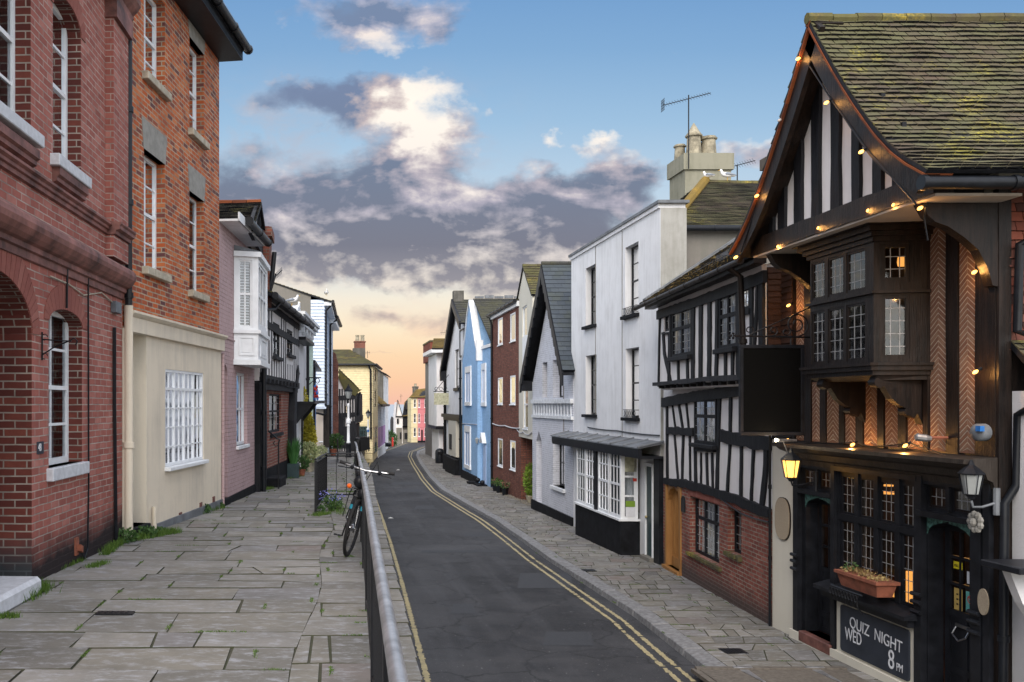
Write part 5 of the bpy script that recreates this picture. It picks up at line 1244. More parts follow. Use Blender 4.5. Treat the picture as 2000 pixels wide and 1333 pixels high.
# ---- timber framed house
FT = Fac(1296, 22.0, 1511, 15.5)
TT = thing('tudor_timber_house', base_pt(FT), 'black and white timber framed house with brick ground floor and golden oak door', 'house', GR)
FU = FT.sub(.32); zE, zJ, zB = 2.30, .42, -1.80
up = lambda x, y: FU.uz(x, y); lo = lambda x, y: FT.uz(x, y)
W1 = (FU.u(1314), FU.u(1352), FU.z(1332, 696), FU.z(1332, 597)); W2 = (FU.u(1406), FU.u(1441), FU.z(1423, 680), FU.z(1423, 566)); W2b = (FU.u(1448), FU.u(1466), FU.z(1457, 607), FU.z(1457, 556)); W0 = (FU.u(1296.5), FU.u(1306.5), FU.z(1301, 648), FU.z(1301, 606))
W3 = (FT.u(1359), FT.u(1402), FT.z(1380, 868), FT.z(1380, 780))
ul0, ul1 = FU.u(1285), FU.u(1500)
uend = (FU.o.y-15.2)/-FU.t.y
wall(TT, FU, rectpoly(ul0, uend, zJ, zE), [hole(x) for x in (W0, W1, W2, W2b)], 'r_panel', body=5.3, rev=.08, name='upper_wall')
wall(TT, FT, rectpoly(0, FT.L, zB, zJ+.01), [hole(W3)], 'r_panel', body=5, rev=.08, name='lower_wall')
BW = (FT.u(1349), FT.u(1407), FT.z(1378, 1092), FT.z(1378, 978)); SW_ = (FT.u(1424), FT.u(1450), FT.z(1437, 1083), FT.z(1437, 995)); DH = (FT.u(1305), FT.u(1331), GZ(21)+.06, FT.z(1318, 952))
wall(TT, FT.sub(.02), rectpoly(.06, FT.L, -4.3, zB), [dict(p=hole(BW), rev=.16), dict(p=hole(SW_), rev=.16), dict(p=hole(DH), rev=.18)], 'b_old', body=4.9, name='brick_wall')
def lat(w_, F, n=-.01, cols=2, rows=2, **k): return window(TT, F, w_, n, .055, vm=tuple((i+1)/cols for i in range(cols-1)), hm=k.pop('hm', (.56,)), mat='timber', glass='glass_lead', leadm='leadline', tb=.011, tm=.07, **k)
lat(W1, FU, .02, vb=(.12, .25, .37, .62, .75, .88), hb=(.14, .28, .42, .70, .85), sill=(.12, .09, .06, 'timber'), curtain=((.05, .45), (.55, .95)), cmat='curtain_dim')
lat(W2, FU, .02, vb=(.16, .33, .66, .83), hb=(.14, .28, .42, .70, .85), sill=(.12, .09, .06, 'timber'), curtain=((.05, .3), (.7, .95)))
lat(W2b, FU, .02, cols=1, hm=(), vb=(.5,), hb=(.33, .66)); lat(W0, FU, -.03, cols=1, hm=(), vb=(.5,), hb=(.5,))
lat(W3, FT, .04, hm=(.62,), vb=(.25, .75), hb=(.2, .4, .81), sill=(.13, .08, .08, 'timber'), curtain=((.1, .4), (.6, .9)), cmat='curtain')
lat(BW, FT, -.10, cols=3, hm=(.64,), vb=(.11, .22, .44, .55, .77, .88), hb=(.16, .32, .48, .80), curtain=((.36, .5),)); lat(SW_, FT, -.10, cols=1, hm=(), vb=(.33, .66), hb=(.2, .4, .6, .8), curtain=((.3, .95),), cmat='curtain_dim')
b = MB(); rnd = random.Random(3)
for w_ in (BW, SW_):
    n_ = max(3, int((w_[1]-w_[0]+.16)/.085))
    for k in range(n_):
        uu = lerp(w_[0]-.1, w_[1]+.08, k/n_); b.fbox(FT, uu+.006, uu+.075, w_[3]+.02, w_[3]+.26+rnd.uniform(-.01, .01), .0, .03)
b.build('brick_lintel', MT['vous'], TT)
b = MB(); rnd = random.Random(4)
for w_ in (BW, SW_):
    uu = w_[0]-.1
    while uu < w_[1]+.05: b.fbox(FT, uu+.004, uu+.10, w_[2]-.07+rnd.uniform(-.01, .01), w_[2]+rnd.uniform(-.012, .004), -.05, .07+rnd.uniform(0, .03)); uu += .105
b.build('tile_sill', MT['tile_moss2'], TT)
# timbers traced from the house: (path, width m)
b = MB(); rnd = random.Random(12)
def T(F, pts, w, n1=.035, wob=.012): strip(b, F, [F.uz(*p) for p in pts], w*.84, -.015, n1, wob, rnd, seg=.18)
for pts, w in [(([1291, 608], [1289, 680], [1288, 756]), .10), (([1309, 650], [1308, 752]), .15), (([1297, 650], [1299, 690], [1306, 720], [1312, 752]), .16), (([1356, 592], [1355, 745]), .20), (([1371, 590], [1370, 748]), .22), (([1388, 580], [1387, 742]), .22),
               (([1403, 572], [1401, 740]), .16), (([1444, 555], [1444, 738]), .20), (([1326, 700], [1327, 750]), .12), (([1344, 700], [1345, 746]), .12), (([1419, 686], [1419, 738]), .13), (([1433, 684], [1433, 736]), .13), (([1311, 600], [1311, 700]), .12),
               (([1470, 545], [1470, 735]), .15), (([1489, 540], [1489, 735]), .2), (([1482, 545], [1479, 620], [1474, 700]), .1)]: T(FU, pts, w)
for pts, w in [(([1286, 616], [1360, 591], [1430, 566], [1496, 541]), .24), (([1308, 651], [1296, 652]), .08), (([1447, 612], [1468, 608]), .1)]: T(FU, pts, w, .05)
T(FT, ([1297, 787], [1360, 775], [1440, 764], [1508, 752]), .26, .07)
T(FT, ([1304, 842], [1330, 842], [1357, 845]), .20, .05, .02); T(FT, ([1411, 852], [1440, 858], [1470, 863], [1490, 866], [1508, 868]), .28, .05, .02)
T(FT, ([1301, 940], [1340, 945], [1400, 962], [1450, 980], [1508, 1004]), .20, .07, .02)
for pts, w in [(([1304, 785], [1305, 936]), .14), (([1313, 780], [1321, 838]), .07), (([1326, 780], [1335, 838]), .10), (([1341, 778], [1347, 840]), .08), (([1407, 778], [1405, 850], [1402, 960]), .16), (([1429, 770], [1428, 855]), .13), (([1455, 765], [1455, 860]), .14), (([1480, 760], [1480, 860]), .14),
               (([1319, 850], [1326, 938]), .09), (([1336, 850], [1334, 940]), .13), (([1349, 852], [1350, 944]), .08), (([1359, 872], [1361, 950]), .15), (([1371, 884], [1371, 952]), .06), (([1382, 884], [1384, 956]), .10), (([1393, 884], [1394, 958]), .08),
               (([1428, 865], [1422, 970]), .11), (([1450, 868], [1449, 978]), .12), (([1474, 868], [1469, 985], [1472, 992]), .11), (([1499, 868], [1497, 930], [1489, 998]), .20)]: T(FT, pts, w)
T(FT, ([1363, 877], [1399, 879]), .12, .06)
for k in range(15):
    uu = lerp(ul0+.15, ul1, k/14); b.fbox(FT, uu-.05, uu+.06, zJ-.07, zJ+.035, .02, .33)
b.build('timber_frame', MT['timber'], TT)
MB().fprism(FT, [(ul0, zJ-.10), (ul1, zJ-.10), (ul1, zJ+.04), (ul0, zJ+.04)], 0, .22).build('jetty_soffit', MT['r_panel'], TT)
b = MB(); strip(b, FU, [(ul0-.1, zJ+.03), ((ul0+ul1)/2, zJ+.05), (ul1, zJ+.03)], .09, -.1, .10, .012, rnd); b.build('jetty_board', MT['timber_grey'], TT)
# oak door
dr = MB(); u0, u1, z0, z1 = DH
k = 8
for j in range(k): a = lerp(u0+.04, u1-.04, j/k); dr.fbox(FT, a+.004, a+(u1-u0-.08)/k-.004, z0+.22, z1-.06, -.14, -.10); dr.fbox(FT, a-.010, a+.012, z0+.22, z1-.06, -.10, -.08)
dr.fbox(FT, u0+.02, u1-.02, z0, z0+.22, -.14, -.07)
do = dr.build('door', MT['oak'], TT)
b = MB(); b.fbox(FT, u0-.10, u0+.03, z0-.04, z1+.14, -.16, .05); b.fbox(FT, u1-.03, u1+.08, z0-.04, z1+.14, -.16, .05); b.fbox(FT, u0+.03, u1-.03, z1+.02, z1+.14, -.16, .05)
c = (u0+u1)/2
for s_ in (-1, 1): b.fprism(FT, [(c+s_*(u1-u0)*.47, z1+.02), (c, z1+.02), (c+s_*.04, z1-.02), (c+s_*(u1-u0)*.30, z1-.07), (c+s_*(u1-u0)*.42, z1-.22), (c+s_*(u1-u0)*.47, z1-.34)], -.1, .02)
b.fbox(FT, u0-.12, u1+.10, z0-.10, z0-.0, -.2, .12); b.build('door_frame', MT['oak'], TT)
uu, zz = FT.uz(1337, 985); b = MB(); b.fprism(FT, [(uu-.13, zz-.17), (uu+.13, zz-.17), (uu+.13, zz+.08)]+[(uu+.13*math.cos(a*.4), zz+.08+.1*math.sin(a*.4)) for a in range(1, 8)]+[(uu-.13, zz+.08)], .02, .04); b.build('wall_plaque', MT['black'], TT)
q0, q1 = FU.P(ul0-.2, zE+.02, .36), FU.P(ul1+.1, zE+.10, .36)
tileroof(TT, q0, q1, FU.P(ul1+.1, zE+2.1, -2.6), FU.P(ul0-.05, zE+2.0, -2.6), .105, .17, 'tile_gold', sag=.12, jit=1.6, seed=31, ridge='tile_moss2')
MB().hexa([FU.P(ul0-.17, zE+.1, .3), FU.P(ul0+.06, zE+.1, .3), FU.P(ul0+.06, zE+2.02, -2.6), FU.P(ul0-.17, zE+2.02, -2.6), FU.P(ul0-.17, zE+.14, .3), FU.P(ul0+.06, zE+.14, .3), FU.P(ul0+.06, zE+2.1, -2.6), FU.P(ul0-.17, zE+2.1, -2.6)]).build('flashing', MT['lead'], TT)
b = MB(); strip(b, FU, [(ul0-.15, zE-.02), (ul1+.1, zE+.05)], .16, .06, .26, .01, rnd); b.build('wall_plate', MT['timber_brown'], TT)
gutter(TT, FU.P(ul0-.25, zE-.06, .44), FU.P(ul1+.0, zE+.02, .44), .05, 'timber_brown'); 
pipe(TT, [FU.P(FU.u(1469), zE+.0, .40), FU.P(FU.u(1470), zE-.15, .20), FU.P(FU.u(1472), zJ, .15), FU.P(FU.u(1472), -.4, -.1)], .05, 'timber_brown')
pipe(TT, [FT.P(FT.L-.03, zE-.2, .05), FT.P(FT.L-.03, GZ(15.5), .05)], .022)
cable(TT, [FT.P(FT.u(1415), zB-.05, .06), FT.P(FT.u(1450), zB-.20, .05), FT.P(FT.u(1480), zB-.22, .05), FT.P(FT.L-.1, zB-.2, .05)], .012)

# ---- white brick house with slated gable
FG = Fac(1040, 35.8, 1120, 29.9)
TG = thing('white_gabled_house', base_pt(FG), 'white painted brick house with slate roof and deep black bargeboards on its gable', 'house', GR)
zg0, zg1 = .75, 4.9; cg = FG.u(1060)+.15; cg = FG.L*.53
nh = (FG.u(1047.5), FG.u(1058), GZ(34)+.3, FG.z(1052, 862)); gh = FG.rect(1080, 1103, 860, 952); h1 = (FG.u(1059.5), FG.u(1069), FG.z(1064, 777), FG.z(1064, 708)); h2 = (FG.u(1080), FG.u(1100), FG.z(1090, 777), FG.z(1090, 702))
wall(TG, FG, [(0, -4.5), (FG.L-.02, -4.5), (FG.L-.02, zg0), (cg, zg1-.3), (0, zg0)], [dict(p=[(nh[0], nh[2]), (nh[1], nh[2]), (nh[1], nh[3]), ((nh[0]+nh[1])/2, nh[3]+.38), (nh[0], nh[3])], rev=.3), dict(p=hole(gh), rev=.3), hole(h1), hole(h2)], 'b_white', body=5, rev=.28)
MB().fbox(FG, nh[0]-.02, nh[1]+.02, nh[2]-.02, nh[3]+.4, -.34, -.29).build('niche_panel', MT['b_white'], TG)
window(TG, FG, gh, -.24, .06, vm=(.5,), hb=(.5,), vb=(.25, .75), mat='black', sill=(.10, .12, .10, 'white'), tb=.025, curtain=((.1, .9),), cmat='curtain_dim')
window(TG, FG, h1, -.24, .05, hm=(.5,), mat='black', glass='glass_dark'); window(TG, FG, h2, -.24, .05, vm=(.33, .66), mat='black', glass='glass_sky')
b = MB(); b.fbox(FG, .1, FG.L-.02, FG.z(1080, 790)+.03, FG.z(1080, 783)+.05, 0, .10); b.fbox(FG, .1, FG.L-.02, FG.z(1080, 818), FG.z(1080, 812), 0, .07)
for k in range(14): uu = lerp(.3, FG.L-.3, k/13); b.fbox(FG, uu-.06, uu+.06, FG.z(1080, 812), FG.z(1080, 788), 0, .03)
bb_ = b.build('balustrade_band', MT['white_old'], TG)
b = MB()
for k in range(13): uu = lerp(.3, FG.L-.3, (k+.5)/13); b.fbox(FG, uu-.045, uu+.045, FG.z(1080, 808), FG.z(1080, 792), .001, .006)
b.build('slot_shade', MT['lead'], bb_)  # thin grey plates paint the shade of the openings between the balusters
MB().fbox(FG, .0, FG.L, -4.5, GZ(33)+.32, 0, .06).build('plinth', MT['black_flat'], TG)
cable(TG, [FG.P(FG.u(1102), .6, .02), FG.P(FG.u(1102), -1.3, .02)], .012, 'r_grey')
xo = 7.58; cy_ = FG.P(cg, 0).y; yL, yR = W(1016, 0, 36.3).y, 29.75
zl = W(0, 742, 36.3).z-.05; za = 4.98
tileroof(TG, (xo, yR, W(0, 716, 30.3).z-.15), (12, yR, W(0, 716, 30.3).z-.15), (12, cy_, za), (xo, cy_, za), .20, .26, 'slate', th=.010, jit=.4, ridge='slate_moss')
tileroof(TG, (12, yL, zl), (xo, yL, zl), (xo, cy_, za), (12, cy_, za), .20, .26, 'slate', th=.010, jit=.4)
b = MB(); rnd = random.Random(8)
for (y0, z0, y1, z1) in ((yL+.02, zl-.05, cy_, za-.05), (yR-.02, zl+.1, cy_, za-.05)):
    k = 12
    for i in range(k):
        t0, t1 = i/k, (i+1)/k; A = Vector((xo-.03, lerp(y0, y1, t0), lerp(z0, z1, t0))); B2 = Vector((xo-.03, lerp(y0, y1, t1), lerp(z0, z1, t1)))
        d = .42; mid = (A+B2)/2; s_ = 1 if y0 > y1 else -1
        b.prism([A, B2, B2+Vector((0, 0, -d)), mid+Vector((0, 0, -d-.14)), A+Vector((0, 0, -d))], (.06, 0, 0))
b.build('bargeboard', MT['black'], TG)
b = MB(); b.prism([(xo+.03, yL, zl-.06), (7.96, yL, zl-.06), (7.96, cy_, za-.12), (xo+.03, cy_, za-.12)], (0, 0, .03)); b.prism([(xo+.03, yR, zl+.02), (7.96, yR, zl+.02), (7.96, cy_, za-.12), (xo+.03, cy_, za-.12)], (0, 0, .03)); b.build('soffit', MT['black'], TG)
MB().box(xo, 7.98, yL-.35, yL, zl-.4, zl+.0).build('eaves_bracket', MT['black'], TG)

# ---- cream house
FC = Fac(1009, 40.6, 1040, 36.4)
TC = thing('cream_house', base_pt(FC), 'slim cream rendered house with pointed gable, jutting out over a dark entrance', 'house', GR)
z0 = FC.z(1035, 858); zl = W(0, 597, 40.3).z; zap = W(0, 521, 38.6).z; cc = FC.L*.49
s1, s2 = (FC.u(1021.5), FC.u(1031), FC.z(1026, 838), FC.z(1026, 742)), (FC.u(1020), FC.u(1029), FC.z(1025, 658), FC.z(1025, 598))
wall(TC, FC, [(0, z0), (FC.L, z0), (FC.L, zl), (cc, zap), (0, zl)], [hole(s1), hole(s2)], 'r_cream2', body=5)
window(TC, FC, s1, -.04, .06, hm=(.5,), glass='glass_sky', sill=(.04, .05, .03, 'white')); window(TC, FC, s2, -.04, .06, glass='glass_sky')
MB().fbox(FC, s1[0]-.05, s1[1]+.05, s1[3], s2[2], 0, .02).build('window_panel', MT['white'], TC)
MB().fbox(FC, .0, FC.L*.3, -4.6, z0, -2.6, -.25).build('entrance_wall', MT['b_brown'], TC); MB().fbox(FC, 0, FC.L, -4.6, z0, -3.0, -2.61).build('entrance_back', MT['r_dark'], TC)
a, m_, c = FC.P(-.1, zl, .06), FC.P(cc, zap+.03, .06), FC.P(FC.L+.1, zl, .06)
tileroof(TC, c, c+Vector((4, 0, 0)), m_+Vector((4, 0, 0)), m_, .15, .2, 'tile_moss2', ridge='tile_moss2'); tileroof(TC, a+Vector((4, 0, 0)), a, m_, m_+Vector((4, 0, 0)), .15, .2, 'tile_moss2')
cable(TC, [FC.P(.1, z0+.35, .03), FC.P(FC.L*.5, z0+.25, .03), FC.P(FC.L, z0+.3, .03)], .02, 'curtain', sag=.12)

# ---- brown brick block
FB = Fac(962, 46.6, 1017, 39.55)
TB = thing('brown_brick_flats', base_pt(FB), 'plain brown brick three storey block with two columns of white framed windows', 'house', GR)
zt = 4.25; c1 = [(622, 674), (738, 790), (857, 911)]; c2 = [(612, 667), (734, 790), (861, 918)]; hs = [FB.rect(973, 982, a, c) for a, c in c1]+[FB.rect(997, 1007, a, c) for a, c in c2]
wall(TB, FB, rectpoly(0, FB.L, -4.6, zt), [hole(x) for x in hs], 'b_brown', body=5, rev=.05)
for i, w_ in enumerate(hs): window(TB, FB, w_, .01, .07, mat='white', glass='glass_sky' if i in (0, 3) else 'glass', sill=(.06, .05, .04, 'white'), curtain=None if i in (0, 3) else ((.05, .95),), cmat='curtain_dim')
MB().fbox(FB, -.05, FB.L-.3, zt-.02, zt+.2, 0, .12).build('eaves_board', MT['white'], TB)
gutter(TB, FB.P(-.2, zt+.2, .2), FB.P(FB.L-.3, zt+.2, .2), .08)
pipe(TB, [FB.P(.05, zt+.1, .15), FB.P(.08, zt-.3, .06), FB.P(.08, -4.2, .06)], .055)
tileroof(TB, FB.P(-.2, zt+.22, .12), FB.P(FB.L-.3, zt+.22, .12), FB.P(FB.L-.8, zt+1.8, -2.6), FB.P(.6, zt+1.8, -2.6), .2, .25, 'tile_moss2')
MB().fbox(FB, FB.L, FB.L+.05, -4.6, zt, -1.2, 0).build('corner_wall', MT['b_brown'], TB)
cable(TB, [FB.P(.2, FB.z(966, 828), .03), FB.P(FB.L*.5, FB.z(990, 832), .03), FB.P(FB.L, FB.z(1012, 836), .03)], .03, 'curtain', sag=.05)

# ---- blue house
FL = Fac(903, 54.7, 932.5, 49.2); FR_ = plan(8.25, 49.2, 8.3, 46.7)
TBL = thing('blue_house', base_pt(FL), 'bright sky blue house with a white edged pointed gable and blank white window surrounds', 'house', GR)
gp = [(0, -4.8), (FL.L, -4.8), (FL.L, 2.9), (FL.L-.55, 3.3), (FL.L-1.2, 4.1), (FL.L-1.9, 5.0), (FL.L*.53, 5.75), (2.0, 5.0), (1.2, 3.9), (.4, 2.9), (0, 2.5)]
wall(TBL, FL, gp, [], 'b_blue', body=5)
wall(TBL, FR_, rectpoly(0, FR_.L, -4.8, 2.9), [], 'b_blue', body=5, name='side_wall')
b = MB()
for i in range(2, len(gp)-1): 
    (u0, z0), (u1, z1) = gp[i], gp[(i+1) % len(gp)]; v = Vector((0, 0, .13))
    b.hexa([FL.P(u0, z0-.04, -.30), FL.P(u0, z0-.04, .07), FL.P(u1, z1-.04, .07), FL.P(u1, z1-.04, -.30)]+[q_+v for q_ in (FL.P(u0, z0-.04, -.30), FL.P(u0, z0-.04, .07), FL.P(u1, z1-.04, .07), FL.P(u1, z1-.04, -.30))])
b.fbox(FR_, -.2, FR_.L, 2.9, 3.06, -.4, .07); b.fbox(FL, FL.L-.2, FL.L+.05, 2.3, 3.4, -.3, .055); b.build('coping', MT['white'], TBL)
MT['pblue'] = plain('pale_blue_blind', (.40, .52, .74), .6, .05)
def blank(F, x0, x1, yt, yb, par=TBL):
    r = F.rect(x0, x1, yt, yb); u0, u1, z0, z1 = r; b = MB(); f = .16
    b.fbox(F, u0, u0+f, z0, z1, 0, .07); b.fbox(F, u1-f, u1, z0, z1, 0, .07); b.fbox(F, u0+f, u1-f, z1-f*2.2, z1, 0, .07); b.fbox(F, u0-.06, u1+.06, z0-.05, z0+f, 0, .09)
    o = b.build('window', MT['white'], par); MB().fbox(F, u0+f, u1-f, z0+f, z1-f*2.2, 0, .02).build('blank_panel', MT['pblue'], o)
    MB().fbox(F, (u0+u1)/2-.03, (u0+u1)/2+.03, z0+f, z1-f*2.2, .02, .04).build('glazing_bar', MT['white'], o)
blank(FL, 910, 921, 716, 791); blank(FL, 909, 920, 832, 914); blank(FR_, 942, 950, 710, 792)
b = MB(); ud = FR_.u(947); zd = FR_.z(947, 862); b.fprism(FR_, [(ud-.42, zd-.1), (ud-.32, zd-.1), (ud, zd+.25), (ud+.32, zd-.1), (ud+.42, zd-.1), (ud, zd+.45)], 0, .22); b.build('door_hood', MT['white'], TBL)
b = MB(); b.fbox(FR_, ud-.35, ud+.4, -4.2, zd-.2, .0, .03); b.build('door', MT['pblue'], TBL)
b = MB(); p_ = FR_.P(ud-.7, zd, .1); b.tube([FR_.P(ud-.65, zd+.1, 0), FR_.P(ud-.65, zd+.1, .3)], .02, 6); b.lathe(FR_.P(ud-.65, zd-.15, .3), [(.05, 0), (.10, .2), (.12, .22), (.02, .32)], 6); b.build('wall_lantern', MT['frost'], TBL)
MB().fbox(FL, 0, FL.L+.02, -4.9, GZ(52)+.42, 0, .10).build('plinth', MT['black_flat'], TBL)
b = MB(); g = GZ(48.5); b.fbox(FL, FL.L-.5, FL.L+.3, -4.9, g+.10, 0, .5); b.box(7.7, 8.2, 47.3, 48.7, -4.9, g+.09); st_ = b.build('step_wall', MT['black_flat'], TBL)
for (px, py, D) in ((933.5, 938, 48.6), (942, 943, 47.5)):
    MB().ball(W(px, py, D), .13, seg=12, rings=8).build('ball_finial', MT['black'], st_, smooth=True)
tileroof(TBL, (8.35, 46.75, 3.0), (13, 46.75, 3.0), (13, 51.3, 5.85), (8.1, 51.3, 5.85), .24, .3, 'slate_moss', th=.012)
b = MB()
for k in range(8): b.box(8.2+k*.55, 8.2+k*.55+.48, 51.2, 51.4, 5.88, 5.98+(.05 if k % 2 else 0))
b.build('ridge_tiles', MT['lead'], TBL)
pipe(TBL, [FL.P(-.02, 2.6, .12), FL.P(-.02, -4.2, .12)], .07); cable(TBL, [FL.P(.1, FL.z(905, 828), .03), FL.P(FL.L, FL.z(930, 829), .03)], .02, 'curtain')

# ---- white gabled tavern with blank hanging sign
FP = Fac(872, 64.2, 909, 55.2)
TP = thing('white_gabled_tavern', base_pt(FP), 'white fronted gabled tavern with black bargeboards and a faded blank sign on its wall', 'pub', GR)
ap = FP.u(894); zA_, zl_, zr_ = 6.5, 2.5, 4.9
ph = (FP.u(888.5), FP.u(896), FP.z(892, 758), FP.z(892, 683))
wall(TP, FP, [(0, -5), (FP.L, -5), (FP.L, zr_), (ap, zA_), (0, zl_)], [hole(ph)], 'r_white', body=6)
window(TP, FP, ph, -.1, .12, hm=(.5,), mat='black', glass='glass_dark', sill=(.1, .2, .15, 'black'))
b = MB()
for (u0, z0, u1, z1) in ((-.5, zl_-.25, ap, zA_+.1), (ap, zA_+.1, FP.L+.2, zr_-.0)):
    b.fprism(FP, [(u0, z0-.35), (u1, z1-.45), (u1, z1+.05), (u0, z0+.05)], .30, .42)
b.fbox(FP, -.6, -.0, zl_-.9, zl_-.2, 0, .4); b.build('bargeboard', MT['black'], TP)
a_, m_, c_ = FP.P(-.5, zl_-.2, .42), FP.P(ap, zA_+.12, .42), FP.P(FP.L+.3, zr_-.1, .42)
tileroof(TP, a_+Vector((5, 0, 0)), a_, m_, m_+Vector((5, 0, 0)), .3, .35, 'slate_moss'); tileroof(TP, c_, c_+Vector((5, 0, 0)), m_+Vector((5, 0, 0)), m_, .3, .35, 'slate_moss')
b = MB(); q_ = FP.P(ap, zA_, .2); b.box(q_.x-.1, q_.x+.55, q_.y-.3, q_.y+.3, zA_-.1, zA_+.65); b.build('chimney', MT['r_dark'], TP)
fr = FP.rect(899, 907.5, 643, 697); b = MB(); f = .08
for (x0, x1, y0, y1) in ((fr[0], fr[1], fr[2], fr[2]+f), (fr[0], fr[1], fr[3]-f, fr[3]), (fr[0], fr[0]+f, fr[2]+f, fr[3]-f), (fr[1]-f, fr[1], fr[2]+f, fr[3]-f)): b.fbox(FP, x0, x1, y0, y1, .0, .06)
b.build('sign_frame', MT['black'], TP)
b = MB(); zz = FP.z(890, 812); b.fbox(FP, -.1, FP.L, zz-.15, zz+.08, 0, .35); b.fbox(FP, 0, FP.L, zz-.35, zz-.15, 0, .22); b.build('fascia', MT['black'], TP)
b = MB(); b.fbox(FP, FP.u(884), FP.u(899), FP.z(890, 890), FP.z(890, 822), 0, .28); b.build('notice_board', MT['r_cream2'], TP); MB().fbox(FP, FP.u(886.5), FP.u(891), FP.z(888, 877), FP.z(888, 848), .28, .32).build('menu_frame', MT['timber_grey'], TP)
b = MB(); b.fbox(FP, FP.u(884), FP.u(904), -5, FP.z(890, 893), 0, .5); b.fbox(FP, FP.u(873), FP.u(879), -5, FP.z(876, 888), 0, .3); b.build('plinth', MT['black_flat'], TP)
MB().fbox(FP, FP.u(899), FP.u(906), -4.8, FP.z(903, 822), 0, .05).build('doorway', MT['black'], TP)
pipe(TP, [FP.P(-.2, zl_-.4, .1), FP.P(-.2, -4.7, .1)], .08)
# blank faded sign hanging across the pavement
sg = MB().box(W(848, 0, 63).x, W(879, 0, 63).x, 63.0, 63.08, W(0, 791, 63).z, W(0, 768, 63).z).build('hanging_sign', MT['olive'], None, tag=('faded blank cream board sign hanging out from the white gabled tavern', 'sign'))
b = MB(); xa, xb = W(847, 0, 63).x, W(880, 0, 63).x; z_ = W(0, 765, 63).z; b.tube([(xa, 63.04, z_), (xb+.2, 63.04, z_)], .03, 6); b.tube([(xa+.1, 63.04, z_), (xb, 63.04, z_+1.3)], .025, 6)
for k in range(3): b.tube([(xa+.2+k*.3+.12*math.cos(t*.7), 63.04, z_+.18+.12*math.sin(t*.7)) for t in range(9)], .018, 5)
b.tube([(xb, 63.04, z_-1.2), (xb, 63.04, z_+1.6)], .04, 6); b.build('bracket', MT['iron'], sg)

# ---- brick and bay houses before the bend
TR1 = thing('brick_bay_house', (9.2, 72, GZ(72)), 'dark red brick house with projecting white bay, beyond the white gabled tavern', 'house', GR)
FR1 = plan(W(862, 0, 80).x, 80, W(876, 0, 66).x, 66)
zt = W(0, 690, 72).z
wall(TR1, FR1, rectpoly(-4, FR1.L, -5.4, zt+.3), [hole((FR1.L*.6, FR1.L*.75, 0, 2.2)), hole((FR1.L*.6, FR1.L*.75, -3.6, -1.6))], 'b_far', body=6)
for zz in (0, -3.6): window(TR1, FR1, (FR1.L*.6, FR1.L*.75, zz, zz+2.1), -.05, .12, hm=(.5,), sill=(.1, .1, .1, 'white'))
x0, x1 = W(850, 0, 76).x, W(865, 0, 76).x
by = MB(); by.box(x0, x1+1, 75, 81, W(0, 838, 76).z, W(0, 692, 76).z); by.box(x0+.3, x1+1, 76, 81, -5, W(0, 838, 76).z+.1); by.build('bay', MT['r_white'], TR1)
MB().box(x0-.08, x1+.1, 74.9, 81, W(0, 838, 76).z, W(0, 832, 76).z).build('bay_moulding', MT['black'], TR1)
b = MB(); b.box(x0-.5, x1+1.2, 74.2, 81, W(0, 690, 75).z, W(0, 683, 75).z); b.build('eaves_board', MT['white'], TR1)
tileroof(TR1, (x0-.5, 74.1, W(0, 682, 75).z), (x1+3, 74.1, W(0, 682, 75).z), (x1+3, 78, W(0, 666, 78).z+.2), (x0+.1, 78, W(0, 666, 78).z+.2), .25, .3, 'tile_gold')
pipe(TR1, [(W(871, 0, 69).x, 69, zt), (W(871, 0, 69).x, 69, -4.6)], .09)
TR2 = thing('tall_post_house', (W(845, 0, 84).x, 84, GZ(84)), 'narrow tall house with red tile hung top and dark brown corner posts', 'house', GR)
x0, x1 = W(842, 0, 84).x, W(850, 0, 84).x
MB().box(x0+.1, x1+3, 84, 90, -5.2, W(0, 700, 84).z).build('wall', MT['r_grey'], TR2); MB().box(x0-.1, x1+3, 83.8, 90, W(0, 705, 84).z, W(0, 668, 84).z).build('tile_hanging', MT['tile_red'], TR2)
MB().box(x0-.15, x1+3, 83.7, 90, W(0, 668, 84).z, W(0, 665, 84).z).build('roof', MT['tile_moss'], TR2)
b = MB(); b.box(x0+.15, x0+.4, 83.6, 83.9, -5.2, W(0, 712, 84).z); b.box(W(846.5, 0, 83).x, W(848.5, 0, 83).x, 82.9, 83.1, -5.2, W(0, 712, 84).z); b.build('corner_post', MT['timber_brown'], TR2)
MB().box(x0-.3, x0+.3, 83.5, 84, W(0, 716, 84).z, W(0, 704, 84).z).build('bracket', MT['timber_brown'], TR2)
b = MB(); b.box(W(838, 0, 96).x, W(843.5, 0, 96).x, 96, 98, -5.2, W(0, 853, 96).z); b.build('white_gate_pier', MT['r_white'], None, tag=('small white gate pier beside the road at the bend', 'pier'))

# ---- far terrace
DF = 137.0
TY = thing('primrose_house', (W(809, 0, DF).x, DF, GZ(DF)), 'pale yellow end house adjoining the pink house at the far bend', 'house', 'far houses at the bend')
TK = thing('pink_house', (W(826, 0, DF).x, DF, GZ(DF)), 'pink three storey house facing up the street at the far bend', 'house', 'far houses at the bend')
FY = plan(W(803, 0, DF).x, DF, W(815.5, 0, DF).x, DF); FK = plan(W(815.5, 0, DF).x, DF, W(835, 0, DF).x, DF); FK2 = plan(W(835, 0, DF).x, DF, W(846, 0, 133).x, 133)
rows = [(780, 796), (808, 826), (836, 853)]
def fw(T_, F, xs, rr, mat): 
    hs = [F.rect(x0, x1, a, c) for x0, x1 in xs for a, c in rr]
    return hs
hy = fw(TY, FY, [(808, 812.5)], rows, 0); wall(TY, FY, rectpoly(0, FY.L, -6.6, FY.z(809, 777)), [hole(x) for x in hy], 'yellowfar', body=6)
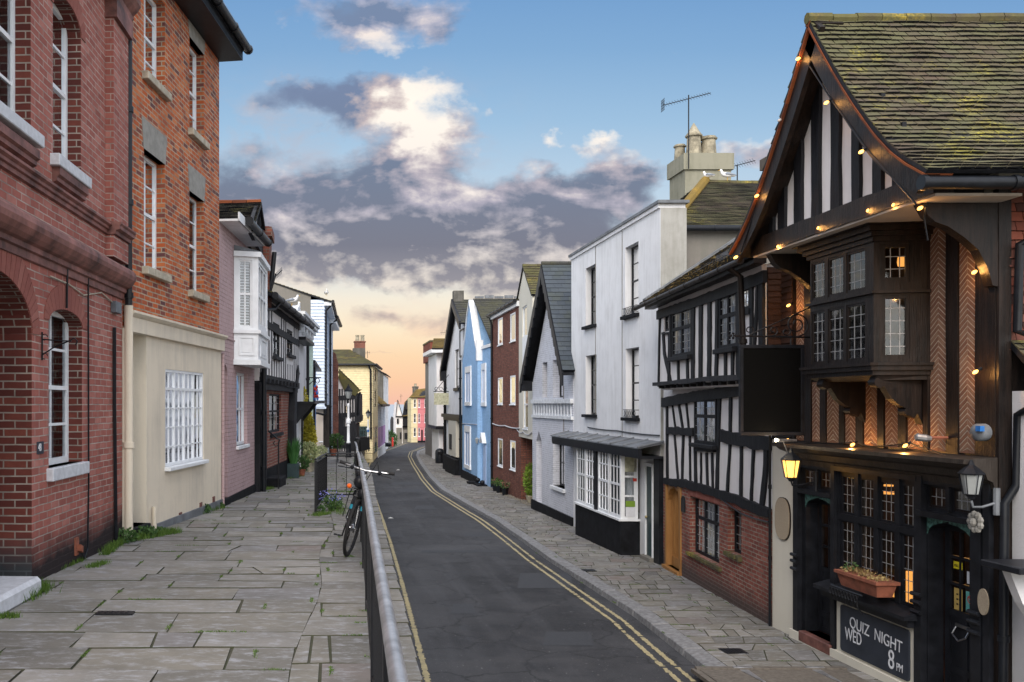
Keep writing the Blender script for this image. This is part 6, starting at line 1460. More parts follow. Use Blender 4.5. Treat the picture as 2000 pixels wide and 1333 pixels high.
for w_ in hy: window(TY, FY, w_, -.02, .045, hm=(.5,), tm=.05, mat='white', glass='glass_dark', sill=(.06, .07, .05, 'white'))
hk = fw(TK, FK, [(817, 820.5), (828.8, 833)], rows, 0); dk = FK.rect(822.5, 826, 840, 862.5)
wall(TK, FK, rectpoly(0, FK.L, -6.6, FK.z(825, 777)), [hole(x) for x in hk]+[hole(dk)], 'pinkfar', body=6); wall(TK, FK2, rectpoly(0, FK2.L, -6.6, FK.z(825, 777)), [], 'pinkfar', body=5, name='side_wall')
for w_ in hk: window(TK, FK, w_, -.02, .045, hm=(.5,), tm=.05, mat='white', glass='glass_dark', sill=(.06, .07, .05, 'white'))
MB().fbox(FK, dk[0], dk[1], dk[2], dk[3], -.12, -.06).build('door', MT['black'], TK); MB().fbox(FK, 0, FK.L, -6.6, FK.z(825, 861), 0, .05).build('plinth', MT['black_flat'], TK)
ze = FK.z(825, 777); zr = W(0, 757.5, 141).z
tileroof(TY, (FY.P(0, 0).x-.3, DF-.3, ze), (FY.P(FY.L, 0).x, DF-.3, ze), (W(815.5, 0, 141).x, 141, zr-.25), (W(813, 0, 141).x, 141, zr-.3), .35, .4, 'tile_gold')
tileroof(TK, (FK.P(0, 0).x, DF-.3, ze), (FK.P(FK.L, 0).x+.3, DF-.3, ze), (W(843, 0, 141).x, 141, zr), (W(815.5, 0, 141).x, 141, zr-.25), .35, .4, 'tile_gold')
chimney(TY, W(807, 0, 142).x, W(817, 0, 142).x, 142, 143.2, 1, W(0, 755, 142).z, 'r_dark', [(W(812, 0, 142).x, 142.6, .2, .45, '')])
TF = thing('old_gabled_house', (W(786, 0, 150).x, 145, GZ(145)), 'old gabled half timbered house with gold lichened roof, left of the pale yellow end house', 'house', 'far houses at the bend')
D = 145.; 
b = MB(); b.prism([W(773, 870, D), W(786.5, 870, D), W(786.5, 816, D), W(782, 800, D), W(776, 786, D), W(773, 816, D)], (0, 6, 0)); b.build('gable_wall', MT['r_panel'], TF)
b = MB(); b.prism([W(786.5, 870, D+.2), W(803, 870, D+.2), W(803, 812, D+.2), W(786.5, 812, D+.2)], (0, 6, 0)); b.build('wall', MT['r_grey'], TF)
b = MB(); b.prism([W(774, 870, D-.1), W(785, 870, D-.1), W(785, 836, D-.1), W(774, 836, D-.1)], (0, .1, 0)); b.prism([W(787, 870, D-.1), W(802, 870, D-.1), W(802, 840, D-.1), W(787, 840, D-.1)], (0, .1, 0)); b.build('brick_base', MT['r_grey'], TF)
b = MB()
for (x0, x1, y0, y1) in ((787, 797, 814, 835), (798, 800, 814, 870), (774, 786, 813, 815.5), (790, 800, 846, 858), (775, 779, 818, 828), (781, 784, 845, 858), (786, 802, 833, 836)): b.prism([W(x0, y0, D-.2), W(x1, y0, D-.2), W(x1, y1, D-.2), W(x0, y1, D-.2)], (0, .12, 0))
for (x0, y0, x1, y1) in ((772.5, 816, 776, 782), (777, 784, 786.5, 814)): b.prism([W(x0, y0, D-.3), W(x0+.8, y0, D-.3), W(x1+.8, y1, D-.3), W(x1, y1, D-.3)], (0, .3, 0))
b.build('timber_frame', MT['timber'], TF)
tileroof(TF, W(786, 814, D-.6), W(803.5, 812, D-.6), W(803.5, 772, D+4), W(790, 786, D+4), .35, .4, 'tile_gold')
tileroof(TF, W(786.5, 813, D-.3), W(786.5, 813, D+5), W(777, 781, D+5), W(777, 781, D-.3), .35, .4, 'tile_moss2')
MB().prism([W(793, 800, 144.5), W(797.5, 799, 144.5), W(797.5, 787, 144.5), W(793, 788, 144.5)], (0, 2, 0)).build('dormer', MT['timber_grey'], TF)
# beyond: low quay sheds between the houses and the sea
for i, (x0, x1, y0, D, m_) in enumerate(((752, 764, 846, 190, 'black_flat'), (762, 775, 850, 175, 'r_dark'))):
    a, c = W(x0, y0, D), W(x1, y0, D); b = MB(); b.prism([(a.x, D, -8), (c.x, D, -8), (c.x, D, a.z-.4), ((a.x+c.x)/2, D, a.z+.4), (a.x, D, a.z-.4)], (0, 8, 0)); b.build('beach_shed', MT[m_], None, tag=(('black beach shed at the sea end of the street' if i == 0 else 'grey rendered shed beside the black one near the sea'), 'shed', 'sheds by the sea'))
b = MB(); D = 150.; b.prism([W(767, 866, D), W(773, 866, D), W(773, 818, D), W(769, 815, D), W(767, 822, D)], (0, 6, 0)); b.build('dark_boarded_house', MT['timber_grey'], None, tag=('thin dark boarded house in the distance at the left of the gabled one', 'house', 'far houses at the bend'))
# ================================================================== THE INN
FI = plan(7.5, 15.5, 7.5, 10.31)
TI = thing('timbered_inn', (7.5, 13, GZ(13)), 'old timbered inn with mossy gabled roof, oriel window and strings of lit bulbs', 'pub', GR)
iu = lambda px, n=0: FI.u(px, n)
# cream end strip and black joinery of the ground floor
MB().fbox(FI, 0, iu(1553), GZ(15.5)-.4, -.62, -4, .02).build('end_wall', MT['r_cream2'], TI)
ZT, ZM, ZB = -1.04, -1.64, -2.60
lights = []
for (a, c) in ((1644, 1670), (1680, 1707), (1719, 1748), (1762, 1790)):
    lights += [(iu(a), iu(c), ZM+.05, ZT), (iu(a), iu(c), ZB, ZM-.05)]
tr = [(iu(1572), iu(1596), -1.28, -1.02), (iu(1603), iu(1627), -1.28, -1.02), (iu(1815), iu(1848), -1.28, -1.02), (iu(1864), iu(1898), -1.28, -1.02)]
dL, dR = (iu(1574), iu(1632)), (iu(1812), iu(1901)); zst = -3.56
d_holes = [dict(p=arch_hole(dL[0], dL[1], zst, -1.62, .17), rev=.20), dict(p=arch_hole(dR[0], dR[1], zst, -1.62, .17), rev=.20)]
wall(TI, FI, rectpoly(iu(1553), FI.L, -3.95, -.60), [dict(p=hole(x), rev=.04) for x in lights+tr]+d_holes, 'black', body=0, name='joinery')
b = MB(); b.fbox(FI, iu(1553), iu(1555), -3.9, -.6, -4, 0); b.fbox(FI, FI.L-.02, FI.L-.002, -3.95, -.6, -4, -.002); b.fbox(FI, iu(1553), FI.L, -3.95, -3.6, -4, -.42); b.fbox(FI, iu(1555), FI.L-.03, -3.59, -.62, -2.6, -2.5); b.build('bar_room_wall', MT['room_warm'], TI)
for i, w_ in enumerate(lights):
    top_ = i % 2 == 0
    window(TI, FI, w_, -.004, .022, vb=(.34, .67), hb=(.26, .5, .75) if top_ else (.17, .34, .5, .67, .84), mat='black', glass='glass_lead', leadm='leadline', tb=.009, d=.03,
           curtain=((.15, .95),) if i < 2 else None, cmat='curtain_dim', room=False)
for w_ in tr: window(TI, FI, w_, -.004, .022, vb=(.34, .67), hb=(.5,), mat='timber_brown', glass='glass_lead', leadm='leadline', tb=.009, d=.03, room=False)
# mullions, transoms, posts and sills standing proud
b = MB()
for x in (1637, 1675, 1713, 1755, 1797): b.fbox(FI, iu(x)-.045, iu(x)+.045, ZB-.02, ZT+.06, 0, .022)
b.fbox(FI, iu(1634), iu(1800), ZM-.045, ZM+.045, 0, .030); b.fbox(FI, iu(1634), iu(1800), ZT+.06, ZT+.13, 0, .08)
b.fbox(FI, iu(1566), iu(1632), -1.40, -1.33, 0, .09); b.fbox(FI, iu(1806), iu(1905), -1.40, -1.33, 0, .12); b.fbox(FI, iu(1566), iu(1632), -1.0, -.95, 0, .05); b.fbox(FI, iu(1806), iu(1905), -1.0, -.95, 0, .05)
for x, w_ in ((1562, .14), (1635, .10), (1803, .14), (1917, .16), (1938, .10)): b.fbox(FI, iu(x)-w_/2, iu(x)+w_/2, -3.6, -.9, 0, .075)
for x in (1562, 1803, 1917):
    for zz in (-2.62, -2.50, -2.40): b.tube([FI.P(iu(x)-.09, zz, .09), FI.P(iu(x)+.09, zz, .09)], .028, 8)
b.fbox(FI, iu(1598)-.02, iu(1600)+.02, -1.3, -1.0, 0, .04); b.fbox(FI, iu(1856)-.03, iu(1856)+.03, -1.3, -1.0, 0, .04)
b.build('mullions', MT['black'], TI)
b = MB(); b.hexa([FI.P(iu(1619), ZB-.14, 0), FI.P(iu(1803), ZB-.14, 0), FI.P(iu(1803), ZB-.14, .24), FI.P(iu(1619), ZB-.14, .24), FI.P(iu(1619), ZB-.02, 0), FI.P(iu(1803), ZB-.02, 0), FI.P(iu(1803), ZB-.09, .24), FI.P(iu(1619), ZB-.09, .24)])
b.fbox(FI, iu(1625), iu(1797), ZB-.24, ZB-.14, 0, .16); b.build('sill', MT['black'], TI)
for (a, c) in (dL, dR):
    for s_ in (0, 1):
        b = MB(); pts = [(a, -1.42), (c, -1.42)]; ar = arc_top(a, c, -1.62, .17, 8)
        half = [p for p in ar if (p[0] >= (a+c)/2-.001) == (s_ == 1)]
        b.fprism(FI, ([(c, -1.42)]+[((a+c)/2, -1.42)]+[p for p in reversed(half)]) if s_ else ([(a, -1.42)]+[p for p in reversed(half)]+[((a+c)/2, -1.42)]), 0, .012)
        b.build('spandrel', MT['teal_tile'], TI)
def inn_door(u0, u1, lab, stickers=False):
    n = -.17; b = MB(); zt = -1.47; zg0, zg1 = -2.52, -1.56; w = u1-u0; s = .10
    b.fbox(FI, u0, u0+s, zst+.02, zt, n-.05, n); b.fbox(FI, u1-s, u1, zst+.02, zt, n-.05, n); b.fbox(FI, u0+s, u1-s, zg1, zt, n-.05, n-.001)
    b.fbox(FI, u0+s, u1-s, zst+.02, zg0, n-.05, n-.012); b.fbox(FI, u0+s, u1-s, zg0-.08, zg0, n-.05, n-.001)
    for z_ in (zst+.02, zst+.26): b.fbox(FI, u0+s, u1-s, z_, z_+.09, n-.05, n-.001)
    b.fbox(FI, (u0+u1)/2-.04, (u0+u1)/2+.04, zst+.02, zg0-.08, n-.05, n-.002)
    for f in (.33, .67): b.fbox(FI, u0+s+(w-2*s)*f-.018, u0+s+(w-2*s)*f+.018, zg0, zg1, n-.04, n-.004)
    for f in (.33, .67): b.fbox(FI, u0+s, u1-s, zg0+(zg1-zg0)*f-.018, zg0+(zg1-zg0)*f+.018, n-.04, n-.003)
    o = b.build('door', MT['black'], TI, label=lab)
    MB().quad(FI.P(u0+s, zg0, n-.03), FI.P(u1-s, zg0, n-.03), FI.P(u1-s, zg1, n-.03), FI.P(u0+s, zg1, n-.03)).build('pane', MT['glass_dark'], o)
    return o
d1 = inn_door(dL[0]+.05, dL[1]-.02, 'narrow black door left of the big window, tall silver bar handle'); d2 = inn_door(dR[0]+.06, dR[1]-.02, 'black door with stickers on its panes, right of the big window')
MB().fbox(FI, iu(1587, -.14)-.015, iu(1587, -.14)+.03, -2.75, -2.05, -.17, -.14).build('handle', MT['chrome'], d1)
b = MB(); uu = (dR[0]+dR[1])/2; pts = [FI.P(uu-.12, -2.70, -.165), FI.P(uu-.12, -2.80, -.11), FI.P(uu, -2.86, -.10), FI.P(uu+.12, -2.80, -.11), FI.P(uu+.12, -2.70, -.165)]; b.tube(pts, .012, 6); b.fbox(FI, uu-.13, uu+.13, -2.71, -2.67, -.17, -.15)
b.build('handle', MT['chrome'], d2)
b = MB(); b.tube([FI.P(uu+.30+.05*math.cos(t*.7), -2.86+.07*math.sin(t*.7), -.145) for t in range(10)], .010, 5); b.build('knocker', MT['chrome'], d2)
def stick(x0, x1, y0, y1, m_, nm='sticker', n=-.182):
    xm = (x0+x1)/2; u0, u1 = FI.u(x0, n), FI.u(x1, n); z0, z1 = FI.z(xm, y1, n), FI.z(xm, y0, n); return MB().fbox(FI, u0, u1, z0, z1, n, n+.003).build(nm, MT[m_], d2)
st = stick(1863, 1880, 1098, 1112, 'yellow_sticker'); text_mesh('PULL', .045, 'black', st, FI, FI.u(1864.5, -.18), FI.z(1871, 1108, -.18), -.176, sx=.8)
stick(1889, 1903, 1118, 1142, 'paper'); stick(1864, 1880, 1150, 1192, 'ochre_sticker'); st = stick(1887, 1904, 1157, 1198, 'teal_sticker')
b = MB(); cu_, cz_ = FI.uz(1895.5, 1172, -.178); b.tube([FI.P(cu_+.045*math.cos(t*math.pi/8), cz_+.045*math.sin(t*math.pi/8), -.176) for t in range(17)], .006, 4, cap=False); b.tube([FI.P(cu_-.032, cz_+.032, -.176), FI.P(cu_+.032, cz_-.032, -.176)], .006, 4); b.build('no_smoking_mark', MT['red'], st)
b = MB(); cu_, cz_ = FI.uz(1872, 1160, -.178)
for k in range(3):
    for j in range(2): b.fbox(FI, cu_-.035+j*.045, cu_-.005+j*.045, cz_-.02-k*.06, cz_+.0-k*.06, -.179, -.176)
b.build('sticker_print', MT['timber_brown'], d2)
nw = lights[7]; MB().fbox(FI, nw[0]+.16, nw[1]+.0, nw[3]-.26, nw[3]-.10, -.045, -.040).build('paper_notice', MT['paper'], TI)
# lamps inside the bar
b = MB(); p = W(1770, 1150, 12.45); b.lathe(p+Vector((.05, 0, -.22)), [(.30, 0), (.11, .44)], 6); sh = b.build('lamp_shade', MT['shade_glow'], TI)
b = MB(); p2 = W(1735, 1152, 12.75); b.lathe(p2+Vector((.05, 0, -.15)), [(.14, 0), (.07, .24)], 4); b.build('lamp_shade', MT['shade_glow'], TI)
b = MB(); b.lathe(W(1734, 965, 12.9), [(.10, 0), (.10, .03)], 10); b.lathe(W(1734, 950, 12.9)+Vector((0, 0, 0)), [(.07, 0), (.07, .02)], 10); b.build('pendant_glow', MT['shade_glow'], TI)
def glow(name, loc, energy, col=(1, .46, .12), r=.03, par=None):
    l = bpy.data.lights.new(name, 'POINT'); l.energy = energy; l.color = col; l.shadow_soft_size = r; o = bpy.data.objects.new(name, l); COL.objects.link(o)
    if par: o.parent = par; o.location = Vector(loc)-loc_of(par)
    else: o.location = loc
    return o
glow('bar_light', (8.9, 12.6, -1.3), 22, r=.15, par=TI)
# plinth, board panel, doorsteps
b = MB(); b.fbox(FI, iu(1553), FI.L+.02, GZ(12)-.5, -3.60, 0, .10); b.fbox(FI, iu(1641), iu(1800), -3.6, ZB-.24, 0, .05); b.build('plinth', MT['r_cream2'], TI)
MB().fbox(FI, dL[0]-.03, dL[1]+.03, -3.72, zst, -.42, .105).build('doorstep', MT['mould'], TI, bevel=.01); MB().fbox(FI, dR[0]-.03, dR[1]+.03, -3.72, zst, -.42, .105).build('doorstep', MT['mould'], TI, bevel=.01)
# shelf cornice
b = MB(); z = -.60; u0, u1 = .75, FI.L+.02
moulding(TI, FI, u0, u1, [(0, z), (0, z-.36), (.05, z-.36), (.07, z-.28), (.13, z-.25), (.16, z-.17), (.27, z-.13), (.33, z-.08), (.40, z-.075), (.40, z-.025)], 'x', mb=b); b.build('shelf_cornice', MT['shelf'], TI)
# first floor: dark boarding with herringbone brick panels between studs
wall(TI, FI, rectpoly(.0, FI.L, -.60, 2.32), [], 'timber_brown', body=3, name='first_floor_wall')
def herring(panels):
    rnd = random.Random(44)
    for (u0, u1, z0, z1) in panels:
        mo, br = MB(), MB(); mo.fbox(FI, u0, u1, z0, z1, 0, .012); w = (u1-u0)/2; rise = w*.75; hgt = .068; z = z0-rise
        while z < z1:
            for s_ in (0, 1):
                ua, ub = (u0+.004, u0+w-.004) if s_ == 0 else (u0+w+.004, u1-.004)
                za, zb = (z, z+rise) if s_ == 0 else (z+rise, z)
                q = [(ua, za), (ub, zb), (ub, zb+hgt-.018), (ua, za+hgt-.018)]
                q = [(u, min(max(zz, z0), z1)) for u, zz in q]
                if max(p[1] for p in q)-min(p[1] for p in q) > .02 and abs(q[0][1]-q[3][1])+abs(q[1][1]-q[2][1]) > .02: br.fprism(FI, q, .012, .015+rnd.uniform(0, .003))
            z += hgt
        m = mo.build('brick_infill', MT['mortar'], TI); br.build('herringbone_bricks', MT['herring'], m)
low = [(1588, 1604), (1617, 1641), (1653, 1674), (1690, 1716), (1731, 1757), (1775, 1805)]
tileroof(TI, FI.P(.0, .48, .03), FI.P(iu(1553), .48, .03), FI.P(iu(1553), 2.2, .03), FI.P(.0, 2.2, .03), .098, .165, 'tile_brown', jit=1.3, seed=66, name='tile_hanging', th=.012)
tileroof(TI, (7.24, 15.17, .48), (7.9, 15.17, .48), (7.9, 15.17, 2.25), (7.24, 15.17, 2.25), .098, .165, 'tile_brown', jit=1.3, seed=67, name='tile_hanging', th=.012)
herring([(iu(a), iu(c), -.58, .33) for a, c in low]+[(iu(1557), iu(1573), -.58, 2.1), (iu(1819), iu(1851), -.58, 2.2), (iu(1876), iu(1908), -.58, 2.2)])
b = MB(); rnd = random.Random(6)
for a, c in ((1511, 1555), (1574, 1587), (1605, 1616), (1642, 1652), (1675, 1689), (1717, 1730), (1758, 1774), (1852, 1875), (1909, 1949)):
    zt = 2.25 if a in (1511, 1852, 1909) else (.35 if 1574 < a < 1800 else 2.25)
    strip(b, FI, [((iu(a)+iu(c))/2, -.6), ((iu(a)+iu(c))/2, zt)], iu(c)-iu(a), -.01, .03, .006, rnd)
strip(b, FI, [(iu(1813), -.6), (iu(1813), 2.25)], .09, -.01, .04, .004, rnd)
b.build('timber_frame', MT['timber_brown'], TI)
# oriel
OF = plan(6.86, 13.1, 6.86, 11.58); OS = plan(6.86, 11.58, 7.5, 11.46); OB = plan(7.5, 13.2, 6.86, 13.1)
zb, zt = .50, 2.06
fl = [(OF.u(a, -.03), OF.u(c, -.03)) for a, c in ((1589, 1615), (1621, 1652), (1657, 1695))]
hl = [(a, c, 1.46, 1.99) for a, c in fl]+[(a, c, .56, 1.30) for a, c in fl]; sl = [(OS.u(1722), OS.u(1777), 1.53, 2.0), (OS.u(1722), OS.u(1777), .56, 1.36)]
ob = MB(); lbox(OF, 0, OF.L, zb, zt, [hole(x) for x in hl], ob); lbox(OS, 0, OS.L, zb, zt, [hole(x) for x in sl], ob); lbox(OB, 0, OB.L, zb, zt, [], ob)
c4 = [Vector((7.5, 13.2, 0)), OF.o, OS.o, Vector((7.5, 11.46, 0))]
for zz in (zb, zt): ob.add([Vector((p.x, p.y, zz)) for p in c4], [(0, 1, 2, 3)])
oo = ob.build('oriel', MT['timber_brown'], TI)
for i, w_ in enumerate(hl): window(TI, OF, w_, -.01, .028, vb=(.34, .67), hb=(.25, .5, .75) if i < 3 else (.2, .4, .6, .8), mat='timber_brown', glass='glass_lead', leadm='leadline', tb=.009, d=.035, room=False)
for i, w_ in enumerate(sl): window(TI, OS, w_, -.01, .045, vb=(.34, .67), hb=(.34, .67) if i == 0 else (.2, .4, .6, .8), mat='timber_brown', glass='glass_lead', leadm='leadline', tb=.010, d=.035, room=False)
b = MB()
for F_o, e0, e1 in ((OF, -.02, OF.L+.0), (OS, .0, OS.L)):
    for (z0, z1, n) in ((zb-.14, zb-.08, .03), (zb-.08, zb-.02, .07), (zb-.02, zb+.015, .10), (1.385, 1.42, .045), (zt-.02, zt+.04, .03), (zt+.04, zt+.10, .07), (zt+.10, zt+.17, .12), (zt+.17, zt+.24, .17)):
        b.fbox(F_o, e0-(n if F_o is OF else -.002), e1+(n if F_o is OF else 0), z0, z1, -.05, n+(.0 if F_o is OF else -.002))
b.hexa([c4[0]+Vector((0, 0, zb-.2)), c4[1]+Vector((.1, 0, zb-.2)), c4[2]+Vector((.1, 0, zb-.2)), c4[3]+Vector((0, 0, zb-.2)), c4[0]+Vector((0, 0, zb-.14)), c4[1]+Vector((0, 0, zb-.14)), c4[2]+Vector((0, 0, zb-.14)), c4[3]+Vector((0, 0, zb-.14))])
b.build('oriel_moulding', MT['timber_brown'], oo)
for y in (12.95, 11.72):
    pr = [(.60, .36), (.62, .26), (.56, .20), (.50, .22), (.46, .16), (.40, .06), (.30, -.02), (.22, -.06), (.20, -.14), (.12, -.18), (.08, -.12), (0, -.30), (0, .36)]
    b = MB(); b.prism([Vector((7.5-n, y, z)) for n, z in pr], (0, -.13, 0)); b.tube([(7.5-.57, y+.01, .27), (7.5-.57, y-.14, .27)], .06, 10); b.tube([(7.5-.20, y+.01, -.10), (7.5-.20, y-.14, -.10)], .05, 10); b.build('corbel', MT['timber_brown'], oo)
p = W(1764, 511, 11.85); b = MB(); b.lathe(p-Vector((0, 0, .06)), [(.06, 0), (.07, .05), (.06, .12)], 8); b.build('sconce_glow', MT['shade_glow'], oo)
glow('oriel_light', (7.25, 12.1, 1.8), 1.2, r=.06, par=TI)
# gable
XF = 6.32; yR_, zR_ = 12.12, 5.06; yl, yr = 14.42, 9.84; ze = 2.36
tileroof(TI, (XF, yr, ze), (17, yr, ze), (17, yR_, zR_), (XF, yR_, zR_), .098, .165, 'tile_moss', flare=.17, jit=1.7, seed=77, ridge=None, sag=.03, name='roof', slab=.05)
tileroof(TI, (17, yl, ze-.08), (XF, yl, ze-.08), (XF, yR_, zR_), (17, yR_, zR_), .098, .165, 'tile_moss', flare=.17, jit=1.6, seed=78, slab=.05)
rt = MB(); rnd = random.Random(2)
for k in range(34): x = XF-.02+k*.32; rt.tube([(x, yR_, zR_+.0+rnd.uniform(-.008, .008)), (x+.31, yR_, zR_+rnd.uniform(-.008, .008))], .075, 8)
rt.build('ridge_tiles', MT['tile_moss2'], TI)
def gprof(y0, z0, y1, z1, n=8, fl=.17): # curve of a flared verge from foot to apex
    P0, P1 = Vector((0, y0, z0)), Vector((0, y1, z1)); d = (P1-P0); nr = Vector((0, -d.z, d.y)).normalized()
    if nr.z < 0: nr = -nr
    out = []
    for i in range(n+1):
        t = i/n; out.append(P0.lerp(P1, t)+nr*(fl*max(0, 1-t*3.2)**2-fl*.55*math.sin(math.pi*t)))
    return out, nr
for s_, (y0, z0, mt) in enumerate(((yr, ze, 'timber_brown'), (yl, ze-.08, 'timber_brown'))):
    pts, nr = gprof(y0, z0, yR_, zR_, 10)
    for (x0, x1, o0, o1, nm, m_) in ((XF+.03, XF+.10, -.06, -.31, 'bargeboard', 'timber_brown'), (XF+.10, XF+.17, -.06, -.16, 'barge_moulding', 'timber_brown'), (XF-.01, XF+.30, -.052, -.075, 'undercloak', 'tile_orange')):
        b = MB()
        for i in range(10):
            A, B2 = pts[i], pts[i+1]
            q = [A+nr*o1, B2+nr*o1, B2+nr*o0, A+nr*o0]
            b.hexa([Vector((x0, p.y, p.z)) for p in q]+[Vector((x1, p.y, p.z)) for p in q])
        b.build(nm, MT[m_], TI)
    b = MB()   # boarded soffit slope behind the bargeboard
    for i in range(10):
        A, B2 = pts[i], pts[i+1]; q = [A-nr*.16, B2-nr*.16, B2-nr*.12, A-nr*.12]
        b.hexa([Vector((XF+.17, p.y, p.z)) for p in q]+[Vector((6.72, p.y, p.z)) for p in q])
    b.build('verge_soffit', MT['timber_brown'], TI)
gw = MB(); gw.prism([(6.68, 14.2, 2.3), (6.68, 10.05, 2.3), (6.68, yR_+.0, 4.85)], (.05, 0, 0)); gw.build('gable_wall', MT['r_panel'], TI)
GF = plan(6.68, 14.3, 6.68, 9.9); b = MB(); rnd = random.Random(15)
for a, c in ((1508, 1516), (1526, 1538), (1557, 1571), (1591, 1606), (1629, 1645), (1670, 1685), (1712, 1729), (1750, 1770)):
    ua = (GF.u(a)+GF.u(c))/2; yy = 14.3-ua; zt = min(4.9, 2.4+(1-abs(yy-yR_)/2.1)*2.5)
    if zt > 2.5: strip(b, GF, [(ua, 2.4), (ua, zt)], (GF.u(c)-GF.u(a)), 0, .05, .012, rnd)
b.build('gable_studs', MT['timber'], TI)
b = MB(); BF = plan(6.54, 14.25, 6.54, 9.95); strip(b, BF, [(0, 2.40), (BF.L, 2.40)], .25, -.22, .0, .008, rnd, seg=.2); b.build('tie_beam', MT['timber_brown'], TI)
b = MB(); b.box(6.35, 6.9, 13.35, 13.55, 3.42, 3.58); b.build('purlin_end', MT['plank'], TI)
b = MB(); b.box(6.56, 7.5, 9.95, 14.2, 2.245, 2.275); b.build('soffit', MT['r_buff'], TI)
for y in (10.42, 13.92):
    pr = [(6.62, 2.24), (7.52, 2.24), (7.52, 1.30), (7.42, 1.32), (7.36, 1.52), (7.26, 1.72), (7.10, 1.86), (6.92, 1.98), (6.78, 2.03), (6.70, 2.10)]
    b = MB(); b.prism([(x, y, z) for x, z in pr], (0, -.14, 0)); b.build('bracket', MT['timber_brown'], TI)
# flank facing down the street: hung tiles, lean-to, cream wall
FN = plan(7.5, 10.31, 15, 10.31)
MB().fbox(FN, .02, 8, -4, 2.6, -.25, -.02).build('flank_wall', MT['r_cream2'], TI)
tileroof(TI, FN.P(.10, .60, .0), FN.P(8, .60, .0), FN.P(8, 2.45, .0), FN.P(.10, 2.45, .0), .098, .165, 'tile_red', jit=1.5, seed=5, name='tile_hanging', th=.02)
MB().fbox(FN, -.02, .12, -3.9, 2.4, -.05, .04).build('corner_post', MT['timber_brown'], TI)
tileroof(TI, FN.P(.03, .26, .62), FN.P(8, .26, .62), FN.P(8, .72, .0), FN.P(.12, .72, .0), .10, .165, 'tile_moss', jit=1.8, seed=51, name='lean_to_roof')
gutter(TI, FN.P(.0, .20, .70), FN.P(8, .20, .70), .055); gutter(TI, (6.30, yr-.09, ze-.02), (15, yr-.09, ze-.02), .07)
pipe(TI, [Vector((8.05, yr-.09, ze-.05)), Vector((8.0, yr+.02, 2.02)), Vector((7.66, 10.20, 1.76)), Vector((7.62, 10.18, .80)), Vector((7.66, 10.0, .74))], .045)
pipe(TI, [FN.P(.04, .18, .70), FN.P(.05, .0, .5), FN.P(.12, -.12, .14), FN.P(.12, -.9, .12), FN.P(.0, -1.1, .1), FN.P(-.02, -3.5, .1)], .045, collars=.8)
# lean wall of the cottage next door with its black hood
TQ = thing('cream_cottage', (8.2, 9.9, GZ(10)), 'cream roughcast cottage front with black hooded canopy at the right edge', 'house', GR)
MB().box(7.62, 12, 9.92, 10.26, -4, .14).build('wall', MT['r_white2'], TQ)
MB().box(7.02, 12, 9.35, 9.915, -1.74, -1.67).build('hood', MT['black'], TQ, bevel=.01)
b = MB(); b.prism([(7.16, 9.80, -1.745), (8.6, 9.80, -1.745), (8.6, 9.80, -3.9), (7.46, 9.80, -3.9), (7.46, 9.80, -2.4), (7.40, 9.80, -2.25), (7.30, 9.80, -2.1), (7.22, 9.80, -1.9)], (0, -.12, 0)); b.build('hood_bracket', MT['r_white2'], TQ)

# ---- things on and against the inn
GL = 'bulbs strung along the inn'
def bulb(px, py, X=None, D=None, lit=True, e=1.6, ang=0, lab=''):
    D = D if D else X*1800/(px-CX); p = W(px, py, D)
    b = MB(); ax = Vector((-.85, -.1, -.5)).normalized()
    b._lathe(p, ax, [(.010, -.033), (.016, -.022), (.021, -.004), (.020, .012), (.010, .032), (.002, .038)], 10, 0)
    o = b.build('light_bulb', MT['bulb'] if lit else MT['bulb_off'], None, smooth=True, tag=(lab, 'light bulb', GL))
    h = MB(); h._lathe(p, ax, [(.018, -.085), (.018, -.032)], 8, 0); h.build('bulb_holder', MT['plastic'], o)
    if lit: glow('bulb_light', p+ax*.02, e, r=.03, par=o)
    return p-ax*.08
B = {}
spec = [(1559, 115, 6.30, 1, 'lit bulb nearest the peak of the inn gable'), (1523, 235, 6.30, 0, 'unlit bulb on the left bargeboard of the inn gable'), (1478, 383, 6.30, 1, 'lit bulb midway down the left bargeboard of the inn gable'), (1437, 503, 6.26, 1, 'lit bulb at the left foot of the inn gable'),
        (1614, 201, 6.28, 1, 'lit bulb on the right bargeboard, second from the gable peak'), (1682, 297, 6.28, 1, 'lit bulb on the right bargeboard, lower half, against the white panels'),
        (1521, 481, 6.55, 1, 'lit bulb at the left end of the tie beam'), (1600, 445, 6.55, 1, 'lit bulb on the tie beam over the left half of the oriel'), (1697, 411, 6.55, 1, 'lit bulb on the tie beam above the right corner of the oriel'), (1747, 400, 6.55, 1, 'lit bulb on the tie beam just left of its right end'), (1797, 407, 6.58, 1, 'lit bulb at the right end of the tie beam, by a loose wire'),
        (1903, 532, 7.34, 1, 'lit bulb under the big right bracket, beside a herringbone panel'), (1905, 727, 7.34, 1, 'lit bulb on the right corner post beside the lean-to roof'), (1540, 597, 7.3, 1, 'lit bulb left of the oriel above the sign bracket'),
        (1665, 869, 7.26, 1, 'lit bulb lying on the shelf over the big window'), (1768, 871, 7.28, 1, 'lit bulb on the shelf near the floodlight'), (1537, 860, 7.1, 1, 'small lit bulb at the left end of the shelf')]
hp = [bulb(a, c, X, None, bool(l), 3.5 if i < 11 else ((16.0 if i > 13 else 9.0) if i in (11, 12, 13, 14, 15) else 2.0), lab=t) for i, (a, c, X, l, t) in enumerate(spec)]
def cord(pts, r=.008, lab='', sag=.0):
    P_ = []
    for i in range(len(pts)-1):
        for k in range(5): t = k/5; P_.append(pts[i].lerp(pts[i+1], t)-Vector((0, 0, sag*4*t*(1-t))))
    P_.append(pts[-1]); b = MB(); b.tube(P_, r, 6); b.build('festoon_cable', MT['plastic'], None, smooth=True, tag=(lab, 'cable', 'cords of the light strings'))
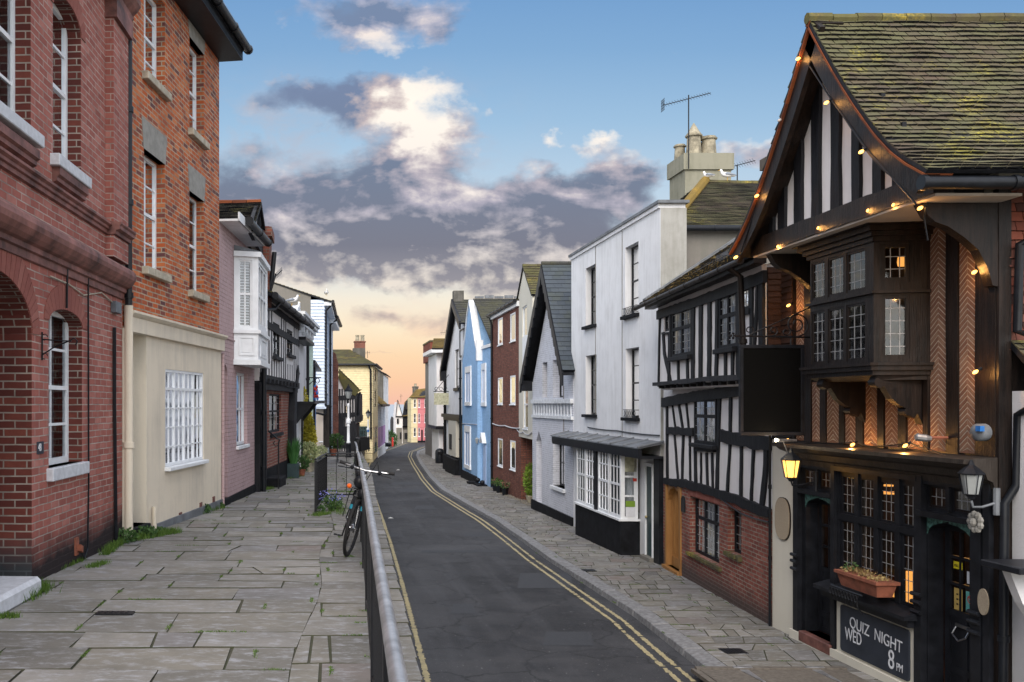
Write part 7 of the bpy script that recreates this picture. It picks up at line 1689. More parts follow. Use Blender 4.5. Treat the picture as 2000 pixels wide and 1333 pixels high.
cord([hp[3], hp[2], hp[1], hp[0], hp[4], hp[5], W(1790, 400, 9.95)], .011, 'black cord following the bargeboards up to the gable peak and down')
cord([hp[6], hp[7], hp[8], hp[9], hp[10], W(1805, 425, 10.3), W(1812, 470, 10.3)], .009, 'black cord along the tie beam ending in a loose drooping wire', .01)
cord([W(1540, 862, 14.2), W(1600, 866, 13.6), hp[14], W(1700, 872, 12.6), hp[15], W(1830, 885, 11.1), W(1900, 900, 10.4)], .009, 'tangled black cord lying along the shelf over the ground floor', .015)
cord([W(1680, 868, 12.9), W(1740, 880, 12.0), W(1800, 868, 11.4), W(1860, 893, 10.8)], .006, 'thin second cord wandering over the shelf by the floodlight', .02)
def lantern(p, lit, lab, side, sc):
    t = thing('wall_lantern', p, lab, 'lantern', 'wall lanterns of the inn'); s = 1.0
    b = MB(); b.lathe(p, [(.035, -.20), (.05, -.17), (.075, -.15), (.10, -.14)], 6); b.lathe(p, [(.15, .12), (.155, .135), (.09, .20), (.04, .24), (.03, .27), (.012, .31)], 6)
    for k in range(6):
        a = k*math.pi/3+math.pi/6; b.tube([p+Vector((.088*math.cos(a), .088*math.sin(a), -.14)), p+Vector((.135*math.cos(a), .135*math.sin(a), .12))], .007, 4)
    b.build('lantern_frame', MT['black'], t)
    g = MB(); g.lathe(p, [(.078, -.135), (.122, .118)], 6); g.build('lantern_glass', MT['lamp_amber'] if lit else MT['frost'], t)
    b = MB(); b.tube([p+Vector((0, 0, -.19)), p+Vector((.02, 0, -.26)), p+Vector((.12, 0, -.26)), p+Vector((7.48-p.x, 0, -.20))], .014, 6); b.tube([p+Vector((7.44-p.x, 0, -.35)), p+Vector((7.44-p.x, 0, -.05))], .035, 8); b.build('lantern_arm', MT['black'] if lit else MT['lead'], t)
    if lit: glow('lantern_light', p+Vector((-.17, 0, .0)), 3, r=.08, par=t)
    if sc != 1:
        for ch in t.children:
            if ch.type == 'MESH' and ch.name.split('.')[0] != 'lantern_arm':
                for v in ch.data.vertices: v.co *= sc
lantern(W(1545, 915, 14.05), True, 'lit amber lantern on the left end of the inn front', 0, 1.0); lantern(W(1897, 945, 10.25), False, 'unlit grey lantern beside the right door of the inn', 1, .85)
# bright white lamp end and floodlight
p = W(1516, 860, 14.0); b = MB(); b.ball(p, .028, seg=8, rings=5); o = b.build('white_lamp', MT['bulb_white'], None, tag=('bright white spot lamp at the lower corner of the black hanging sign', 'lamp')); h = MB(); h.tube([p+Vector((.03, 0, 0)), p+Vector((.35, .1, -.01))], .022, 8); h.tube([p+Vector((.1, 0, 0)), p+Vector((.28, .1, -.35))], .007, 5); h.build('lamp_arm', MT['galv'], o); glow('white_light', p+Vector((-.05, -.03, -.02)), 4, (1, .8, .5), .03, o)
p = W(1797, 855, 11.15); t = MB(); t._lathe(p, Vector((-1, .2, .12)).normalized(), [(.03, -.12), (.045, -.06), (.045, .04), (.035, .05)], 10, 0); o = t.build('floodlight', MT['galv'], None, tag=('small silver floodlight on the inn wall above the shelf', 'lamp')); h = MB(); h.tube([p+Vector((.08, 0, 0)), p+Vector((.3, -.05, 0))], .02, 6); h.build('lamp_arm', MT['terracotta'], o)
b = MB(); p = W(1914, 845, 10.42); b._lathe(p, Vector((-1, -.25, 0)).normalized(), [(.10, -.06), (.10, .03), (.085, .05), (.03, .07)], 16, 0); o = b.build('alarm_box', MT['lead'], None, smooth=True, tag=('round grey electric box with blue sticker on the inn corner post', 'box')); MB().box(p.x-.08, p.x-.03, p.y-.115, p.y-.04, p.z+.015, p.z+.075).build('blue_label', MT['blue_sticker'], o)
p = W(1915, 1020, 10.42); b = MB()
for k in range(9): a = k*2*math.pi/9; b.ball(p+Vector((-.06, .085*math.cos(a), .085*math.sin(a))), .03, .045, .045, 6, 4)
b.ball(p+Vector((-.08, 0, 0)), .04, .05, .05, 8, 5); b.build('flower_ornament', MT['stone'], None, tag=('grey stone flower rosette below the unlit lantern', 'ornament'))
def oval(px0, px1, py0, py1, name, lab):
    cu_, cz_ = FI.uz((px0+px1)/2, (py0+py1)/2, .03); ru = (FI.u(px1, .03)-FI.u(px0, .03))/2; rz = (FI.z((px0+px1)/2, py0, .03)-FI.z((px0+px1)/2, py1, .03))/2
    pts = [(cu_+ru*math.copysign(abs(math.cos(a))**.75, math.cos(a)), cz_+rz*math.copysign(abs(math.sin(a))**.75, math.sin(a))) for a in [k*2*math.pi/28 for k in range(28)]]
    b = MB(); b.fprism(FI, pts, .02, .05); o = b.build(name, MT['plaque'], None, tag=(lab, 'plaque', 'blank oval plaques')); b = MB(); b.fprism(FI, [(cu_+(u-cu_)*1.05, cz_+(z-cz_)*1.03) for u, z in pts], .015, .04); b.build('plaque_edge', MT['timber_brown'], o)
oval(1515, 1543, 973, 1054, 'oval_plaque', 'tall blank buff oval plaque on the cream strip left of the inn door'); 
p_ = FI.P(0, 0)
cu_ = iu(1921, .08); cz_ = FI.z(1921, 1176, .08); b = MB(); b.fprism(FI, [(cu_+.085*math.cos(a), cz_+.15*math.sin(a)) for a in [k*2*math.pi/24 for k in range(24)]], .076, .09); b.build('oval_plaque', MT['plaque'], None, tag=('small blank buff oval plaque on the black post right of the inn door', 'plaque', 'blank oval plaques'))
# chalkboard
u0, u1 = iu(1643, .06), iu(1777, .06); z0, z1 = -3.56, -2.90
r = .05; pts = []
for (cx_, cz_, a0) in ((u1-r, z0+r, -90), (u1-r, z1-r, 0), (u0+r, z1-r, 90), (u0+r, z0+r, 180)):
    for k in range(5): a = R(a0+k*22.5); pts.append((cx_+r*math.cos(a), cz_+r*math.sin(a)))
b = MB(); b.fprism(FI, pts, .052, .075); cb = b.build('chalkboard', MT['board'], None, tag=('dark chalkboard advertising quiz night under the inn window', 'chalkboard'))
ww_ = u1-u0; 
text_mesh('QUIZ  NIGHT', .225, 'chalk', cb, FI, u0+.24, z1-.27, .078, sx=.88, rot=-.05)
text_mesh('WED', .25, 'chalk', cb, FI, u0+.13, z1-.47, .078, sx=.72); text_mesh('8', .36, 'chalk', cb, FI, u0+1.14, z0+.07, .078, sx=.8); text_mesh('PM', .15, 'chalk', cb, FI, u0+1.32, z0+.08, .078, sx=.72)
# flower box on scrolled iron bracket
uA, uB = iu(1655, .2), iu(1736, .2); zf = FI.z(1700, 1165, .3)+.02; t = thing('flower_box', FI.P((uA+uB)/2, zf, .25), 'long terracotta flower box of dried plants on the inn window sill', 'flower box')
b = MB(); P = FI.P; b.hexa([P(uA+.06, zf, .12), P(uB-.06, zf, .12), P(uB-.06, zf, .32), P(uA+.06, zf, .32), P(uA, zf+.20, .08), P(uB, zf+.20, .08), P(uB, zf+.20, .36), P(uA, zf+.20, .36)]); b.hexa([P(uA-.02, zf+.17, .06), P(uB+.02, zf+.17, .06), P(uB+.02, zf+.17, .38), P(uA-.02, zf+.17, .38), P(uA-.02, zf+.21, .06), P(uB+.02, zf+.21, .06), P(uB+.02, zf+.21, .38), P(uA-.02, zf+.21, .38)]); b.build('planter', MT['terracotta'], t)
b = MB(); rnd = random.Random(3)
for _ in range(420): leaves(b, P(rnd.uniform(uA+.03, uB-.03), zf+.23, rnd.uniform(.10, .34)), (.02, .02, .02), 1, .045, rnd)
b.build('dried_plants', MT['leaf_dead'], t); b = MB(); leaves(b, P(uA+.12, zf+.26, .22), (.08, .08, .06), 50, .05, rnd); b.build('green_sprig', MT['weed'], t)
b = MB(); b.tube([P(uA-.05, zf-.02, .40), P(uB-.25, zf-.02, .40)], .012, 5)
for k in range(9):
    uu = lerp(uA-.05, uB-.4, k/8); b.tube([P(uu+.035*math.cos(a*.8), zf-.09+.05*math.sin(a*.8), .40) for a in range(8)], .010, 4); b.tube([P(uu, zf-.02, .40), P(uu, zf-.22, .38)], .007, 4)
b.tube([P(uB-.42, zf-.02, .40), P(uB-.40, zf-.2, .38), P(uB-.42, zf-.3, .30)], .012, 5); b.build('iron_bracket', MT['iron'], t)
# cellar hatch
g = [ground_hit(1478, 1312, GZ), ground_hit(1600, 1290, GZ), ground_hit(1720, 1345, GZ), ground_hit(1540, 1372, GZ)]
t = thing('cellar_hatch', (g[0]+g[2])/2, 'grey plank cellar hatch with silver strap hinges let into the pavement by the inn', 'hatch')
xa, xb, ya, yb = 5.15, 7.15, 11.0, 12.75
b = MB(); rnd = random.Random(1); k = 8
for i in range(k): y0 = lerp(ya, yb, i/k); zz = GZ(y0)+.012+rnd.uniform(0, .004); b.box(xa, xb, y0+.006, lerp(ya, yb, (i+1)/k)-.006, zz-.03, zz+.012)
b.box(xa-.04, xb+.04, yb, yb+.09, GZ(yb)-.02, GZ(yb)+.05); b.box(xa-.09, xa, ya, yb+.09, GZ(yb)-.03, GZ(yb)+.022); b.build('boards', MT['plank'], t)
for x in (5.75, 6.75):
    b = MB(); zz = GZ(12.3)+.032; b.prism([(x-.06, yb-.02, GZ(yb)+.028), (x+.06, yb-.02, GZ(yb)+.028), (x+.015, yb-.62, GZ(yb-.62)+.032), (x-.015, yb-.62, GZ(yb-.62)+.032)], (0, 0, .008)); b.box(x-.13, x+.13, yb+.0, yb+.05, GZ(yb)+.05, GZ(yb)+.062); b.build('strap_hinge', MT['galv'], t)
# hanging sign of the inn: blank black board
yS = 14.1; t = thing('inn_sign', (6.8, yS, -.5), 'large blank black framed board hanging from a scrolled iron bracket of the inn', 'sign')
x0, x1, z0, z1 = W(1444, 0, yS).x, W(1570, 0, yS).x, W(0, 851, yS).z, W(0, 674, yS).z
MB().box(x0+.04, x1-.04, yS-.012, yS+.02, z0+.04, z1-.04).build('board', MT['sign_black'], t)
b = MB(); f = .055
for q in ((x0, x1, z1-f, z1), (x0, x1, z0, z0+f), (x0, x0+f, z0+f, z1-f), (x1-f, x1, z0+f, z1-f)): b.box(q[0], q[1], yS-.03, yS+.035, q[2], q[3])
b.build('sign_frame', MT['black'], t, bevel=.006)
b = MB(); zb_ = W(0, 656, yS).z; xl = W(1432, 0, yS).x; b.tube([(xl, yS, zb_-.0), (7.47, yS, zb_-.03)], .016, 6); b.tube([(W(1466, 0, yS).x, yS, zb_+.02), (7.45, yS, W(0, 597, yS).z)], .010, 6)
b.tube([(7.44, yS, zb_-.28), (7.44, yS, W(0, 585, yS).z)], .018, 6)
def spiral(cx_, cz_, r0, r1, a0, turns, rr=.009):
    n = int(14*abs(turns)); b.tube([(cx_+lerp(r0, r1, i/n)*math.cos(a0+2*math.pi*turns*i/n), yS, cz_+lerp(r0, r1, i/n)*math.sin(a0+2*math.pi*turns*i/n)) for i in range(n+1)], rr, 5)
spiral(W(1463, 0, yS).x, zb_+.08, .08, .02, -1.6, 1.1); spiral(W(1510, 0, yS).x, zb_+.08, .08, .02, -1.6, 1.1); spiral(W(1556, 0, yS).x, W(0, 634, yS).z, .19, .05, -1.4, 1.7, .012); spiral(W(1535, 0, yS).x, W(0, 648, yS).z, .08, .02, 1.0, -1.0)
for k in range(4): a = k*math.pi/2; b.ball((xl+.035*math.cos(a), yS, zb_+.035*math.sin(a)), .022, seg=6, rings=4)
b.ball((xl-.05, yS, zb_), .03, .012, .012, 6, 4)
for x in (x0+.2, x1-.2): b.tube([(x, yS, z1), (x, yS, zb_)], .010, 5)
b.build('sign_bracket', MT['iron'], t)
# ================================================================== STREET FURNITURE, PLANTS, BIRDS
def railing(name, pts, h, lab, grp=None, top='galv', r=.028, gap=.115, bottom=.09, bar=.006, post=1.9, zf=PZ, tw=None):
    "pts: plan polyline; returns the thing. bars stay one part (an even pattern of thin uprights)"
    P_ = []
    for i in range(len(pts)-1):
        a, c = Vector((*pts[i], 0)), Vector((*pts[i+1], 0)); k = max(1, int((c-a).length/.5))
        for j in range(k): P_.append(a.lerp(c, j/k))
    P_.append(Vector((*pts[-1], 0)))
    for p in P_: p.z = zf(p.y)
    t = thing(name, P_[0], lab, 'railing', grp)
    b = MB(); b.tube([p+Vector((0, 0, h)) for p in P_], r, 10); b.build('handrail', MT[top], t, smooth=True)
    b = MB(); b.tube([p+Vector((0, 0, h-.05)) for p in P_], .012, 4); b.tube([p+Vector((0, 0, bottom)) for p in P_], .014, 4)
    L = 0; nxt = 0; nb = 0; posts = MB()
    for i in range(len(P_)-1):
        a, c = P_[i], P_[i+1]; l = (c-a).length; s = nxt-L
        while s < l:
            q = a.lerp(c, s/l); b.box(q.x-bar, q.x+bar, q.y-bar, q.y+bar, q.z+bottom, q.z+h-.04)
            nxt += gap; s = nxt-L
        L += l
    b.build('bars', MT['iron'], t)
    k = max(1, int(L/post)); 
    for j in range(k+1):
        s = j*L/k; acc_ = 0
        for i in range(len(P_)-1):
            l = (P_[i+1]-P_[i]).length
            if acc_+l >= s-1e-6: q = P_[i].lerp(P_[i+1], (s-acc_)/l); break
            acc_ += l
        MB().box(q.x-.02, q.x+.02, q.y-.02, q.y+.02, q.z-.05, q.z+h-.02).build('post', MT['iron'], t)
    return t
rx = lambda D: .134+.0256*D
GRR = 'railings of the high pavement'
railing('railing', [(rx(D), D) for D in (1.2, 2.5, 4, 6, 8, 10, 12, 14, 16, 18.2)], .915, 'long railing with fat silver handrail over black bars, running to the bicycle', GRR)
railing('railing', [(-.20, 15.3), (-.03, 18.2)], .90, 'short black railing on the left, end-on, with blue flowers at its foot', GRR, 'iron', .018, .09)
railing('railing', [(-.03, 18.2), (rx(18.2), 18.2)], .90, 'see-through black railing crossing the pavement behind the bicycle', GRR, 'iron', .014, .20)
railing('railing', [(rx(D)+.03*math.sin(D), D) for D in (18.4, 22, 25, 28, 31)], .92, 'bent silver topped railing just beyond the bicycle', GRR, 'galv', .026, .13)
railing('railing', [(1.40, 40), (1.45, 44), (1.5, 50), (1.75, 54), (2.9, 64), (3.0, 67)], .95, 'dense black railing at the bend before the yellow house', GRR, 'iron', .03, .14, .10, .02)
railing('railing', [(.42, 38), (.44, 41)], .95, 'short black railing between the lamp post and the brick flank', GRR, 'iron', .03, .12)
# iron stair rail by the timber house
t = thing('stair_handrail', (-1.05, 21.6, PZ(21.6)), 'thin curled iron handrail by the step of the left timber framed house', 'handrail')
b = MB(); p0, p1 = W(543, 862, 21.5), W(523, 835, 21.5); b.tube([W(544, 960, 21), W(544, 866, 21), W(546, 859, 21), W(541, 857, 21), W(524, 842, 21.2)], .018, 6); b.tube([W(544, 870, 21), W(538, 872, 21.0), W(534, 866, 21), W(537, 862, 21)], .012, 5); b.build('rail', MT['iron'], t)

# ---- bicycle leaning on the railing
org = Vector((.215, 11.55, PZ(11.5))); lean = R(12.5); fw_ = Vector((.0, -1, -.0)); lt = Vector((math.cos(lean), 0, -math.sin(lean))); upv = Vector((math.sin(lean), 0, math.cos(lean)))
def bp(f, l, u): return org+fw_*f+lt*l+upv*u+Vector((0, 0, (PZ(11.5-f)-PZ(11.5))))
tb = thing('bicycle', org, 'black bicycle with silver handlebar leaning on the railing of the high pavement', 'bicycle')
RWH = .335
def wheel(cf, steer, nm='wheel'):
    cs, sn = math.cos(steer), math.sin(steer)
    def wp(r, a, l=0): # a angle in wheel plane
        f, u = r*math.cos(a), r*math.sin(a); return bp(cf+f*cs-l*sn, f*sn+l*cs, RWH+u)
    b = MB(); b.tube([wp(.028, a*math.pi/4, 0) for a in range(9)], .02, 6); b.tube([wp(0, 0, -.05), wp(0, 0, .05)], .012, 8); hub = b.build(nm, MT['chrome'], tb)
    def torus(R0, r0, name, m, seg=40, ts=8):
        b = MB(); k = len(b.v)
        for i in range(seg):
            a = 2*math.pi*i/seg
            for j in range(ts): c = 2*math.pi*j/ts; b.v.append(wp(R0+r0*math.cos(c), a, r0*.9*math.sin(c)))
        for i in range(seg):
            for j in range(ts): b.f.append([i*ts+j, i*ts+(j+1) % ts, ((i+1) % seg)*ts+(j+1) % ts, ((i+1) % seg)*ts+j]); b.m.append(0)
        b.build(name, MT[m], hub, smooth=True)
    torus(RWH-.022, .022, 'tyre', 'rubber'); torus(RWH-.05, .011, 'rim', 'iron')
    b = MB()
    for k in range(28): a = 2*math.pi*k/28; b.tube([wp(.028, a+(.5 if k % 2 else -.5), .022 if k % 4 < 2 else -.022), wp(RWH-.055, a)], .0016, 3)
    b.build('spokes', MT['chrome'], hub)
    return wp
WR = wheel(0, 0); st = R(-14); WF = wheel(1.04, st)
cs, sn = math.cos(st), math.sin(st)
head_t, head_b = bp(.86, 0, .88), bp(.93, 0, .70); seat_t, bb = bp(.27, 0, .78), bp(.44, 0, .30); rear = bp(0, 0, RWH)
b = MB()
for p, q, r_ in ((bb, seat_t, .022), (bb, head_b, .027), (seat_t.lerp(bb, .1), head_t, .023), (head_t, head_b, .028)): b.tube([p, q], r_, 8)
for s_ in (-.055, .055): b.tube([bp(0, s_, RWH), bp(.42, s_*.5, .30)], .010, 6); b.tube([bp(0, s_, RWH), bp(.30, s_*.5, .68)], .009, 6)
b.build('frame', MT['black'], tb, smooth=True)
b = MB()
def sp(f, l, u): # steered coordinates about the head
    return bp(.97+(f-.97)*cs-l*sn, (f-.97)*sn+l*cs, u)
for s_ in (-.055, .055): b.tube([sp(1.04, s_, RWH), sp(.99, s_, .60), sp(.965, s_*.9, .68)], .016, 8)
b.tube([sp(.965, -.06, .69), sp(.965, .06, .69)], .018, 8); fk = b.build('fork', MT['black'], tb, smooth=True)
b = MB()
for s_ in (-.058, .058): b.tube([sp(1.012, s_*1.05, .54), sp(1.0, s_*1.05, .59)], .0165, 6)
b.build('fork_decal', MT['cyan'], fk)
b = MB(); b.tube([sp(.90, 0, .88), sp(.89, 0, .96), sp(.93, 0, 1.0)], .015, 8); b.tube([sp(.90, -.30, 1.03), sp(.93, -.12, 1.01), sp(.94, 0, 1.0), sp(.93, .12, 1.01), sp(.90, .30, 1.03)], .012, 8); hb = b.build('handlebar', MT['chrome'], tb, smooth=True)
for s_ in (-1, 1):
    b = MB(); b.tube([sp(.905, s_*.20, 1.022), sp(.895, s_*.33, 1.034)], .019, 8); b.build('grip', MT['rubber'], hb, smooth=True)
    b = MB(); b.tube([sp(.93, s_*.17, 1.0), sp(.99, s_*.20, .99), sp(.99, s_*.32, .985)], .007, 6); b.ball(sp(.94, s_*.165, 1.005), .026, seg=8, rings=5); b.build('brake_lever', MT['iron'], hb)
b = MB(); b.tube([seat_t, bp(.25, 0, .93)], .013, 8); b.build('seat_post', MT['chrome'], tb, smooth=True)
b = MB(); b.prism([bp(.08, -.075, .95), bp(.08, .075, .95), bp(.20, .06, .945), bp(.34, .018, .94), bp(.36, 0, .94), bp(.34, -.018, .94), bp(.20, -.06, .945)], upv*-.045); b.build('saddle', MT['rubber'], tb, bevel=.012)
b = MB(); ca = R(248)
for s_, a in ((-1, ca), (1, ca+math.pi)):
    e = bp(.44+.17*math.cos(a), s_*.075, .30+.17*math.sin(a)); b.tube([bp(.44, s_*.06, .30), e], .010, 6)
b.tube([bp(.44, -.07, .30), bp(.44, .07, .30)], .018, 8); cr = b.build('crank', MT['iron'], tb)
b = MB(); b.tube([bp(.44+.085*math.cos(k*math.pi/10), .045, .30+.085*math.sin(k*math.pi/10)) for k in range(21)], .008, 5, cap=False); b.build('chainring', MT['iron'], cr)
for s_, a in ((-1, ca), (1, ca+math.pi)):
    e = bp(.44+.17*math.cos(a), s_*.13, .30+.17*math.sin(a)); b = MB()
    for o_ in (-.035, .035): b.tube([e+fw_*o_-lt*.045, e+fw_*o_+lt*.045], .007, 5)
    for o_ in (-.045, 0, .045): b.tube([e+lt*o_-fw_*.035, e+lt*o_+fw_*.035], .006, 5)
    b.build('pedal', MT['iron'], cr)
b = MB(); b.tube([bp(.44+.085*math.cos(t), .045, .30+.085*math.sin(t)) for t in (1.6, 1.4)]+[bp(0, .045, RWH+.035)], .005, 4); b.tube([bp(.44, .045, .215), bp(0, .045, RWH-.035)], .005, 4); b.build('chain', MT['iron'], tb)
for WW, nm in ((WF, 'mudguard'), (WR, 'mudguard')):
    b = MB(); a0 = .5 if WW is WF else .2
    for k in range(14):
        t0, t1 = a0+k*.15, a0+(k+1)*.15; q = [WW(RWH+.02, t0, -.028), WW(RWH+.02, t0, .028), WW(RWH+.02, t1, .028), WW(RWH+.02, t1, -.028)]; q2 = [WW(RWH+.024, t0, -.028), WW(RWH+.024, t0, .028), WW(RWH+.024, t1, .028), WW(RWH+.024, t1, -.028)]; b.hexa(q+q2)
    if WW is WR: b.build(nm, MT['plastic'], tb)
b = MB(); b.ball(sp(1.02, -.02, .86), .075, .06, .075, 12, 8); b.ball(sp(1.0, .03, .74), .06, .05, .07, 10, 6); b.build('handlebar_bag', MT['black'], tb, smooth=True)
b = MB(); b.ball(bp(-.1, -.10, .72), .032, seg=8, rings=6); b.build('reflector', MT['orange'], tb)
b = MB()
for s_, k in ((-1, .10), (1, .14), (-.5, .05)): b.tube([sp(.94, s_*.16, 1.0), sp(1.03, s_*.13, .99+k), sp(1.03, s_*.05, .90), sp(.98, 0, .72)], .0045, 5)
b.build('brake_cables', MT['plastic'], tb, smooth=True)
b = MB(); b.tube([bp(-.02, -.06, .72), bp(-.1, -.08, .60), bp(-.02, -.10, RWH)], .006, 5); b.box(*(lambda c: (c.x-.05, c.x+.05, c.y-.15, c.y+.12, c.z-.01, c.z+.008))(bp(-.02, 0, .73))); b.build('carrier', MT['iron'], tb)

# ---- lamp posts
def lamp_post(px, D, ytop, lab, sc, zb):
    x = W(px, 0, D).x; zt = W(0, ytop, D).z; H = zt-zb; p = Vector((x, D, zb)); t = thing('street_lamp', p, lab, 'street lamp', 'cast iron street lamps'); h = lambda f: f*H
    MB().lathe(p, [(.16, -.05), (.16, h(.02)), (.135, h(.03)), (.125, h(.17)), (.14, h(.18)), (.10, h(.195)), (.01, h(.196))], 12).build('base', MT['black'], t, smooth=True)
    MB().lathe(p, [(.085, h(.195)), (.10, h(.21)), (.075, h(.225)), (.068, h(.42)), (.085, h(.43)), (.065, h(.44)), (.062, h(.46)), (.11, h(.465)), (.12, h(.49)), (.11, h(.52)), (.06, h(.53)), (.05, h(.69)), (.075, h(.70)), (.06, h(.73)), (.02, h(.735))], 12).build('column', MT['white'], t, smooth=True)
    MB().lathe(p, [(.02, h(.73)), (.035, h(.75)), (.02, h(.77)), (.07, h(.795)), (.08, h(.80))], 10).build('lantern_neck', MT['iron'], t)
    b = MB(); b.lathe(p, [(.085, h(.80)), (.19, h(.895))], 4); b.build('lantern_glass', MT['frost'], t)
    b = MB(); b.lathe(p, [(.21, h(.895)), (.215, h(.905)), (.12, h(.94)), (.09, h(.945)), (.07, h(.965)), (.03, h(.975)), (.035, h(.985)), (.008, h(1.0))], 4)
    for k in range(4): a = k*math.pi/2+math.pi/4; b.tube([p+Vector((.088*math.cos(a), .088*math.sin(a), h(.80))), p+Vector((.195*math.cos(a), .195*math.sin(a), h(.897)))], .011, 4)
    b.build('lantern_frame', MT['black'], t)
    return t, p, H
lamp_post(680.5, 46, 750, 'white and black cast iron street lamp nearest, on the high pavement', 1, PZ(46))
t, p, H = lamp_post(719, 72, 799.5, 'smaller looking white street lamp with blue disc, in front of the yellow house', .83, PZ(72))
b = MB(); b._lathe(p+Vector((0, -.1, H*.45)), Vector((0, -1, 0)), [(.10, 0), (.10, .02)], 12, 0); b.build('blue_disc', MT['blue_sticker'], t)

# ---- pots and plants on the left
def pot(x, y, z, r, h, mat, name='pot', par=None, taper=.75, seg=14):
    b = MB(); b.lathe((x, y, z), [(r*taper, 0), (r*.98, h*.82), (r*1.06, h*.84), (r*1.06, h), (r*.9, h), (r*.85, h*.9)], seg); return b.build(name, MT[mat], par, smooth=True)
GP = 'plants in pots along the high pavement'
def gpt(px, py): return ground_hit(px, py, PZ)
rnd = random.Random(17)
c = gpt(604, 921); t = thing('potted_conifer', c, 'big golden yellow conifer in a stone pot among the left hand plants', 'potted plant', GP); pot(c.x, c.y, c.z, .20, .36, 'pot_stone', par=t)
b = MB(); leaves(b, c+Vector((-.03, .1, 1.25)), (.34, .34, .75), 2600, .09, rnd, 'cone'); b.tube([c+Vector((0, 0, .3)), c+Vector((0, .05, 1.5))], .03, 6); b.build('foliage', MT['leaf_yellow'], t)
b = MB(); leaves(b, c+Vector((-.16, .1, 2.35)), (.12, .12, .35), 260, .08, rnd, 'cone'); b.build('foliage', MT['leaf_yellow'], t)
c2 = c+Vector((.0, -.35, 0)); t = thing('variegated_shrub', c2, 'cream and green variegated shrub in front of the golden conifer', 'potted plant', GP); pot(c2.x-.02, c2.y, c2.z, .17, .30, 'pot_stone', par=t); b = MB(); leaves(b, c2+Vector((-.02, 0, .62)), (.34, .3, .33), 1300, .075, rnd); b.build('foliage', MT['leaf_varieg'], t)
c2 = gpt(628, 905); t = thing('pale_shrub', c2, 'small pale leaved shrub right of the golden conifer', 'potted plant', GP); pot(c2.x, c2.y, c2.z, .14, .22, 'lead', par=t); b = MB(); leaves(b, c2+Vector((-.05, 0, .45)), (.30, .25, .26), 600, .08, rnd); b.build('foliage', MT['leaf_varieg'], t)
def blades(b, c, n, h, spread, rnd, w=.02):
    for _ in range(n):
        a = rnd.uniform(0, 6.28); o_ = Vector((math.cos(a), math.sin(a), 0)); s_ = rnd.uniform(.1, spread); hh = h*rnd.uniform(.6, 1.05); x = Vector((-o_.y, o_.x, 0))*w*rnd.uniform(.6, 1.2); q = c+o_*rnd.uniform(0, .5)*spread*.5
        m_ = q+o_*s_*.4+Vector((0, 0, hh*.6)); e = q+o_*s_+Vector((0, 0, hh)); b.add([q-x, q+x, m_+x*.8, m_-x*.8, e], [(0, 1, 2, 3), (3, 2, 4)])
c2 = gpt(572, 934); t = thing('potted_iris', c2, 'sword leaved green plant in a teal square tub beside the black corner post', 'potted plant', GP); MB().box(c2.x-.17, c2.x+.17, c2.y-.17, c2.y+.17, c2.z, c2.z+.40).build('tub', MT['green'], t, bevel=.01)
b = MB(); blades(b, c2+Vector((.02, 0, .38)), 150, .75, .38, rnd, .022); b.build('leaves', MT['leaf_iris'], t)
c2 = gpt(588, 930); t = thing('low_shrub', c2, 'low mixed green shrub spilling between the teal tub and the stone pot', 'potted plant', GP); pot(c2.x, c2.y, c2.z, .13, .20, 'terracotta', par=t); b = MB(); leaves(b, c2+Vector((0, 0, .36)), (.24, .22, .2), 500, .08, rnd); b.build('foliage', MT['weed'], t)
c2 = gpt(651, 890); t = thing('potted_fern', c2, 'dark green plant in a terracotta pot at the foot of the brick flank', 'potted plant', GP); pot(c2.x, c2.y, c2.z, .18, .35, 'terracotta', par=t); b = MB(); leaves(b, c2+Vector((.15, .3, .75)), (.38, .3, .42), 700, .12, rnd); b.build('foliage', MT['weed'], t)
# streamers and buckets on the blue shop
for (px, y0, y1, D, m_, lab) in ((606, 751, 774, 35.5, 'magenta', 'pink and purple paper streamers hanging on the blue shop'), (617, 755, 782, 35.0, 'red', 'red and blue spiral toys hanging outside the blue shop'), (597.5, 772, 806, 31.0, 'red', 'string of red and yellow floats hanging by the corner pilaster')):
    t = thing('hanging_toys', W(px, y1, D), lab, 'toys', 'toys hung outside the blue shop'); b1, b2 = MB(), MB()
    for k in range(26): q = W(px+rnd.uniform(-3.2, 3.2), rnd.uniform(y0, y1), D+rnd.uniform(-.05, .05)); (b1 if k % 3 else b2).ball(q, .05, .04, .07, 6, 4)
    b1.build('floats', MT[m_], t); b2.build('streamers', MT['blue_sticker' if m_ == 'red' else 'leaf_varieg'], t)
t = MB(); t.tube([W(597, 738, 31.5), W(627, 738, 31.5)], .02, 5); t.tube([W(598, 756, 31.5), W(616, 741, 31.5)], .015, 5)
t.tube([W(620+4*math.cos(a*.8), 744+5*math.sin(a*.8), 31.5) for a in range(9)], .014, 4); t.build('shop_bracket', MT['iron'], None, tag=('empty scrolled iron sign bracket high over the blue shop', 'bracket'))

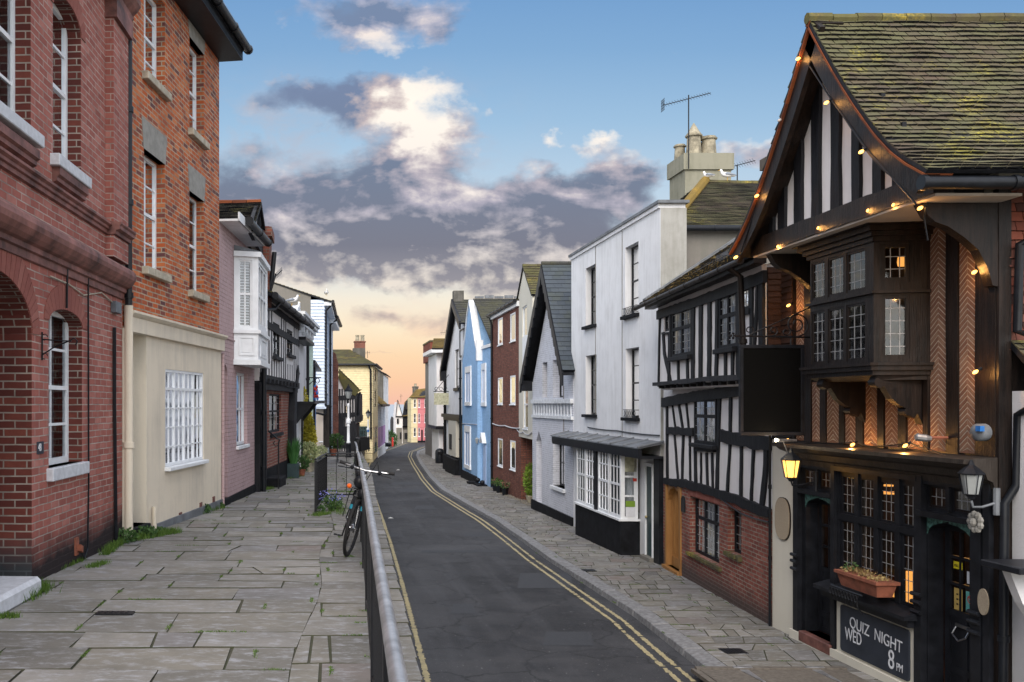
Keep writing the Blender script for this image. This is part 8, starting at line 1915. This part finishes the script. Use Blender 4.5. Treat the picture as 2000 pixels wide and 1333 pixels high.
# ---- right side small things
GQ = 'black pots by the brown brick flats'
for i, (px, py, fl, lab) in enumerate(((980, 960, 'flower_pink', 'left black pot by the brown brick flats'), (987, 963, 'leaf_lime', 'middle black pot by the brown brick flats, tallest plant'), (997, 968, 'flower_pink', 'right black pot by the brown brick flats, with reddish flowers'))):
    c = ground_hit(px, py, GZ); c.x = min(c.x, 8.05+i*.0); t = thing('flower_pot', c, lab, 'flower pot', GQ); pot(c.x, c.y, c.z, .16, .34, 'plastic', par=t, seg=4); b = MB(); leaves(b, c+Vector((0, 0, .46)), (.2, .2, .17), 160, .08, rnd); b.build('foliage', MT['weed'], t); b = MB(); leaves(b, c+Vector((0, 0, .52)), (.16, .16, .12), 50, .05, rnd); b.build('flowers', MT[fl], t)
c = Vector((8.42, 38.2, GZ(38.2))); t = thing('round_conifer', c, 'bright green egg shaped conifer in the dark entrance of the cream house', 'shrub'); pot(c.x, c.y, c.z, .2, .3, 'pot_stone', par=t); b = MB(); leaves(b, c+Vector((0, 0, .95)), (.30, .30, .72), 2200, .07, rnd); b.build('foliage', MT['leaf_lime'], t)
b = MB()
for _ in range(900): x, y = rnd.uniform(8.0, 9.0), rnd.uniform(36.5, 45.5); b.ball((x-.5*(x > 8.6)*rnd.random(), y, GZ(y)+.015), .025, .025, .018, 5, 3)
o = b.build('gravel_strip', MT['gravel']); o['kind'] = 'stuff'
c = ground_hit(859, 905, GZ); t = thing('litter_bin', c, 'round topped black bin on the right pavement by the white bay', 'bin'); b = MB(); b.lathe(c, [(.30, 0), (.36, .05), (.37, .85), (.33, 1.0), (.2, 1.12), (.01, 1.16)], 14); b.build('bin_body', MT['plastic'], t, smooth=True); MB().box(c.x-.22, c.x+.22, c.y-.40, c.y-.33, c.z+.72, c.z+.9).build('bin_opening', MT['black_flat'], t)
c = ground_hit(775, 873, RZ)
b = MB(); c = W(748, 871, 96); b.ball(c+Vector((.0, 0, .12)), .55, .4, .28, 8, 5); b.ball(c+Vector((.5, 0, .1)), .4, .3, .22, 8, 5); b.build('rubbish_sacks', MT['plastic'], None, tag=('black rubbish sacks on the kerb by the lilac cottage', 'rubbish'))
# postbox-like red post and hedge far away
b = MB(); c = W(767, 862, 118); b.lathe(c, [(.12, -.9), (.12, .35), (.15, .4), (.03, .5)], 10); b.build('red_post', MT['red'], None, tag=('tiny red post far down the street by the green hedge', 'post'))
b = MB(); leaves(b, W(762, 860, 120), (.9, 1, 1.3), 700, .3, rnd); b.build('hedge', MT['weed'], None, tag=('dark green hedge far down the street on the left', 'hedge'))

# ---- gulls
def gull(p, yaw, lab, s=1.0, sleep=False):
    t = MB(); f = Vector((math.cos(yaw), math.sin(yaw), 0)); p = Vector(p)
    def q(a, z): return p+f*a*s+Vector((0, 0, z*s))
    t.tube([q(-.22, .125), q(-.12, .155), q(0, .17), q(.10, .19), q(.155, .24), q(.17, .29), q(.19, .325), q(.215, .33)], [.02*s, .055*s, .085*s, .075*s, .045*s, .038*s, .042*s, .02*s], 10)
    o = t.build('seagull', MT['gull_white'], None, smooth=True, tag=(lab, 'seagull', 'seagulls on the roofs'))
    b = MB(); r = Vector((-f.y, f.x, 0))
    for s_ in (-1, 1): b.tube([q(-.25, .145)+r*.02*s_*s, q(-.13, .17)+r*.05*s_*s, q(.02, .20)+r*.06*s_*s, q(.08, .19)+r*.055*s_*s], [.008*s, .035*s, .05*s, .02*s], 8)
    b.build('wings', MT['gull_grey'], o, smooth=True)
    b = MB(); b.tube([q(.215, .33), q(.275, .315)], [.012*s, .004*s], 6); b.build('beak', MT['beak'], o)
    b = MB()
    for s_ in (-1, 1): b.tube([q(.0, .10)+r*.025*s_, q(.0, 0)+r*.025*s_], .006, 4)
    b.build('legs', MT['beak'], o)
gull(W(1384, 352, 25.2), 2.2, 'seagull tucked up at the left end of the mossy roof ridge', .75); gull(W(1421, 353, 25.2), math.pi-.3, 'seagull facing left on the mossy roof ridge by the big chimney', .9)
gull(W(570, 598, 26.0), .2, 'seagull facing right above the gutter of the left timber framed house', .9); gull(W(581, 611, 28.0), -1.2, 'seagull facing the viewer on the narrow white house', .9); gull(W(637.5, 579, 47), -1.4, 'seagull silhouetted on the ridge of the weatherboarded house', 1.0)
# ---- aerials
def yagi(base, top, a, c, n, el, lab, grid=True):
    t = thing('tv_aerial', base, lab, 'aerial', 'roof aerials'); b = MB(); b.tube([base, top], .018, 6); b.build('mast', MT['iron'], t)
    b = MB(); b.tube([a, c], .012, 5)
    for k in range(n):
        q = a.lerp(c, (k+.5)/n); b.tube([q-Vector((0, .12, el)), q+Vector((0, .12, el))], .006, 4)
    if grid:
        for k in range(4): b.tube([a+Vector((-.02, -.1+k*.07, -.16)), a+Vector((-.02, -.1+k*.07, .16))], .007, 4)
        for k in range(5): b.tube([a+Vector((-.02, -.14, -.16+k*.08)), a+Vector((-.02, .14, -.16+k*.08))], .007, 4)
    b.build('aerial_boom', MT['iron'], t)
yagi(W(1345, 330, 26.4), W(1345, 186, 26.4), W(1296, 206, 26.4), W(1388, 182, 26.6), 17, .085, 'tall television aerial strapped to the big rendered chimney')
yagi(W(1440, 380, 27), W(1440, 322, 27), W(1430, 326, 27), W(1475, 314, 27), 9, .10, 'second aerial half hidden behind the inn roof', False)
yagi(W(526, 582, 21.2), W(539, 535, 21.2), W(533, 545, 21.0), W(551, 528, 21.6), 7, .10, 'small aerial leaning by the black flue pipe')
yagi(W(718, 700, 78), W(718, 686, 78), W(713, 690, 78), W(723, 689, 78), 3, .18, 'tiny aerial right of the brick chimney stack', False)
yagi(W(871, 668, 70), W(871, 645, 70), W(860, 650, 70), W(874, 650, 70), 4, .2, 'aerial beside the apex of the white gabled tavern', False)
yagi(W(783, 786, 147), W(783, 770, 147), W(781, 775, 147), W(786, 773, 147), 3, .2, 'distant aerial over the old gabled house', False)

# ---- grass, moss and weeds in joints and along wall feet
def tuft_strip(b, p0, p1, w, n, h, rnd, zf):
    for _ in range(n):
        t = rnd.random(); x = lerp(p0[0], p1[0], t)+rnd.gauss(0, w); y = lerp(p0[1], p1[1], t)+rnd.gauss(0, w); c = Vector((x, y, zf(y))); s = rnd.uniform(.4, 1)*h
        d = Vector((rnd.uniform(-1, 1), rnd.uniform(-1, 1), 0))*s*.5; k = Vector((rnd.uniform(-1, 1), rnd.uniform(-1, 1), 0)).normalized()*.004; b.add([c-k, c+k, c+d+Vector((0, 0, s))], [(0, 1, 2)])
b = MB(); rnd = random.Random(99)
def gp2(px, py): q = ground_hit(px, py, PZ); return (q.x, q.y)
for (a, c, w, n, h) in (((205, 1085), (235, 1062), .03, 900, .10), ((235, 1060), (345, 1040), .05, 2200, .10), ((380, 1005), (430, 992), .05, 1400, .10), ((110, 1115), (160, 1095), .025, 500, .08), ((40, 1175), (85, 1150), .05, 1100, .12), ((0, 1208), (35, 1206), .02, 250, .06),
                        ((175, 1110), (205, 1100), .04, 300, .06), ((500, 960), (530, 955), .06, 500, .08), ((530, 945), (545, 940), .05, 500, .08), ((566, 935), (585, 930), .08, 500, .08), ((655, 985), (665, 1005), .08, 500, .08), ((615, 1008), (640, 1004), .05, 500, .07), ((640, 960), (690, 962), .04, 400, .05)):
    tuft_strip(b, gp2(*a), gp2(*c), w, n, h, rnd, PZ)
for (x0, y0, x1, y1, zf) in JOINTS: # moss and short grass rooted in the slab joints
    if y0 > 32 or not (-2.6 < x0 < 8): continue
    if rnd.random() < (.5 if x0 == x1 else .28)*(1 if zf is PZ else .6):
        t0 = rnd.uniform(0, .6); t1 = t0+rnd.uniform(.2, .4); L = math.hypot(x1-x0, y1-y0)*(t1-t0)
        tuft_strip(b, (lerp(x0, x1, t0), lerp(y0, y1, t0)), (lerp(x0, x1, t1), lerp(y0, y1, t1)), .010, int(300*L), .017, rnd, zf)
o = b.build('grass', MT['grass'], recalc=False); o['kind'] = 'stuff'
b = MB()
for (px, py, r, n) in ((244, 1060, .16, 300), (285, 1050, .14, 260), (315, 1043, .08, 120), (395, 1003, .14, 260), (424, 993, .10, 160), (600, 918, .2, 200), (625, 1000, .08, 80), (700, 905, .2, 200), (735, 880, .3, 150)):
    q = ground_hit(px, py, PZ); leaves(b, q+Vector((0, 0, r*.4)), (r, r, r*.6), n, .05, rnd)
o = b.build('weeds', MT['weed']); o['kind'] = 'stuff'
c = gp2(648, 998); t = thing('blue_flowering_plant', (c[0], c[1]-.0, PZ(c[1])), 'wild plant with small blue flowers at the foot of the short black railing', 'plant'); p = Vector((c[0], c[1], PZ(c[1])))
b = MB(); blades(b, p, 60, .35, .25, rnd, .006); leaves(b, p+Vector((0, 0, .14)), (.2, .2, .12), 220, .05, rnd); b.build('stems', MT['weed'], t); b = MB(); leaves(b, p+Vector((0, 0, .26)), (.24, .2, .12), 90, .035, rnd); b.build('flowers', MT['flower_blue'], t)
# covers let into the paving
for (px, py, w, d, fn, lab) in ((225, 1200, .30, .10, PZ, 'small iron cover in the high pavement slabs'), (1432, 1273, .34, .28, GZ, 'small square iron cover in the right pavement near the hatch'), (1150, 1115, .3, .25, GZ, 'small iron cover in the right pavement by the shopfront')):
    q = ground_hit(px, py, fn); b = MB(); b.box(q.x-w/2, q.x+w/2, q.y-d/2, q.y+d/2, fn(q.y)-.02, fn(q.y)+.012)
    for k in range(6): b.box(q.x-w/2+.02+k*(w-.04)/6, q.x-w/2+.02+k*(w-.04)/6+.02, q.y-d/2+.02, q.y+d/2-.02, fn(q.y)+.012, fn(q.y)+.017)
    b.build('drain_cover', MT['iron'], None, tag=(lab, 'drain cover', 'iron covers in the paving'))
